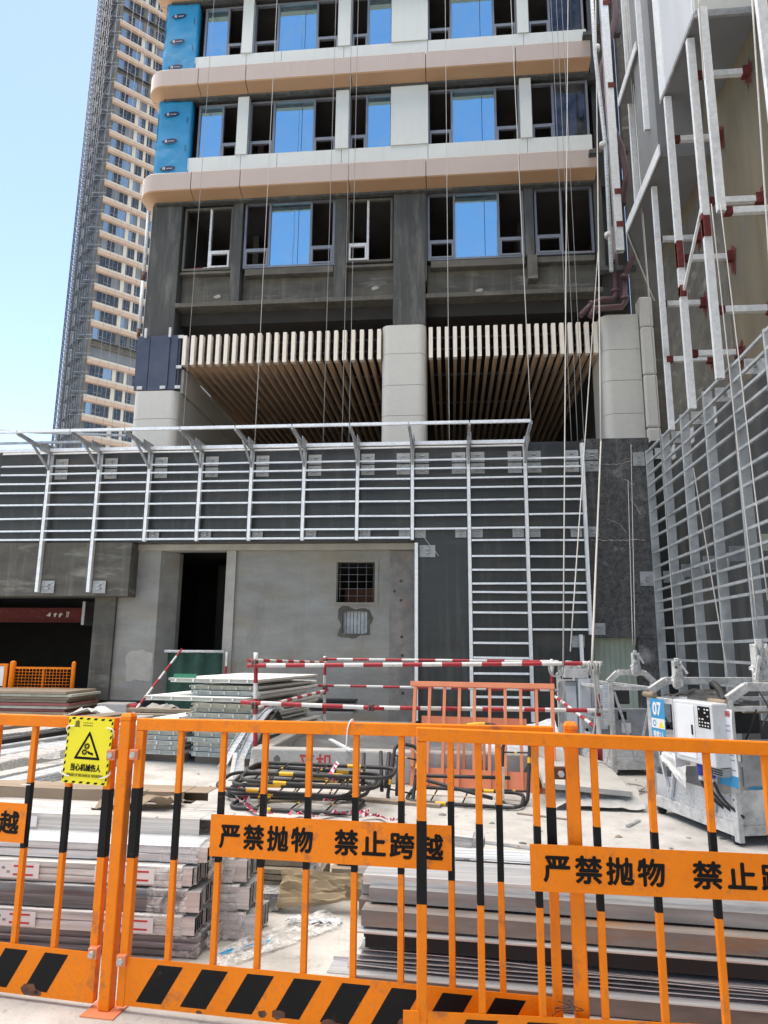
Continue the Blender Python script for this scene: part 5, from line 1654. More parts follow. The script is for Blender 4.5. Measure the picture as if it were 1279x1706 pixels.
carton('topmost long brown carton with a pink edged open end', (-4.4, 4.50, 0.60), (-1.62, 4.46, 0.60), 0.20, 0.09, 'carton', True)
m = MB(); m.grid(lambda u, v_: (-2.05 + 0.45 * u, 4.05 + 0.28 * v_, 0.61 + 0.05 * noise.noise((u * 4, v_ * 4, 2)) + 0.06 * u * (1 - v_)), 12, 8, sm=False)
tag(m.build('torn_cardboard', M['carton'], solid=0.003), 'torn brown cardboard sheet lying over the cartons of the left stack', 'cardboard')

# middle heap: grubby paper wrapped bundles with crumpled kraft paper, and a labelled bluish bundle
GM = 'paper wrapped bundles between the two stacks'
bundle('upper grubby paper wrapped bundle behind the sign of the middle fence panel', (-3.0, 4.70, 0.255), (-0.83, 4.64, 0.25), 0.24, 0.10, 'kraftdark', 21, GM, amp=0.012)
bundle('middle grubby paper wrapped bundle with a frayed right end', (-3.0, 4.66, 0.155), (-0.78, 4.60, 0.15), 0.24, 0.10, 'kraftdark', 22, GM, amp=0.012)
bundle('short dark bundle lying lowest beside the left stack ends', (-3.0, 4.52, 0.055), (-1.02, 4.46, 0.055), 0.2, 0.1, 'filmgrey', 23, GM, amp=0.01, wrap=True)
bundle('bluish labelled bundle between the kraft paper and the steel tubes', (-0.72, 4.80, 0.225), (0.02, 4.72, 0.225), 0.24, 0.085, 'filmblue', 24, GM, labels=1, ends=4, wrap=True)
bundle('white film bundle resting on the bluish labelled one', (-0.70, 4.84, 0.31), (-0.12, 4.78, 0.31), 0.2, 0.075, 'film', 25, GM, ends=4, wrap=True)
bundle('short white and black ended bundle right of the bluish labelled one', (-0.05, 4.92, 0.31), (0.13, 4.90, 0.30), 0.16, 0.07, 'film', 26, GM, ends=3)
m = MB(); m.box(-0.75, 0.1, 4.62, 4.95, 0, 0.175); m.box(-1.0, -0.5, 4.75, 5.0, 0, 0.09)
tag(m.build('timber_block', M['wood']), 'dark timber block carrying the bluish labelled bundle', 'timber')
def crumple(fn0, nu, nv, amp, seed, label, mt, name, cat, sol=0.0015, fr=5.0):
    m = MB()
    def f(u, v_):
        p = Vector(fn0(u, v_))
        k = noise.noise((u * fr + seed, v_ * fr, seed * 1.7)) + 0.6 * noise.noise((u * fr * 2.3, v_ * fr * 2.3 + seed, 4.0))
        k2 = noise.noise((u * fr + 9, v_ * fr + seed, 2.0))
        return p + Vector((k2 * amp * 0.8, k2 * amp * 0.5, abs(k) * amp))
    m.grid(f, nu, nv, sm=False)
    return tag(m.build(name, M[mt], solid=sol), label, cat)
for k, (z, y) in enumerate(((0.50, 3.84), (0.41, 3.80), (0.30, 4.02), (0.16, 3.98), (0.06, 3.82))):
    crumple(lambda u, v_: (-1.30 + 0.05 * (k % 3) + 0.05 * u, y - 0.02 + 0.20 * u, z + 0.02 - 0.10 * v_), 8, 8, 0.03, 90.0 + k * 3, 'crinkled clear film torn round the open profile ends, %s of five' % ('topmost', 'second', 'middle', 'fourth', 'lowest')[k], 'clearfilm', 'plastic_scrap', 'plastic', fr=6)
# large torn kraft paper drooping to the right
crumple(lambda u, v_: (-1.02 + 0.78 * u, 4.44 - 0.10 * v_ + 0.05 * u, 0.215 - 0.19 * v_ * (1 - 0.75 * u) - 0.06 * u), 20, 12, 0.035, 3.0, 'large torn sheet of brown kraft paper drooping from the middle bundles', 'kraft', 'kraft_paper', 'paper')
crumple(lambda u, v_: (-0.62 + 0.30 * u, 4.30 + 0.05 * v_, 0.10 - 0.10 * u * v_ + 0.08 * (1 - v_) * (1 - u)), 9, 6, 0.03, 8.0, 'small folded flap of kraft paper hanging over the dark gap', 'kraft', 'kraft_paper', 'paper')
crumple(lambda u, v_: (-0.88 + 0.09 * u, 4.50 - 0.01 * v_, 0.31 - 0.22 * v_), 6, 12, 0.03, 12.0, 'frayed white plastic hanging from the end of the paper bundles', 'clearfilm', 'plastic_scrap', 'plastic')
crumple(lambda u, v_: (-1.22 + 0.50 * u + 0.10 * v_, 3.78 + 0.62 * u - 0.22 * v_, 0.006), 22, 12, 0.035, 17.0, 'crumpled clear plastic film with a blue edge on the floor by the left stack', 'clearfilm', 'plastic_film', 'plastic', fr=7)
crumple(lambda u, v_: (-0.93 + 0.30 * u, 4.16 + 0.07 * v_ + 0.05 * u, 0.006 + 0.02 * (1 - u)), 14, 6, 0.03, 23.0, 'bluish white scrap of film at the tip of the clear plastic', 'filmblue', 'plastic_scrap', 'plastic', fr=7)
crumple(lambda u, v_: (-1.16 + 0.22 * u, 3.72 + 0.22 * u + 0.03 * v_, 0.012), 10, 3, 0.012, 29.0, 'narrow blue strip along the clear plastic on the floor', 'bluepaper', 'plastic_scrap', 'plastic')

# ------------------------------------------------------------------ steel stock behind the right panels
GR = 'long steel members stacked behind the right fence panels'
eR = Vector((0.9965, -0.078, 0)); nR = Vector((0.078, 0.9965, 0))
OR_ = Vector((-0.47, 3.44, 0))
def RP(s_, v_, z):
    return OR_ + eR * s_ + nR * v_ + Vector((0, 0, z))
def steel(label, name, cat, mt, kind, s0, v_, z, a, b, L=4.2, tilt=0.0, t=0.005, group=GR):
    m = MB()
    p, q = RP(s0, v_, z), RP(s0 + L, v_ + tilt, z)
    if kind == 'tube':
        m.htube(p, q, a, b, t, mi_in=1)
        m.obox(p + eR * 0.25, nR * (a / 2 - t), Vector((0, 0, b / 2 - t)), eR * 0.002, 1)
    elif kind == 'angle':
        m.angle(p, q, a, b, t)
    elif kind == 'channel':
        m.channel(p, q, a, b, t, up=(0, 0, -1))
    elif kind == 'pipe':
        m.pipe(p, q, a / 2, a / 2 - t)
    elif kind == 'plate':
        N_ = 24
        def f(u, w_):
            k = 0.010 * math.sin(u * 7 + z * 90) * (1 - u)
            return p + eR * (u * L) + nR * ((w_ - 0.5) * a + tilt * u) + Vector((0, 0, k + 0.006 * noise.noise((u * 6, w_, z * 40))))
        m.grid(f, N_, 2, sm=False)
    o = m.build(name, [M[mt], M['black']], bevel=0.002 if kind in ('tube', 'channel') else 0, solid=b if kind == 'plate' else 0)
    return tag(o, label, cat, group)
steel('rusty brown channel lying lowest at the front of the steel stack', 'steel_channel', 'steel channel', 'rusty', 'channel', 0.03, 0.06, 0.072, 0.11, 0.068)
steel('second rusty channel on the floor behind the front one', 'steel_channel', 'steel channel', 'rusty', 'channel', 0.10, 0.20, 0.072, 0.11, 0.068)
steel('pale galvanised strip sticking out farthest left, low in the steel stack', 'steel_angle', 'steel angle', 'galvstrip', 'angle', -0.10, 0.12, 0.078, 0.13, 0.022, t=0.006)
for k, lab in enumerate(('lowest', 'second', 'third', 'fourth', 'topmost')):
    steel('thin galvanised sheet strip, %s of the fan of five near the ground' % lab, 'sheet_strip', 'sheet strip', ('galvstrip', 'galvdull', 'galvstrip', 'galvlight', 'galvstrip')[k], 'plate', -0.02 + 0.012 * k, 0.10 + 0.008 * k, 0.106 + 0.011 * k, 0.12, 0.003, tilt=-0.02 * k)
steel('black steel box section above the fan of sheet strips', 'steel_tube', 'steel tube', 'steelblack', 'tube', 0.06, 0.11, 0.202, 0.10, 0.066)
steel('black steel box section tucked behind the front black one', 'steel_tube', 'steel tube', 'steelblack', 'tube', 0.03, 0.23, 0.20, 0.10, 0.065)
steel('bright galvanised angle lying above the black box section', 'steel_angle', 'steel angle', 'galvstrip', 'angle', 0.015, 0.135, 0.238, 0.105, 0.014, t=0.007)
steel('rust streaked round edged tube across the middle of the steel stack', 'steel_tube', 'steel tube', 'rusty', 'tube', 0.04, 0.115, 0.291, 0.105, 0.070)
steel('rusty tube behind the rust streaked one', 'steel_tube', 'steel tube', 'rusty', 'tube', 0.00, 0.25, 0.290, 0.10, 0.072)
steel('grey bare steel tube resting on the rust streaked one', 'steel_tube', 'steel tube', 'steelgrey', 'tube', 0.06, 0.19, 0.368, 0.10, 0.062)
steel('grey tube behind the upper grey one', 'steel_tube', 'steel tube', 'steelgrey', 'tube', 0.0, 0.31, 0.362, 0.10, 0.066)
steel('pale blue galvanised purlin along the top of the steel stack', 'steel_channel', 'steel channel', 'galvstrip', 'channel', 0.02, 0.27, 0.440, 0.16, 0.045)
steel('second galvanised purlin behind the top one', 'steel_channel', 'steel channel', 'galvstrip', 'channel', -0.06, 0.44, 0.435, 0.15, 0.045)
steel('wide pale sheet at the back of the steel stack top', 'sheet_strip', 'sheet strip', 'filmblue', 'plate', 0.42, 0.64, 0.435, 0.20, 0.006)
steel('grey tube under the wide pale sheet', 'steel_tube', 'steel tube', 'steelgrey', 'tube', 0.12, 0.44, 0.370, 0.10, 0.066)
steel('rear grey tube low in the steel stack', 'steel_tube', 'steel tube', 'steelgrey', 'tube', 0.12, 0.58, 0.36, 0.12, 0.10)
steel('large rear box section low in the steel stack', 'steel_tube', 'steel tube', 'steelblack', 'tube', 0.12, 0.45, 0.16, 0.20, 0.30)
steel('short galvanised channel lying on the purlins near the right post', 'steel_channel', 'steel channel', 'galvdull', 'channel', 0.9, 0.52, 0.475, 0.07, 0.035, L=0.42)
steel('galvanised angle lying on the purlins at the far right', 'steel_angle', 'steel angle', 'galv', 'angle', 1.35, 0.50, 0.452, 0.09, 0.05, L=2.2)
# loose pieces on the floor behind the stack
def lying(label, name, cat, mt, pa, pb, w_, h, kind='tube', z=0.0):
    a, b = W(*pa, Z=z + h / 2), W(*pb, Z=z + h / 2)
    m = MB()
    if kind == 'tube':
        m.htube(a, b, w_, h, 0.005)
    elif kind == 'pipe':
        m.pipe(a, b, w_ / 2, w_ / 2 - 0.004)
    elif kind == 'channel':
        m.channel(a + V(0, 0, -h / 2), b + V(0, 0, -h / 2), w_, h, 0.004)
    else:
        m.bar(a, b, w_, h)
    return tag(m.build(name, M[mt]), label, cat)
lying('short rusty box section lying behind the steel stack', 'steel_tube', 'steel tube', 'rusty', (755, 1462), (905, 1480), 0.12, 0.13)
lying('galvanised square tube end lying on the floor near the short rusty section', 'steel_tube', 'steel tube', 'galv', (812, 1440), (905, 1448), 0.06, 0.06)
lying('small dull offcut left of the galvanised tube end', 'steel_offcut', 'offcut', 'galvdull', (780, 1443), (815, 1446), 0.05, 0.05)
lying('long flat galvanised bar on the bare floor, nearest of two', 'flat_bar', 'flat bar', 'galvdull', (690, 1423), (905, 1423), 0.09, 0.012, 'bar')
lying('long flat galvanised bar on the bare floor, farther of two, lying askew', 'flat_bar', 'flat bar', 'galvdull', (700, 1390), (905, 1416), 0.07, 0.010, 'bar')
lying('thin timber plank on the floor beside the orange barrier', 'timber_plank', 'plank', 'wood', (520, 1325), (735, 1342), 0.12, 0.03, 'bar')
lying('second thin plank on the floor under the black barriers', 'timber_plank', 'plank', 'wood', (430, 1335), (560, 1330), 0.10, 0.025, 'bar')

# ================================================================== left middle ground: long pale lengths on the floor
GL = 'long pale lengths lying across the yard at the left'
def length_(label, pa, pb, w_, h, z, mt, seed, lump=True):
    a, b = W(*pa, Z=z), W(*pb, Z=z)
    d = (b - a).normalized()
    a = a - d * 1.5
    if lump:
        t = bundle(label, a, b, w_, h, mt, seed, GL, amp=0.012, name='wrapped_length')
    else:
        m = MB(); m.htube(a, b, w_, h, 0.006)
        t = tag(m.build('steel_tube', M[mt]), label, 'steel tube', GL)
    return t
length_('pale film wrapped length nearest the left fence panel in the yard', (0, 1310), (212, 1262), 0.26, 0.10, 0.05, 'filmblue', 31)
length_('second pale wrapped length behind the nearest one at the left', (0, 1296), (212, 1252), 0.24, 0.10, 0.06, 'film', 32)
length_('white crumpled film length with a dark gap under it at the left', (0, 1276), (150, 1245), 0.34, 0.16, 0.10, 'film', 33)
length_('bluish wrapped length crossing behind the yellow sign', (0, 1262), (225, 1226), 0.3, 0.14, 0.12, 'filmblue', 34)
length_('dark grey steel tube crossing behind the yellow sign', (0, 1240), (222, 1204), 0.14, 0.12, 0.20, 'steelblack', 35, False)
length_('lower dark grey tube beside the first one behind the sign', (0, 1250), (222, 1214), 0.14, 0.12, 0.16, 'galvdull', 36, False)
length_('pale flat length at the rear of the left pile', (0, 1226), (240, 1196), 0.4, 0.10, 0.25, 'film', 37)
length_('brown wrapped length at the rear of the left pile', (0, 1214), (200, 1192), 0.4, 0.10, 0.28, 'kraftdark', 38)
crumple(lambda u, v_: W(0 + 100 * u, 1232 + 34 * v_, Z=0.16), 18, 8, 0.06, 41.0, 'loose white film draped over the left pile behind the fence', 'clearfilm', 'plastic_film', 'plastic')
# timber and board pile before the dark garage
GP = 'boards in the pile before the dark garage'
def board(label, z, mt, j, h=0.05):
    m = MB()
    a, b = W(-60, 1180, Y=14.2), W(128 + j, 1180, Y=14.2)
    m.obox(((a.x + b.x) / 2, 14.45 + 0.02 * (j % 5), z), ((b.x - a.x) / 2, 0, 0.0), (0, 0.62, 0), (0, 0, h / 2))
    return tag(m.build('board', M[mt], bevel=0.004), label, 'board', GP)
names_ = ('lowest', 'second lowest', 'third', 'fourth', 'fifth', 'sixth', 'seventh', 'eighth', 'ninth', 'topmost')
for k in range(10):
    mt = ('wood', 'woodred', 'carton', 'woodred', 'panelcore', 'woodred', 'wood', 'carton', 'panelcore', 'wood')[k]
    board('%s %s board in the pile before the dark garage' % (names_[k], {'wood': 'grey timber', 'woodred': 'red edged', 'carton': 'brown', 'panelcore': 'pale'}[mt]), 0.08 + 0.058 * k, mt, (k * 37) % 11 - 8)
# distant orange mesh barrier at the garage
mbx = thing('mesh_barrier', 'orange barrier with wire mesh infill standing before the dark garage', 'barrier', (-8.9, 14.95, 0))
X0_, X1_ = W(20, 1150, Y=14.98).x, W(119, 1150, Y=14.98).x
for x, wd in ((X0_ - 0.04, 0.13), (X1_, 0.09)):
    m = MB(); m.tube([(x, 14.98, 0), (x, 14.98, 1.16), (x, 14.98, 1.19), (x, 14.98, 1.205)], [wd / 2, wd / 2, wd * 0.4, wd * 0.15], 12); m.build('post', M['orange'], mbx)
m = MB(); m.box(X0_ + 0.03, X1_ - 0.05, 14.96, 15.0, 1.03, 1.075); m.box(X0_ + 0.03, X1_ - 0.05, 14.96, 15.0, 0.4, 0.44)
m.box((X0_ + X1_) / 2 - 0.02, (X0_ + X1_) / 2 + 0.02, 14.965, 14.995, 0.442, 1.028); m.build('frame', M['orange'], mbx)
m = MB()
n_ = 16
for k in range(1, n_):
    x = X0_ + 0.05 + (X1_ - X0_ - 0.1) * k / n_
    m.tube([(x, 14.955, 0.44), (x, 14.955, 1.03)], 0.005, 4)
for k in range(1, 9):
    m.tube([(X0_ + 0.05, 14.953, 0.44 + 0.066 * k), (X1_ - 0.05, 14.953, 0.44 + 0.066 * k)], 0.005, 4)
m.build('wire_mesh', M['orange'], mbx)
t = thing('board_barrier', 'orange framed white board at the left edge before the dark garage', 'barrier', (-10.2, 14.9, 0))
m = MB(); m.box(-11.2, X0_ - 0.13, 14.92, 14.96, 1.09, 1.14); m.box(X0_ - 0.20, X0_ - 0.13, 14.92, 14.96, 0.3, 1.09); m.box(-11.2, X0_ - 0.2, 14.92, 14.96, 0.3, 0.36); m.build('frame', M['orange'], t)
m = MB(); m.box(-11.2, X0_ - 0.21, 14.93, 14.95, 0.66, 1.085); m.build('board', M['paper'], t)
# block, cloth and red bucket before the column
m = MB(); m.box(-7.40, -6.75, 14.5, 15.0, 0, 0.36); tag(m.build('concrete_block', M['plinth'], bevel=0.02), 'pale concrete block at the foot of the rendered column', 'block')
m = MB(); m.tube([(-6.62, 14.6, 0), (-6.62, 14.6, 0.28), (-6.62, 14.6, 0.36)], [0.10, 0.12, 0.125], 14); tag(m.build('bucket', M['redpaint']), 'dark red bucket beside the pale concrete block', 'bucket')
crumple(lambda u, v_: (-7.5 + 1.5 * u, 13.4 + 0.5 * v_, 0.18 + 0.1 * math.sin(u * 5)), 14, 6, 0.12, 51.0, 'heap of grey cloth and scrap sheeting before the column', 'sack', 'cloth_heap', 'cloth')
crumple(lambda u, v_: (-5.9 + 0.9 * u, 13.2 + 0.4 * v_, 0.30 + 0.08 * math.sin(u * 4)), 14, 6, 0.16, 57.0, 'crumpled grey sheeting on planks before the doorway', 'plaster_light', 'cloth_heap', 'cloth')
for k in range(3):
    m = MB(); m.obox((-5.4 + 0.2 * k, 12.6 + 0.25 * k, 0.22 + 0.07 * k), (1.1, -0.1, 0), (0, 0.1, 0), (0, 0, 0.03)); tag(m.build('timber_plank', M['wood']), 'grey plank before the doorway, %s of three' % ('nearest', 'middle', 'farthest')[k], 'plank', 'grey planks before the doorway')
# green net across the doorway, rail on it, leaning banded pole
nt = thing('safety_net', 'dark green safety net hung across the foot of the doorway', 'safety net', (-5.6, 15.3, 0))
m = MB()
m.grid(lambda u, v_: (-6.24 + 1.24 * u, 15.25 + 0.05 * math.sin(u * 19) * (1 - 0.3 * v_) + 0.03 * math.sin(u * 7 + v_ * 3), 1.43 - 1.36 * v_ - 0.03 * math.sin(u * 3.14)), 40, 12)
m.build('net', M['green'], nt)
m = MB(); m.tube([(-6.3, 15.22, 1.44), (-4.95, 15.22, 1.44)], 0.03, 8); m.build('rail', M['aluwhite'], nt)
banded((-4.92, 15.3, 0.2), (-4.92, 15.3, 1.44), 0.026, 0.3, 0, 'guard_pole', 'thin upright red and white pole at the right jamb of the doorway', 'guard pole')
banded(W(222, 1187, Y=13.9), W(303, 1081, Y=14.9), 0.024, 0.22, 1, 'guard_pole', 'red and white pole leaning against the column by the doorway', 'guard pole')
# ================================================================== stacked sandwich panels
def sandwich(label, c, e, L, wd, z, seed, name='sandwich_panel'):
    """c = front left corner on plan, e = direction of the front edge; skins with hooked lips, pale core"""
    e = Vector(e).normalized(); d = Vector((-e.y, e.x, 0))
    c = Vector((c[0], c[1], z))
    th = 0.052
    t = thing(name, label, 'panel', c + e * wd / 2 + d * L / 2, 'sandwich panels in the stacks')
    m = MB()
    m.obox(c + e * wd / 2 + d * L / 2 + V(0, 0, th / 2), e * (wd / 2 - 0.02), d * (L / 2 - 0.012), V(0, 0, th / 2 - 0.004)); m.build('core', M['panelcore'], t)
    m = MB()
    m.obox(c + e * wd / 2 + d * L / 2 + V(0, 0, th - 0.002), e * wd / 2, d * L / 2, V(0, 0, 0.002))
    m.obox(c + e * wd / 2 + d * L / 2 + V(0, 0, 0.002), e * (wd / 2 - 0.03), d * L / 2, V(0, 0, 0.002))
    for k in range(5):
        u = wd * (0.08 + 0.2 * k)
        m.obox(c + e * u + V(0, 0, th * 0.5) + d * 0.003, e * 0.012, d * 0.006, V(0, 0, th * 0.34))
    m.obox(c + e * wd + d * L / 2 + V(0, 0, th * 0.72), e * 0.002, d * L / 2, V(0, 0, th * 0.26))
    m.obox(c + d * L / 2 + V(0, 0, th * 0.72), e * 0.002, d * L / 2, V(0, 0, th * 0.26))
    m.build('skin', M['panelwhite'], t)
    return t
eS = Vector((0.988, -0.15, 0)).normalized()
ordn = ('lowest', 'second', 'third', 'fourth', 'fifth', 'sixth', 'seventh', 'eighth', 'ninth', 'tenth', 'eleventh', 'twelfth', 'thirteenth', 'fourteenth', 'topmost')
rnd = random.Random(5)
zz = 0.10
for k in range(15):
    dx = rnd.uniform(-0.05, 0.05); dy = rnd.uniform(-0.06, 0.06)
    wd = 1.02
    if k == 11:
        dx, dy, wd = -0.55, -0.25, 1.45
    if k == 14:
        dx, dy, wd = -0.28, -0.12, 1.30
    if k in (6, 7):
        dx -= 0.16
    sandwich('pale sandwich panel, %s from the ground in the tall stack' % ordn[k] if k < 14 else 'topmost pale sandwich panel of the tall stack, overhanging with a green lip', (-3.50 + dx, 9.45 + dy), eS, 2.3, wd, zz, k)
    zz += 0.0635 if k not in (10, 13) else 0.10
m = MB(); c0 = W(284, 1131, Y=9.2); m.box(c0.x - 0.02, c0.x + 0.28, 9.35, 9.40, c0.z - 0.05, c0.z + 0.06)
tag(m.build('green_edge_strip', M['greenpaint']), 'green edge strip sticking out left under the topmost sandwich panel', 'strip')
for k in range(6):
    sandwich('pale sandwich panel, %s from the ground in the low stack left of the tall one' % ('lowest', 'second', 'third', 'fourth', 'fifth', 'sixth')[k], (-4.70 + rnd.uniform(-0.05, 0.05), 9.62 + rnd.uniform(-0.05, 0.05)), eS, 2.3, 1.08, 0.10 + 0.0635 * k, 30 + k)
for x, y, lab in ((-3.4, 9.6, 'front timber bearer under the tall panel stack'), (-3.4, 11.2, 'rear timber bearer under the tall panel stack'), (-4.55, 9.8, 'front timber bearer under the low panel stack')):
    m = MB(); m.obox((x + 0.45, y, 0.05), eS * 0.5, V(0.01, 0.06, 0), V(0, 0, 0.05)); tag(m.build('timber_bearer', M['wood']), lab, 'bearer', 'timber bearers')
# curved pale channels leaning between panels and plinth
def strip(pts, w_, label, mt='filmblue'):
    """a thin channel bent along a curve: web with two small flanges"""
    P = smooth(pts, 6)
    n = len(P)
    prof = [(-0.5, -0.03), (-0.5, 0.0), (0.5, 0.0), (0.5, -0.03)]
    m = MB()
    def f(u, v_):
        i = min(n - 1, int(round(u * (n - 1))))
        d = (P[min(i + 1, n - 1)] - P[max(i - 1, 0)]).normalized()
        s_ = V(1, 0.25, 0).normalized()
        nn = d.cross(s_).normalized()
        a, b = prof[int(round(v_ * 3))]
        return P[i] + s_ * (a * w_) + nn * b
    m.grid(f, n - 1, 3, sm=False)
    return tag(m.build('curved_channel', M[mt], solid=0.006), label, 'channel', 'curved pale channels')
strip([W(368, 1282, Y=8.7), W(392, 1240, Y=8.95), W(418, 1202, Y=9.2), W(440, 1180, Y=9.4), W(452, 1176, Y=9.6)], 0.10, 'pale blue curved channel leaning nearest the tall panel stack')
strip([W(392, 1285, Y=8.55), W(412, 1240, Y=8.75), W(432, 1202, Y=8.95), W(452, 1182, Y=9.1), W(468, 1184, Y=9.3)], 0.10, 'pale blue curved channel leaning beside the plinth corner')
strip([W(425, 1262, Y=8.65), W(436, 1235, Y=8.8), W(446, 1205, Y=8.95), W(458, 1188, Y=9.1), W(466, 1200, Y=9.25)], 0.07, 'dark curved channel behind the front banded post', 'steelblack')
# dark flat stock against the rear wall
for k in range(4):
    m = MB(); m.box(-2.85, -1.95, 14.2 + 0.1 * k, 14.9, 0.25 + 0.07 * k, 0.30 + 0.07 * k); tag(m.build('flat_stock', M['steelblack'] if k % 2 else M['steelgrey']), 'dark flat stock beside the rear wall behind the panel stack, %s of four' % ('lowest', 'second', 'third', 'topmost')[k], 'steel stock', 'dark flat stock')

# ================================================================== hoist plinth with rails
PA, PB = Vector((-2.36, 8.42, 0)), Vector((1.05, 8.42, 0))
eP = (PB - PA).normalized(); nP = Vector((-eP.y, eP.x, 0)); LP = (PB - PA).length; DP = 2.7; HP = 0.36
pl = thing('hoist_plinth', 'open concrete plinth with red chalk marks on its front and damp slab inside', 'plinth', PA + eP * LP / 2 + nP * DP / 2)
def PL(u, v_, z):
    return PA + eP * u + nP * v_ + V(0, 0, z)
def pblock(mb, u0, u1, v0, v1, z0, z1, mi=0):
    mb.obox(PL((u0 + u1) / 2, (v0 + v1) / 2, (z0 + z1) / 2), eP * (u1 - u0) / 2, nP * (v1 - v0) / 2, V(0, 0, (z1 - z0) / 2), mi)
m = MB()
pblock(m, 0, LP, 0, 0.2, 0, HP); pblock(m, 0, LP, DP - 0.2, DP, 0, HP + 0.02); pblock(m, 0, 0.2, 0.2, DP - 0.2, 0, HP); pblock(m, LP - 0.2, LP, 0.2, DP - 0.2, 0, HP)
m.build('curb', M['plinth'], pl, bevel=0.02)
m = MB(); m.grid(lambda u, v_: PL(0.2 + u * (LP - 0.4), 0.2 + v_ * (DP - 0.4), 0.20 + 0.12 * v_ * v_ + 0.05 * noise.noise((u * 5, v_ * 4, 1))), 30, 20); m.build('slab', M['wetslab'], pl)
lettering('平机', PL(0.78, -0.002, 0.215), eP, (0, 0, 1), 0.40, 0.19, M['redink'], pl, name='chalk_lettering', bold=0.012)
m = MB()
for k, (u, z, s_) in enumerate(((0.32, 0.22, 0.05), (1.66, 0.24, 0.07), (1.95, 0.14, 0.05), (2.7, 0.2, 0.06), (3.2, 0.17, 0.05))):
    m.poly([PL(u + s_ * 0.7 * math.cos(q) * (1 + 0.3 * math.sin(3 * q + k)), -0.0015, z + s_ * 1.4 * math.sin(q)) for q in [2 * math.pi * i / 14 for i in range(14)]])
m.build('damp_stain', M['wetslab'], pl)
# slab remains and sloped rubble inside
m = MB(); m.bar(W(550, 1232, Z=0.33), W(586, 1251, Z=0.38), 0.05, 0.02); tag(m.build('white_batten', M['paper']), 'short white batten lying in the plinth', 'batten')
m = MB(); m.grid(lambda u, v_: PL(2.75 + 0.9 * u, 0.9 - 0.75 * v_, 0.26 + 0.38 * (1 - v_) * (0.4 + 0.6 * u) + 0.03 * noise.noise((u * 6, v_ * 5, 3))), 10, 8, sm=False)
tag(m.build('leaning_slab', M['filmblue'], solid=0.05), 'bluish grey slab leaning inside the right end of the plinth', 'slab')
m = MB(); m.grid(lambda u, v_: PL(3.25 + 0.85 * u, 0.25 - 1.25 * v_, 0.08 + 0.34 * (1 - u * 0.6) * (1 - 0.7 * v_)), 8, 6, sm=False)
tag(m.build('concrete_wedge', M['plinth'], solid=0.05), 'pale cement sloped against the right front of the plinth', 'cement')
crumple(lambda u, v_: PL(3.3 + 0.9 * u, -0.75 - 0.35 * v_, 0.02 + 0.15 * (1 - v_)), 12, 6, 0.06, 61.0, 'pale lump of spilt cement before the right end of the plinth', 'plinth', 'cement_lump', 'cement')

# red and white rails round the plinth
b_fl, b_bl, b_fr, b_br = W(425, 1243, Z=HP), W(540, 1206, Z=HP), W(1000, 1268, Z=0.26), W(920, 1226, Z=0.30)
def up_to(b, px, py):
    return W(px, py, Y=b.y)
GB_ = 'red and white guard rails round the plinth'
banded(b_fl, up_to(b_fl, 426, 1087), 0.026, 0.19, 0, 'guard_post', 'red and white upright at the front left of the plinth', 'guard post', GB_)
banded(b_bl, up_to(b_bl, 541, 1093), 0.024, 0.16, 1, 'guard_post', 'red and white upright at the rear left of the plinth', 'guard post', GB_)
banded(b_fr, up_to(b_fr, 993, 1120), 0.030, 0.24, 0, 'guard_post', 'thick red and white upright at the front right wound with rope', 'guard post', GB_)
banded(b_br, up_to(b_br, 919, 1098), 0.024, 0.17, 0, 'guard_post', 'red and white upright at the rear right of the plinth', 'guard post', GB_)
yl, yr = b_fl.y - 0.05, b_fr.y - 0.05
banded(W(412, 1109, Y=yl), W(1003, 1105, Y=yr), 0.026, 0.235, 0, 'guard_rail', 'front upper red and white rail above the plinth', 'guard rail', GB_)
banded(W(401, 1170, Y=yl), W(640, 1180, Y=(yl * 0.6 + yr * 0.4)), 0.026, 0.235, 0, 'guard_rail', 'front lower red and white rail, left length', 'guard rail', GB_)
banded(W(632, 1179, Y=(yl * 0.6 + yr * 0.4)), W(1013, 1184, Y=yr), 0.025, 0.235, 1, 'guard_rail', 'front lower red and white rail, right length', 'guard rail', GB_)
banded(W(535, 1098, Y=b_bl.y), W(930, 1102, Y=b_br.y), 0.020, 0.26, 0, 'guard_rail', 'rear upper red and white rail before the plaster wall', 'guard rail', GB_)
banded(W(530, 1142, Y=b_bl.y), W(930, 1150, Y=b_br.y), 0.020, 0.26, 0, 'guard_rail', 'rear lower red and white rail before the plaster wall', 'guard rail', GB_)
banded(W(413, 1100, Y=b_fl.y), W(545, 1104, Y=b_bl.y), 0.022, 0.2, 0, 'guard_rail', 'left end upper red and white rail running back over the plinth', 'guard rail', GB_)
banded(W(426, 1180, Y=b_fl.y), W(545, 1150, Y=b_bl.y), 0.022, 0.2, 1, 'guard_rail', 'left end lower red and white rail running back over the plinth', 'guard rail', GB_)
banded(W(924, 1160, Y=b_br.y), W(992, 1212, Y=b_fr.y), 0.022, 0.2, 1, 'guard_rail', 'slanting red and white brace at the right end of the plinth', 'guard rail', GB_)
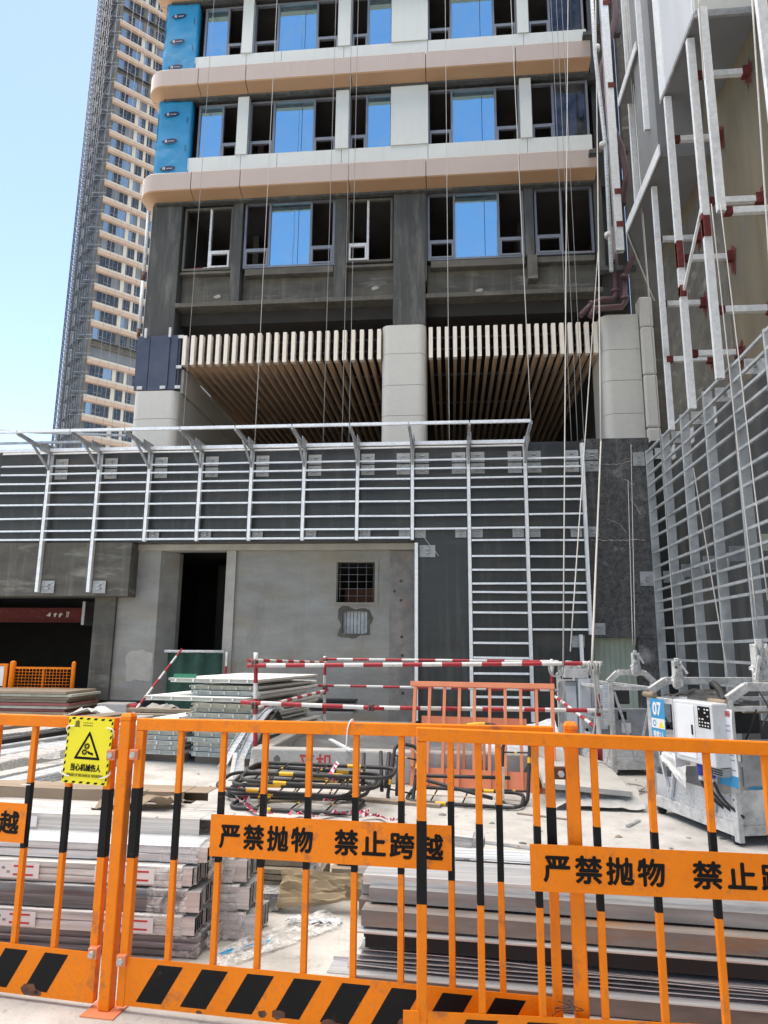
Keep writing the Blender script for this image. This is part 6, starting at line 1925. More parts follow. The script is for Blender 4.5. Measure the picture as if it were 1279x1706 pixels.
# couplers
def coupler(c, label, s_=0.045):
    t = thing('scaffold_coupler', label, 'coupler', c, 'rusty scaffold couplers')
    m = MB()
    m.tube([c + V(-s_ * 0.8, 0, 0), c + V(s_ * 0.8, 0, 0)], s_ * 0.95, 10); m.tube([c + V(0, 0.02, -s_ * 0.9), c + V(0, 0.02, s_ * 0.9)], s_ * 0.95, 10); m.build('clamp', M['rustdark'], t)
    m = MB()
    for a in (-1, 1):
        m.tube([c + V(a * s_ * 0.5, -s_ * 1.5, -s_), c + V(a * s_ * 0.5, -s_ * 1.5, s_ * 1.3)], 0.008, 6)
        m.disc(c + V(a * s_ * 0.5, -s_ * 1.5, s_ * 0.8), V(0, 0, 1), 0, 0.017, 0.014, 6)
    m.build('bolt', M['rusty'], t)
for px, py, b, lab in ((424, 1105, b_fl, 'rusty coupler at the upper left corner of the guard rails'), (424, 1176, b_fl, 'rusty coupler at the lower left of the guard rails'), (541, 1100, b_bl, 'rusty coupler at the rear left top of the guard rails'), (541, 1146, b_bl, 'rusty coupler halfway up the rear left upright'), (618, 1179, None, 'rusty sleeve coupler joining the front lower rail lengths'), (920, 1150, b_br, 'coupler on the rear right upright'), (997, 1182, b_fr, 'coupler low on the thick front right upright')):
    y = b.y - 0.02 if b is not None else (yl * 0.62 + yr * 0.38)
    coupler(W(px, py, Y=y), lab, 0.04)
# knot of rope wound round the rail end, hanging loops, coil on the floor
rnd = random.Random(9)
ce = W(990, 1112, Y=yr)
pts = []
for k in range(34):
    a = k * 0.9
    pts.append(ce + V(-0.10 + 0.005 * k + rnd.uniform(-.012, .012), 0.06 * math.cos(a), 0.065 * math.sin(a) + rnd.uniform(-.01, .01)))
wire(smooth(pts, 4), 0.010, 'rope_knot', 'white rope wound many times round the right end of the front rail', 'rope', 'rope')
ce2 = W(935, 1112, Y=yr)
wire(smooth([ce2 + V(-0.06 + 0.1 * math.cos(k * 1.3) * (0.6 + 0.4 * math.sin(k)), 0.03 * math.sin(k * 2), -0.02 + 0.09 * math.sin(k * 1.3)) for k in range(16)], 4), 0.008, 'rope_knot', 'small tangle of white rope on the rail left of the thick upright', 'rope', 'rope')
wire(smooth([ce + V(-0.02, -0.05, -0.02), W(1000, 1180, Y=yr - .05), W(1020, 1215, Y=yr - .05), W(1012, 1260, Y=yr - .08), W(1008, 1282, Y=yr - .1)], 6), 0.010, 'hanging_rope', 'white rope hanging from the rail end to the coil, right strand', 'rope', 'rope')
wire(smooth([ce + V(-0.03, -0.06, -0.02), W(993, 1170, Y=yr - .05), W(990, 1210, Y=yr - .05), W(984, 1245, Y=yr - .08), W(985, 1300, Y=yr - .1)], 6), 0.010, 'hanging_rope', 'white rope hanging from the rail end to the coil, left strand', 'rope', 'rope')
wire(smooth([ce2 + V(0, 0, -0.03), W(938, 1160, Y=yr), W(925, 1190, Y=yr)], 6), 0.007, 'hanging_rope', 'short white rope hanging beside the cabinets', 'rope', 'rope')
cc = W(1015, 1318, Z=0.0)
pts = []
for k in range(60):
    a = k * 0.52
    r = 0.17 + 0.10 * math.sin(k * 0.37) + 0.0016 * k
    pts.append(cc + V(r * 1.25 * math.cos(a), r * 0.75 * math.sin(a), 0.02 + 0.012 * abs(math.sin(k * 0.8)) + 0.0006 * k))
wire(smooth(pts, 3), 0.012, 'rope_coil', 'loose coil of white rope lying on the floor beside the plinth', 'rope', 'rope')
lp = [W(985, 1275, Y=cc.y), W(978, 1292, Y=cc.y), W(990, 1312, Y=cc.y), W(1010, 1320, Y=cc.y), W(1026, 1318, Y=cc.y), W(1030, 1300, Y=cc.y), W(1018, 1280, Y=cc.y), W(1002, 1270, Y=cc.y), W(988, 1273, Y=cc.y)]
wire(smooth(lp, 5), 0.011, 'rope_loop', 'stiff upright loop of white rope above the floor coil', 'rope', 'rope')
wire(smooth([cc + V(0.2, 0.05, 0.015), cc + V(0.5, -0.05, 0.012), cc + V(0.75, 0.15, 0.012), cc + V(0.95, 0.1, 0.012)], 6), 0.009, 'rope_end', 'free end of the white rope trailing right over the floor', 'rope', 'rope')

# ================================================================== leaning faded orange barrier
pbl, pbr = W(682, 1310, Z=0.0), W(930, 1324, Z=0.0)
eb = (pbr - pbl).normalized()
Lb = (pbr - pbl).length
lean = 0.22
ub = Vector((0, 0, 1)) * math.cos(lean) + Vector((-eb.y, eb.x, 0)) * math.sin(lean)
nb_ = eb.cross(ub)
bt = thing('leaning_barrier', 'faded orange barrier leaning against the front of the concrete plinth', 'barrier', pbl + eb * Lb / 2)
Hb = 1.17
def BP(u, v_, d=0.0):
    return pbl + eb * u + ub * v_ + nb_ * d
def bb(mb, u0, u1, v0, v1, d0, d1, mi=0):
    mb.obox(BP((u0 + u1) / 2, (v0 + v1) / 2, (d0 + d1) / 2), eb * (u1 - u0) / 2, ub * (v1 - v0) / 2, nb_ * (d1 - d0) / 2, mi)
m = MB(); bb(m, -0.04, Lb + 0.0, Hb - 0.06, Hb, -0.025, 0.025); m.build('top_rail', M['orange_old'], bt, bevel=0.004)
for u in (0.02, Lb - 0.03):
    m = MB(); bb(m, u - 0.02, u + 0.02, 0.21, Hb - 0.061, -0.02, 0.02); m.build('stile', M['orange_old'], bt, bevel=0.003)
for k in range(8):
    u = 0.02 + (Lb - 0.05) * (k + 1) / 9
    m = MB(); bb(m, u - 0.017, u + 0.017, 0.02, Hb - 0.061, -0.015, 0.015, 0)
    if k == 7:
        bb(m, u - 0.0176, u + 0.0176, 0.05, 0.3, -0.0156, 0.0156, 1)
    m.build('bar', [M['orange_old'], M['rustdark']], bt)
m = MB(); bb(m, 0, Lb, 0.0, 0.21, -0.022, -0.018); m.build('toe_plate', M['orange_old'], bt)
m = MB(); bb(m, 0.09, Lb * 0.80, 0.70, 0.79, -0.11, -0.10); bb(m, 0.09, Lb * 0.8, 0.1, 0.14, -0.11, -0.10)
for k in range(4):
    bb(m, 0.12 + 0.23 * k, 0.15 + 0.23 * k, 0.14, 0.70, -0.11, -0.10)
tag(m.build('second_barrier', M['orange_old']), 'second faded orange barrier sandwiched behind the leaning one', 'barrier')
c = BP(0.12, 0.10, 0.03); m = MB(); m.disc(c, nb_, 0, 0.035, 0.025, 12, 0); m.disc(c + nb_ * 0.026, nb_, 0, 0.018, 0.012, 8, 1); m.build('lock', [M['rustdark'], M['galvlight']], bt)

# ================================================================== black and yellow hoop barriers in a heap
def hoop(label, c, e, u, Lh, Hh, name='hoop_barrier', r=0.019, bars=3):
    """rounded rectangular tube barrier with yellow sleeves; c = centre, e = long axis, u = short axis"""
    e = Vector(e).normalized(); u = Vector(u); u = (u - e * u.dot(e)).normalized()
    c = Vector(c)
    t = thing(name, label, 'barrier', c, 'black and yellow hoop barriers')
    R = min(0.14, Hh * 0.32)
    pts = []
    for cx, cy, a0 in ((1, 1, 0), (-1, 1, 90), (-1, -1, 180), (1, -1, 270)):
        for k in range(6):
            a = math.radians(a0 + 18 * k)
            pts.append(c + e * (cx * (Lh / 2 - R) + R * math.cos(a)) + u * (cy * (Hh / 2 - R) + R * math.sin(a)))
        # subdivisions on the straight sides
        nx = {(1, 1): (-1, 1), (-1, 1): (-1, -1), (-1, -1): (1, -1), (1, -1): (1, 1)}[(cx, cy)]
        a1 = math.radians(a0 + 90)
        p0 = pts[-1]
        p1 = c + e * (nx[0] * (Lh / 2 - R) + R * math.cos(a1)) + u * (nx[1] * (Hh / 2 - R) + R * math.sin(a1))
        for f in (0.2, 0.32, 0.68, 0.8):
            pts.append(p0 + (p1 - p0) * f)
    mis = []
    n = len(pts)
    for k in range(n):
        j = k % 10
        mis.append(1 if (j == 6 and k // 10 in (0, 2)) else 0)
    m = MB(); m.tube(pts, r, 8, closed=True, mis=mis); m.build('hoop', [M['rubber'], M['yellowtape']], t)
    for k in range(bars):
        x = Lh * (-0.28 + 0.56 * k / max(1, bars - 1))
        m = MB(); a, b = c + e * x - u * Hh / 2, c + e * x + u * Hh / 2
        m.tube([a, a + (b - a) * 0.45, a + (b - a) * 0.55, b], 0.009, 6, mis=[0, 1, 0, 0]); m.build('bar', [M['rubber'], M['yellowtape']], t)
    return t
eh = Vector((0.995, -0.10, 0))
hoop('black and yellow hoop barrier lying flat nearest, with warning tape round it', W(497, 1338, Z=0.03), eh, (0.15, 1, 0.02), 1.22, 0.62)
hoop('hoop barrier lowest in the heap', W(490, 1318, Z=0.06), (0.99, 0.05, 0), (0, 1, 0.06), 1.35, 0.5)
hoop('hoop barrier second in the heap with two yellow sleeves in front', W(500, 1312, Z=0.12), (0.995, -0.06, 0.01), (0, 1, 0.1), 1.42, 0.5)
hoop('hoop barrier third in the heap, its end pushed left', W(478, 1306, Z=0.17), (0.99, -0.12, -0.02), (0, 1, 0.15), 1.38, 0.5)
hoop('hoop barrier fourth in the heap', W(510, 1300, Z=0.22), (0.995, 0.03, 0.0), (0, 1, 0.05), 1.4, 0.5)
hoop('hoop barrier fifth in the heap, tied with tape', W(520, 1295, Z=0.27), (0.995, -0.05, -0.03), (0, 1, 0.12), 1.35, 0.48)
hoop('topmost hoop barrier of the heap reaching toward the orange barrier', W(535, 1283, Z=0.34), (0.99, -0.10, 0.0), (0, 1, 0.05), 1.45, 0.45)
hoop('hoop barrier lying in front of the leaning orange barrier', W(775, 1328, Z=0.05), (0.99, -0.16, 0), (0.1, 1, 0.10), 1.15, 0.50)
hoop('hoop barrier standing on end between heap and orange barrier', W(672, 1290, Y=7.65) + V(0, 0, 0.0), (0.12, 0.5, 1), (1, 0.2, -0.1), 0.62, 0.26, bars=2)
hoop('hoop barrier propped upright at the right end of the orange barrier', W(858, 1285, Y=7.6), (0.10, 0.3, 1), (1, -0.6, 0), 0.66, 0.30, bars=2)
for k, (x0, y0, x1, y1, lab) in enumerate(((606, 1255, 604, 1318, 'dark upright stake beside the heap, leftmost of four'), (634, 1252, 636, 1318, 'dark upright stake beside the heap, second of four'), (648, 1254, 642, 1312, 'dark upright stake beside the heap, third of four'), (664, 1260, 661, 1325, 'dark upright stake beside the heap, rightmost of four'))):
    m = MB(); m.tube([W(x1, y1, Y=7.5), W(x0, y0, Y=7.75)], 0.02, 8); tag(m.build('dark_stake', M['rubber']), lab, 'stake', 'dark stakes beside the heap')
m = MB(); m.tube([W(690, 1292, Y=7.55), W(850, 1296, Y=7.5)], 0.018, 8); tag(m.build('black_pole', M['rubber']), 'straight black pole across the foot of the orange barrier', 'pole')
m = MB(); m.tube([W(700, 1297, Y=7.5), W(820, 1330, Y=7.2)], 0.018, 8); tag(m.build('black_pole', M['rubber']), 'slanting black pole before the foot of the orange barrier', 'pole')
m = MB(); m.tube(smooth([W(778, 1208, Y=7.95), W(800, 1206, Y=7.9), W(822, 1208, Y=7.9), W(832, 1214, Y=7.9)]), 0.017, 8, mis=[1] * 8 + [0] * 11); tag(m.build('curved_pole', [M['rubber'], M['yellowtape']]), 'short curved black and yellow pole end on the orange barrier', 'pole')
m = MB(); m.bar(W(838, 1278, Y=7.5), W(836, 1334, Y=7.3), 0.04, 0.015); tag(m.build('batten', M['wood']), 'grubby wooden batten leaning at the right end of the black barriers', 'batten')
for k, (px0, py0, px1, py1) in enumerate(((392, 1255, 384, 1300), (404, 1258, 402, 1296), (420, 1265, 416, 1290))):
    m = MB(); m.bar(W(px1, py1, Y=7.8), W(px0, py0, Y=8.1), 0.045, 0.02); tag(m.build('steel_stake', M['steelgrey']), 'flat grey stake standing left of the heap, %s of three' % ('leftmost', 'middle', 'rightmost')[k], 'stake', 'grey stakes left of the heap')
# crumpled pink and white warning tape
def tape(pts, w_, label, seed):
    P = smooth(pts, 9)
    m = MB()
    for k in range(len(P) - 1):
        d = (P[k + 1] - P[k]).normalized()
        def side(q):
            a = 1.7 * noise.noise((q * 0.6 + seed, seed, 0)) + 0.5
            s_ = d.cross(ZA).normalized() if abs(d.z) < 0.9 else V(1, 0, 0)
            return (s_ * math.cos(a) + ZA * abs(math.sin(a))) * w_
        h0 = ZA * (0.02 + 0.03 * abs(noise.noise((k * 0.9, seed, 5)))); h1 = ZA * (0.02 + 0.03 * abs(noise.noise(((k + 1) * 0.9, seed, 5))))
        m.poly([P[k] + h0, P[k + 1] + h1, P[k + 1] + h1 + side(k + 1), P[k] + h0 + side(k)], 0 if (k // 2) % 2 else 1)
    return tag(m.build('warning_tape', [M['redtape'], M['paper']]), label, 'warning tape', 'strips of pink warning tape')
g0 = lambda px, py: W(px, py, Z=0.0)
tape([g0(402, 1312), g0(400, 1335), g0(416, 1350), g0(430, 1358), g0(455, 1362)], 0.06, 'pink and white tape trailing at the left end of the nearest hoop barrier', 1)
tape([g0(470, 1368), g0(500, 1360), g0(520, 1366), g0(560, 1360), g0(590, 1362), g0(610, 1355)], 0.045, 'pink and white tape lying along the front of the nearest hoop barrier', 2)
tape([g0(536, 1340), g0(560, 1338), g0(578, 1334)], 0.06, 'short pink tape inside the nearest hoop barrier', 3)
tape([g0(600, 1366), g0(630, 1364), g0(650, 1372), g0(668, 1368)], 0.055, 'pink tape scrap on the floor right of the hoop barriers', 4)
tape([W(565, 1276, Y=7.2), W(556, 1290, Y=7.15), W(548, 1304, Y=7.1), W(565, 1308, Y=7.1)], 0.05, 'pink and white tape knotted round the top of the heap', 5)
tape([g0(400, 1322), g0(412, 1332), g0(420, 1345)], 0.07, 'second pink tape clump at the left end of the heap', 6)

# ================================================================== suspended work platforms and cabinets
def gondola(label, a, b, depth, braces, arch='d', spat='galvlight', h=1.08):
    a, b = Vector((a[0], a[1], 0)), Vector((b[0], b[1], 0))
    e = (b - a).normalized(); L = (b - a).length
    d = Vector((-e.y, e.x, 0))
    t = thing('work_platform', label, 'work platform', (a + b) / 2 + d * depth / 2, 'suspended work platforms')
    def P(u, v_, z):
        return a + e * u + d * v_ + V(0, 0, z)
    def blk(mb, u0, u1, v0, v1, z0, z1, mi=0):
        mb.obox(P((u0 + u1) / 2, (v0 + v1) / 2, (z0 + z1) / 2), e * (u1 - u0) / 2, d * (v1 - v0) / 2, V(0, 0, (z1 - z0) / 2), mi)
    for u in (0.025, L - 0.025):
        for v_ in (0.0, depth):
            m = MB(); blk(m, u - 0.03, u + 0.03, v_ - 0.025, v_ + 0.025, 0.03, h + 0.04); m.build('corner_post', M[spat], t, bevel=0.004)
    def part(name, mt, *q):
        m = MB(); blk(m, *q); return m.build(name, M[mt], t, bevel=0.003)
    for v_ in (0.0, depth):
        part('frame_rail', spat, 0.056, L - 0.056, v_ - 0.02, v_ + 0.02, h - 0.05, h)
        part('frame_rail', spat, 0.056, L - 0.056, v_ - 0.025, v_ + 0.025, 0.07, 0.17)
    for u in (0.025, L - 0.025):
        part('frame_rail', spat, u - 0.02, u + 0.02, 0.026, depth - 0.026, h - 0.045, h - 0.005)
        part('frame_rail', spat, u - 0.02, u + 0.02, 0.026, depth - 0.026, 0.08, 0.15)
        part('frame_rail', 'galvdull', u - 0.015, u + 0.015, 0.026, depth - 0.026, 0.60, 0.64)
        part('toe_sheet', 'galvlight', u - 0.006, u + 0.006, 0.03, depth - 0.03, 0.151, 0.42)
    part('floor', 'galvdull', 0.056, L - 0.056, 0.028, depth - 0.028, 0.115, 0.13)
    part('toe_sheet', 'galvstrip', 0.056, L - 0.056, -0.012, -0.006, 0.171, 0.37)
    part('inner_dark_mesh', 'steelblack', 0.056, L - 0.056, depth * 0.5, depth * 0.5 + 0.01, 0.171, 0.85)  # solid dark sheet added to make the platform's inside look shaded
    part('toe_sheet', 'galvdull', 0.056, L - 0.056, depth + 0.006, depth + 0.012, 0.171, 0.46)
    for k in range(braces):
        u0, u1 = L * k / braces + 0.06, L * (k + 1) / braces - 0.05
        um = (u0 + u1) / 2
        for v_, s_ in ((-0.03, -1), (depth + 0.03, 1)):
            for p0, p1 in ((u0, um - 0.012), (u1, um + 0.012)):
                m = MB(); m.bar(P(p0, v_, h - 0.07), P(p1, v_, 0.20), 0.026, 0.026, up=d * s_); m.build('brace', M['galvstrip'], t)
    def hoop_(q):
        m = MB()
        for i in range(len(q) - 1):
            m.bar(q[i], q[i + 1], 0.05, 0.07, up=ZA)
        m.build('hanger_arch', M[spat], t, bevel=0.004)
    if arch == 'd':
        for u in (0.025, L - 0.025):
            hoop_([P(u, 0, h + 0.05), P(u, 0.17, h + 0.15), P(u, depth - 0.17, h + 0.15), P(u, depth, h + 0.05)])
    else:
        for v_ in (0.0, depth):
            hoop_([P(0, v_, h + 0.05), P(0.13, v_, h + 0.17), P(L - 0.13, v_, h + 0.17), P(L, v_, h + 0.05)])
    for u in (0.08, L - 0.08):
        for v_ in (0.02, depth - 0.02):
            m = MB(); m.disc(P(u - 0.02, v_, 0.045), e, 0, 0.045, 0.03, 12); m.build('castor', M['rubber'], t)
    return t, P, blk, e, d, L
def hoist(c, label, sc=1.0):
    """rope grab above a platform: side plates, rope guide, lever and bolts, caked in cement"""
    t = thing('rope_grab', label, 'rope grab', c, 'cement caked rope grabs')
    rnd_ = random.Random(int(abs(c.x) * 100))
    m = MB()
    for dx in (-0.035, 0.035):
        m.obox(c + V(dx, 0, 0.17) * sc, V(0.008, 0, 0) * sc, V(0, 0.045, 0) * sc, V(0, 0, 0.13) * sc)
    m.obox(c + V(0, 0, 0.10) * sc, V(0.03, 0, 0) * sc, V(0, 0.04, 0) * sc, V(0, 0, 0.05) * sc)
    m.obox(c + V(0.0, 0, 0.30) * sc, V(0.02, 0, 0) * sc, V(0, 0.02, 0) * sc, V(0, 0, 0.03) * sc)
    m.build('body', M['galvlight'], t, bevel=0.006)
    m = MB(); m.bar(c + V(0.02, -0.055, 0.28) * sc, c + V(0.085, -0.06, 0.17) * sc, 0.014 * sc, 0.022 * sc); m.bar(c + V(-0.02, -0.055, 0.22) * sc, c + V(-0.06, -0.06, 0.06) * sc, 0.014 * sc, 0.02 * sc)
    build_pieces(m, 'lever', M['galvlight'], t)
    m = MB()
    for k in range(4):
        m.disc(c + V(rnd_.uniform(-0.03, 0.03), -0.05, 0.08 + 0.06 * k) * sc, V(0, -1, 0), 0, 0.016 * sc, 0.016, 6)
    build_pieces(m, 'bolt', M['galvdull'], t)
    m = MB()      # cement crust
    def f(u, v_):
        a = 2 * math.pi * v_
        r = 0.055 * (0.35 + 0.65 * math.sin(math.pi * u) ** 0.6) * (1 + 0.7 * noise.noise((u * 6, math.cos(a) * 2, math.sin(a) * 2 + c.x)))
        return c + V(r * math.cos(a), r * 0.7 * math.sin(a), 0.01 + 0.20 * u) * sc
    m.grid(f, 12, 12, sm=False); m.build('cement_crust', M['galvlight'], t)
    return t
ga, gb = W(1093, 1353, Z=0.0), W(1237, 1412, Z=0.0)
g1, P_, blk_, ge, gd, GL1 = gondola('nearest galvanised work platform with a control box, sheets and blue 07 notice', ga, gb, 2.3, 2)
for u0, u1 in ((-0.03, 0.16), (GL1 - 0.23, GL1 + 0.0)):
    m = MB(); m.tube([P_(u0, -0.03, 1.10), P_(u1, -0.03, 1.10)], 0.028, 8); m.build('hand_grip', M['carton'], g1)
def gu(px, v_, z=0.95):
    """distance along the platform end at which the photo shows a pixel column"""
    best, bu = 1e9, 0
    for k in range(0, 400):
        u = -0.2 + (GL1 + 0.4) * k / 400
        q = P_(u, v_, z) - CO
        x = 639.5 + FPX * q.dot(CR) / q.dot(CF)
        if abs(x - px) < best:
            best, bu = abs(x - px), u
    return bu
cb0, cb1 = gu(1122, -0.2), gu(1187, -0.2)
cb = thing('control_box', 'grey control box with a black label hung on the nearest work platform', 'control box', P_((cb0 + cb1) / 2, -0.12, 0.6))
m = MB(); blk_(m, cb0, cb1, -0.20, -0.045, 0.60, 1.10); m.build('case', M['ctrlbox'], cb, bevel=0.012)
dw = cb1 - cb0
m = MB(); blk_(m, cb0 + dw * 0.10, cb0 + dw * 0.56, -0.206, -0.2005, 0.64, 1.07); m.build('door', M['paper'], cb, bevel=0.002)
m = MB(); blk_(m, cb0 + dw * 0.50, cb0 + dw * 0.52, -0.216, -0.2065, 0.83, 0.91); m.build('door_handle', M['black'], cb)
m = MB(); l0, l1 = cb0 + dw * 0.66, cb0 + dw * 0.95; blk_(m, l0, l1, -0.2035, -0.2005, 0.90, 1.07, 0)
rnd = random.Random(4)
for i in range(4):
    for j in range(6):
        if rnd.random() < 0.8:
            x = l0 + (l1 - l0) * (0.08 + 0.23 * i)
            blk_(m, x, x + (l1 - l0) * rnd.uniform(0.07, 0.17), -0.2043, -0.2037, 0.912 + 0.026 * j, 0.912 + 0.026 * j + 0.011, 1)
m.build('black_label', [M['ink'], M['whitepaint']], cb)
for u in (0.42, 0.66):
    m = MB(); m.tube([P_(cb0 + dw * u, -0.12, 0.60), P_(cb0 + dw * u, -0.12, 0.50)], 0.035, 10); m.build('plug', M['bluecap'], cb)
    m = MB(); m.tube([P_(cb0 + dw * u, -0.12, 0.50), P_(cb0 + dw * u, -0.12, 0.46)], 0.026, 10); m.build('plug_collar', M['paper'], cb)
for k in range(3):
    u = cb0 + dw * (0.38 + 0.16 * k)
    m = MB(); m.tube(smooth([P_(u, -0.12, 0.47), P_(u + 0.02, -0.09, 0.38), P_(u + 0.08, -0.05, 0.30), P_(u + 0.14, 0.03, 0.22)], 5), 0.012, 7); m.build('cable', M['rubber'], cb)
m = MB(); blk_(m, cb0 + dw * 0.75, cb1, -0.14, -0.05, 0.53, 0.595)
for k in range(3):
    blk_(m, cb0 + dw * 0.77, cb1 - 0.01, -0.146, -0.1405, 0.54 + 0.018 * k, 0.548 + 0.018 * k, 1)
m.build('louvre_unit', [M['galvdull'], M['black']], cb)
n0, n1 = gu(1084, -0.068), gu(1107, -0.068)
nw = n1 - n0
nt7 = thing('notice', 'blue notice with white 07 on the nearest work platform', 'notice', P_((n0 + n1) / 2, -0.07, 0.8))
m = MB(); blk_(m, n0, n1, -0.068, -0.066, 0.62, 1.07); m.build('sheet', M['bluepaper'], nt7)
m = MB(); blk_(m, n0 + nw * 0.03, n1 - nw * 0.03, -0.0695, -0.0682, 0.80, 0.89); m.build('white_band', M['paper'], nt7)
lettering('07', P_(n0 + nw * 0.46, -0.0682, 0.98), ge, (0, 0, 1), nw * 0.58, 0.115, M['paper'], nt7, bold=0.04)
lettering('限载2人', P_(n0 + nw * 0.5, -0.0682, 0.745), ge, (0, 0, 1), nw * 0.72, 0.06, M['paper'], nt7, bold=0.03)
lettering('高度100', P_(n0 + nw * 0.5, -0.0682, 0.665), ge, (0, 0, 1), nw * 0.80, 0.06, M['paper'], nt7, bold=0.03)
m = MB()
m.disc(P_(n0 + nw * 0.25, -0.0696, 0.845), -gd, 0.018, 0.030, 0.0006, 16, 0)
m.poly([P_(n0 + nw * x, -0.0702, z) for x, z in ((0.52, 0.81), (0.92, 0.81), (0.72, 0.88))], 1)
m.build('pictogram', [M['bluepaper'], M['yellow']], nt7)
crumple(lambda u, v_: P_(cb0 - 0.008 - 0.02 * v_ * (1 - u), -0.05 - 0.155 * u, 1.10 - 0.58 * v_ + 0.02 * (1 - u)), 8, 12, 0.006, 71.0, 'white paper sheet taped to the control box beside the 07 notice', 'paper', 'paper_sheet', 'paper', fr=3)
q0, q1 = gu(1190, -0.072), gu(1221, -0.072)
qw = q1 - q0
ps = thing('poster', 'white and blue rules poster with a red heading at the right of the control box', 'poster', P_((q0 + q1) / 2, -0.07, 0.6))
m = MB(); m.grid(lambda u, v_: P_(q0 + qw * u, -0.072 - 0.010 * math.sin(v_ * 6), 1.06 - 0.60 * v_), 4, 14, sm=True); m.build('sheet', M['paper'], ps)
m = MB(); m.grid(lambda u, v_: P_(q0 + qw * u, -0.0735 - 0.010 * math.sin((0.86 + 0.14 * v_) * 6), 1.06 - 0.60 * (0.86 + 0.14 * v_)), 3, 3)
m.build('blue_foot', M['bluepaper'], ps)
m = MB(); m.grid(lambda u, v_: P_(q0 + qw * (0.06 * u), -0.0736 - 0.010 * math.sin(v_ * 6), 1.06 - 0.60 * v_), 1, 14); m.build('blue_edge', M['bluepaper'], ps)
lettering('安全操作规程', P_((q0 + q1) / 2, -0.0795, 1.025), ge, (0, 0, 1), qw * 0.82, 0.045, M['redink'], ps, bold=0.02)
m = MB()
for k in range(11):
    z = 0.97 - 0.038 * k
    y = -0.0745 - 0.010 * math.sin((1.06 - z) / 0.60 * 6)
    blk_(m, q0 + qw * 0.12, q0 + qw * (0.9 if k % 3 else 0.65), y - 0.001, y, z - 0.005, z + 0.003)
m.build('small_print', M['ropegrey'], ps)
crumple(lambda u, v_: P_(GL1 * (0.1 + 0.75 * u), 0.08 + 0.30 * v_, 1.09 + 0.07 * math.sin(u * 3.1) * math.sin(v_ * 3.1)), 16, 8, 0.05, 77.0, 'dark dusty sheet bundled over the top of the nearest work platform', 'rubber', 'tarpaulin', 'tarpaulin')
wire(smooth([P_(GL1 * 0.45, 0.35, 1.12), P_(GL1 * 0.47, 0.30, 1.21), P_(GL1 * 0.55, 0.25, 1.23), P_(GL1 * 0.68, 0.2, 1.17), P_(GL1 * 0.8, 0.12, 1.10)]), 0.03, 'thick_hose', 'thick dusty black hose arched over the control box', 'hose', 'rubber')
crumple(lambda u, v_: P_(GL1 * (0.22 + 0.30 * u), -0.05 - 0.03 * v_, 0.60 - 0.22 * v_ * (0.3 + u)), 8, 6, 0.03, 81.0, 'grubby cloth hanging behind the brace of the nearest work platform', 'sack', 'cloth', 'cloth')
hoist(W(1130, 1150, Y=7.0), 'white cement caked rope grab above the 07 notice', 0.9)
hoist(W(1270, 1148, Y=6.6), 'white cement caked rope grab at the right edge of the photo', 1.3)
# what stands inside the nearest platform, seen past its right post
m = MB(); m.obox(P_(GL1 * 0.70, 0.30, 0.93), ge * 0.12, gd * 0.15, V(0, 0, 0.10)); m.obox(P_(GL1 * 0.70, 0.30, 1.045), ge * 0.14, gd * 0.17, V(0, 0, 0.015)); m.build('motor', M['motor'], g1, bevel=0.012)
m = MB(); m.obox(P_(GL1 - 0.02, 0.40, 0.63), ge * 0.012, gd * 0.33, V(0, 0, 0.18)); m.build('winch_box', M['galvdull'], g1, bevel=0.006)
m = MB(); m.obox(P_(GL1 - 0.006, 0.33, 0.66), ge * 0.002, gd * 0.055, V(0, 0, 0.08), 0)
for j in range(6):
    m.obox(P_(GL1 - 0.003, 0.33, 0.605 + 0.022 * j), ge * 0.0012, gd * 0.045, V(0, 0, 0.004), 1)
m.build('printed_plate', [M['ink'], M['whitepaint']], g1)
m = MB(); m.tube([P_(GL1 * 0.75, 0.42, 0.135), P_(GL1 * 0.75, 0.42, 0.30), P_(GL1 * 0.75, 0.42, 0.37), P_(GL1 * 0.75, 0.42, 0.39)], [0.09, 0.10, 0.08, 0.04], 14); tag(m.build('blue_drum', M['bluepaper']), 'blue drum on the floor of the nearest work platform at the right edge', 'drum')
c = P_(GL1 * 1.0 + 0.2, 0.75, 0)
m = MB(); m.box(2.45, 4.0, 5.55, 5.95, 0.0, 0.13); tag(m.build('pallet_board', M['paper'], bevel=0.01), 'white flat slab on the floor at the right edge beside the nearest platform', 'board')
wire(smooth([P_(GL1 - .02, 0.28, 1.2), P_(GL1 + .02, 0.33, 1.05), P_(GL1 + .02, 0.26, 0.9), P_(GL1 + .03, 0.36, 0.75), P_(GL1 + .02, 0.3, 0.5)]), 0.006, 'dangling_cable', 'thin cable dangling before the black motor at the right edge', 'cable', 'rubber')
m = MB(); m.tube([P_(GL1 * .9, 0.20, 1.04), P_(GL1 * .9, 0.6, 1.04)], 0.03, 8); tag(m.build('wooden_handle', M['wood']), 'round wooden handle lying on the rail at the right edge', 'handle')
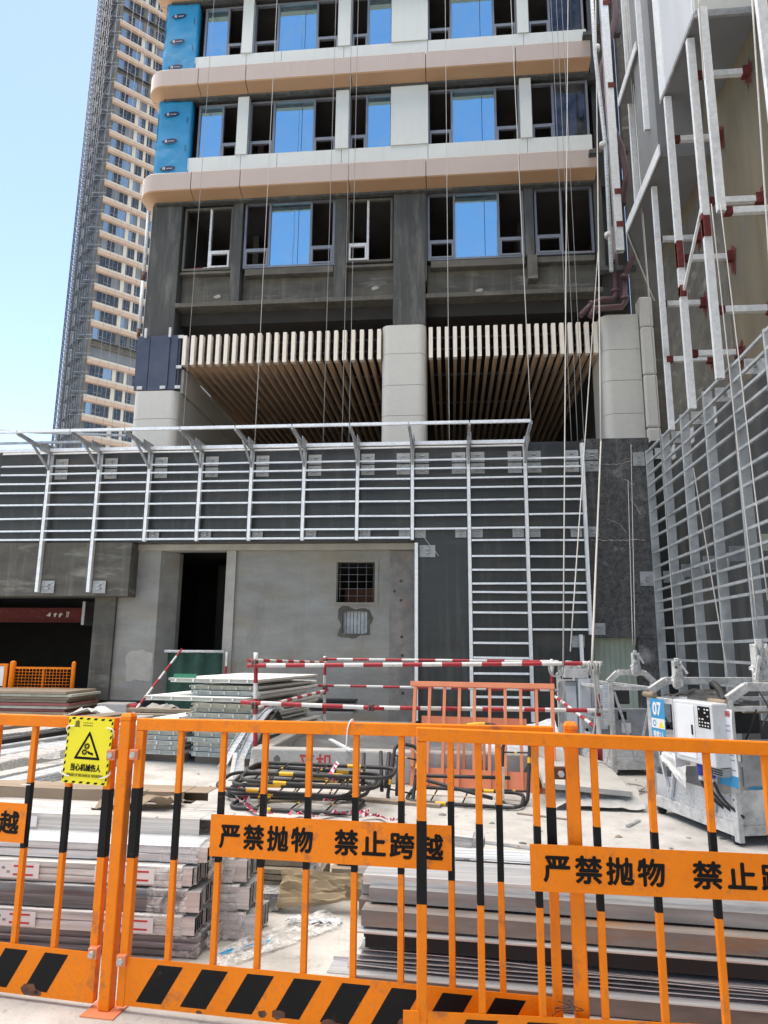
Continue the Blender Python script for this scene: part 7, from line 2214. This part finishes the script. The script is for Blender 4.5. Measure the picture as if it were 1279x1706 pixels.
# second platform behind, end towards the viewer
h0, h1 = W(1021, 1292, Z=0.0), W(1100, 1292, Z=0.0)
g2, P2_, blk2_, ge2, gd2, GL2 = gondola('galvanised work platform farther back before the corrugated hoarding', h0, h1, 2.2, 1, arch='e')
m = MB(); blk2_(m, GL2 * 0.22, GL2 * 0.62, 0.25, 0.55, 0.84, 1.04); m.build('motor', M['motor'], g2, bevel=0.02)
m = MB(); blk2_(m, GL2 * 0.12, GL2 * 0.9, 0.10, 0.2, 0.36, 0.80); m.build('winch_box', M['galvdull'], g2, bevel=0.02)
m = MB(); blk2_(m, GL2 * 0.3, GL2 * 0.5, 0.092, 0.0985, 0.5, 0.62); m.build('plate', M['paper'], g2)
m = MB(); blk2_(m, GL2 * 0.24, GL2 * 0.42, 0.093, 0.0985, 0.66, 0.76); m.build('slot', M['black'], g2)
hoist(W(1060, 1128, Y=9.3), 'rope grab above the farther work platform', 1.0)
# white sack
sk = W(1077, 1284, Z=0.0)
m = MB()
def sackf(u, v_):
    a = 2 * math.pi * v_
    th = math.pi * u
    r = 0.16 * math.sin(th) ** 0.7 * (1 + 0.16 * noise.noise((math.cos(a) * 2, math.sin(a) * 2, u * 4)))
    return sk + V(r * math.cos(a), -0.2 + r * math.sin(a) * 0.8, 0.21 - 0.21 * math.cos(th))
m.grid(sackf, 14, 18); tag(m.build('white_sack', M['sack']), 'full white sack standing between the two work platforms', 'sack')
# electric cabinets by the rear wall
for k, (px0, px1, top, lab) in enumerate(((938, 962, 1135, 'narrow grey electric cabinet leftmost behind the guard rails'), (962, 985, 1130, 'grey electric cabinet with a pale door behind the guard rails'), (985, 1012, 1138, 'grey electric cabinet nearest the thick rope behind the guard rails'))):
    a, b = W(px0, top, Y=10.6 - 0.1 * k), W(px1, top, Y=10.6 - 0.1 * k)
    t = thing('electric_cabinet', lab, 'cabinet', ((a.x + b.x) / 2, 10.6, 0), 'grey electric cabinets')
    m = MB(); m.box(a.x + 0.01, b.x - 0.01, 10.6 - 0.1 * k, 11.0, 0.25, a.z); m.build('case', M['ctrlbox'] if k == 1 else M['galvdull'], t, bevel=0.01)
    m = MB(); m.box(a.x + 0.03, b.x - 0.03, 10.592 - 0.1 * k, 10.598 - 0.1 * k, 0.45, a.z - 0.06); m.build('door', M['ctrlbox'], t)
    m = MB()
    for x in (a.x + 0.03, b.x - 0.03):
        m.box(x - 0.015, x + 0.015, 10.62 - 0.1 * k, 10.65 - 0.1 * k, 0, 0.25)
    m.build('leg', M['galvdull'], t)
m = MB(); m.box(1.62, 1.95, 10.5, 10.8, 1.14, 1.26); m.tube([(1.7, 10.6, 1.26), (1.7, 10.6, 1.38)], 0.05, 8); m.tube([(1.85, 10.6, 1.26), (1.85, 10.6, 1.34)], 0.04, 8)
tag(m.build('winch_head', M['galvlight']), 'cement caked winch head on top of the grey cabinets', 'winch')
a_ = W(1018, 1135, Y=9.15)
m = MB(); m.box(a_.x - 0.05, a_.x + 0.07, 9.4, 9.43, 0.6, 1.12); tag(m.build('pale_board', M['filmblue']), 'narrow pale blue board standing left of the farther work platform', 'board')

# scrap and litter scattered on the floor
rnd = random.Random(21)
spots = [(930, 1345), (1060, 1300), (1085, 1345), (900, 1385), (760, 1360), (640, 1385), (330, 1290), (300, 1330), (455, 1395), (250, 1345), (1030, 1395), (870, 1405), (590, 1400), (350, 1312), (420, 1380), (820, 1372)]
for k in range(70):
    spots.append((rnd.uniform(40, 1240), 1225 + 200 * rnd.random() ** 1.3))
for k, (px, py) in enumerate(spots):
    c = W(px, py, Z=0.0)
    m = MB()
    n_ = 7
    r = rnd.uniform(0.012, 0.04)
    ring = [c + V(r * math.cos(2 * math.pi * i / n_) * rnd.uniform(.6, 1.3), r * math.sin(2 * math.pi * i / n_) * rnd.uniform(.6, 1.3), 0.003) for i in range(n_)]
    topp = c + V(0, 0, r * rnd.uniform(0.3, 0.7))
    for i in range(n_):
        m.poly([ring[i], ring[(i + 1) % n_], topp])
    tag(m.build('rubble_piece', M[('plinth', 'beamconc', 'wood', 'wetslab')[k % 4]]), 'small loose chip of rubble on the bare floor', 'rubble', 'chips of rubble on the floor')

# offcuts and litter
for k, (px, py, ln, ang, mt, lab) in enumerate(((640, 1392, 0.35, 0.3, 'galv', 'short bright metal offcut on the floor below the heap of hoops'), (905, 1360, 0.5, -0.4, 'wood', 'thin wooden lath on the floor right of the orange barrier'), (1055, 1372, 0.3, 1.0, 'galvdull', 'short grey rod on the floor before the rope coil'), (330, 1312, 0.5, 0.2, 'wood', 'wooden lath on the floor before the tall panel stack'), (470, 1400, 0.25, -0.6, 'paper', 'torn strip of white paper on the floor behind the middle sign'), (730, 1398, 0.6, 0.1, 'galv', 'thin bright rod on the floor behind the steel stack'), (250, 1325, 0.22, 0.8, 'filmblue', 'scrap of bluish film on the floor beside the left post'))):
    c = W(px, py, Z=0.008)
    m = MB(); d = V(math.cos(ang), math.sin(ang), 0) * ln / 2; m.bar(c - d, c + d, 0.03, 0.012)
    tag(m.build('offcut', M[mt]), lab, 'offcut')

# cables and bolt holes on the nearest platform
for k, (u0, u1, sag) in enumerate(((0.05, 0.6, 0.25), (0.3, 0.95, 0.16), (0.5, 1.0, 0.35))):
    pts = [P_(GL1 * (u0 + (u1 - u0) * t), 0.03 + 0.10 * k, 1.05 - sag * math.sin(math.pi * t)) for t in (0, 0.2, 0.4, 0.6, 0.8, 1.0)]
    wire(smooth(pts, 4), 0.008, 'slack_cable', 'slack black cable looped inside the nearest work platform, %s of three' % ('frontmost', 'middle', 'rearmost')[k], 'cable', 'rubber', 'slack cables in the platform')
m = MB()
for z in (0.35, 0.55, 0.75, 0.92):
    m.disc(P_(GL1 - 0.025, -0.0255, z), -gd, 0, 0.008, 0.001, 8)
build_pieces(m, 'bolt_hole', M['black'], g1)
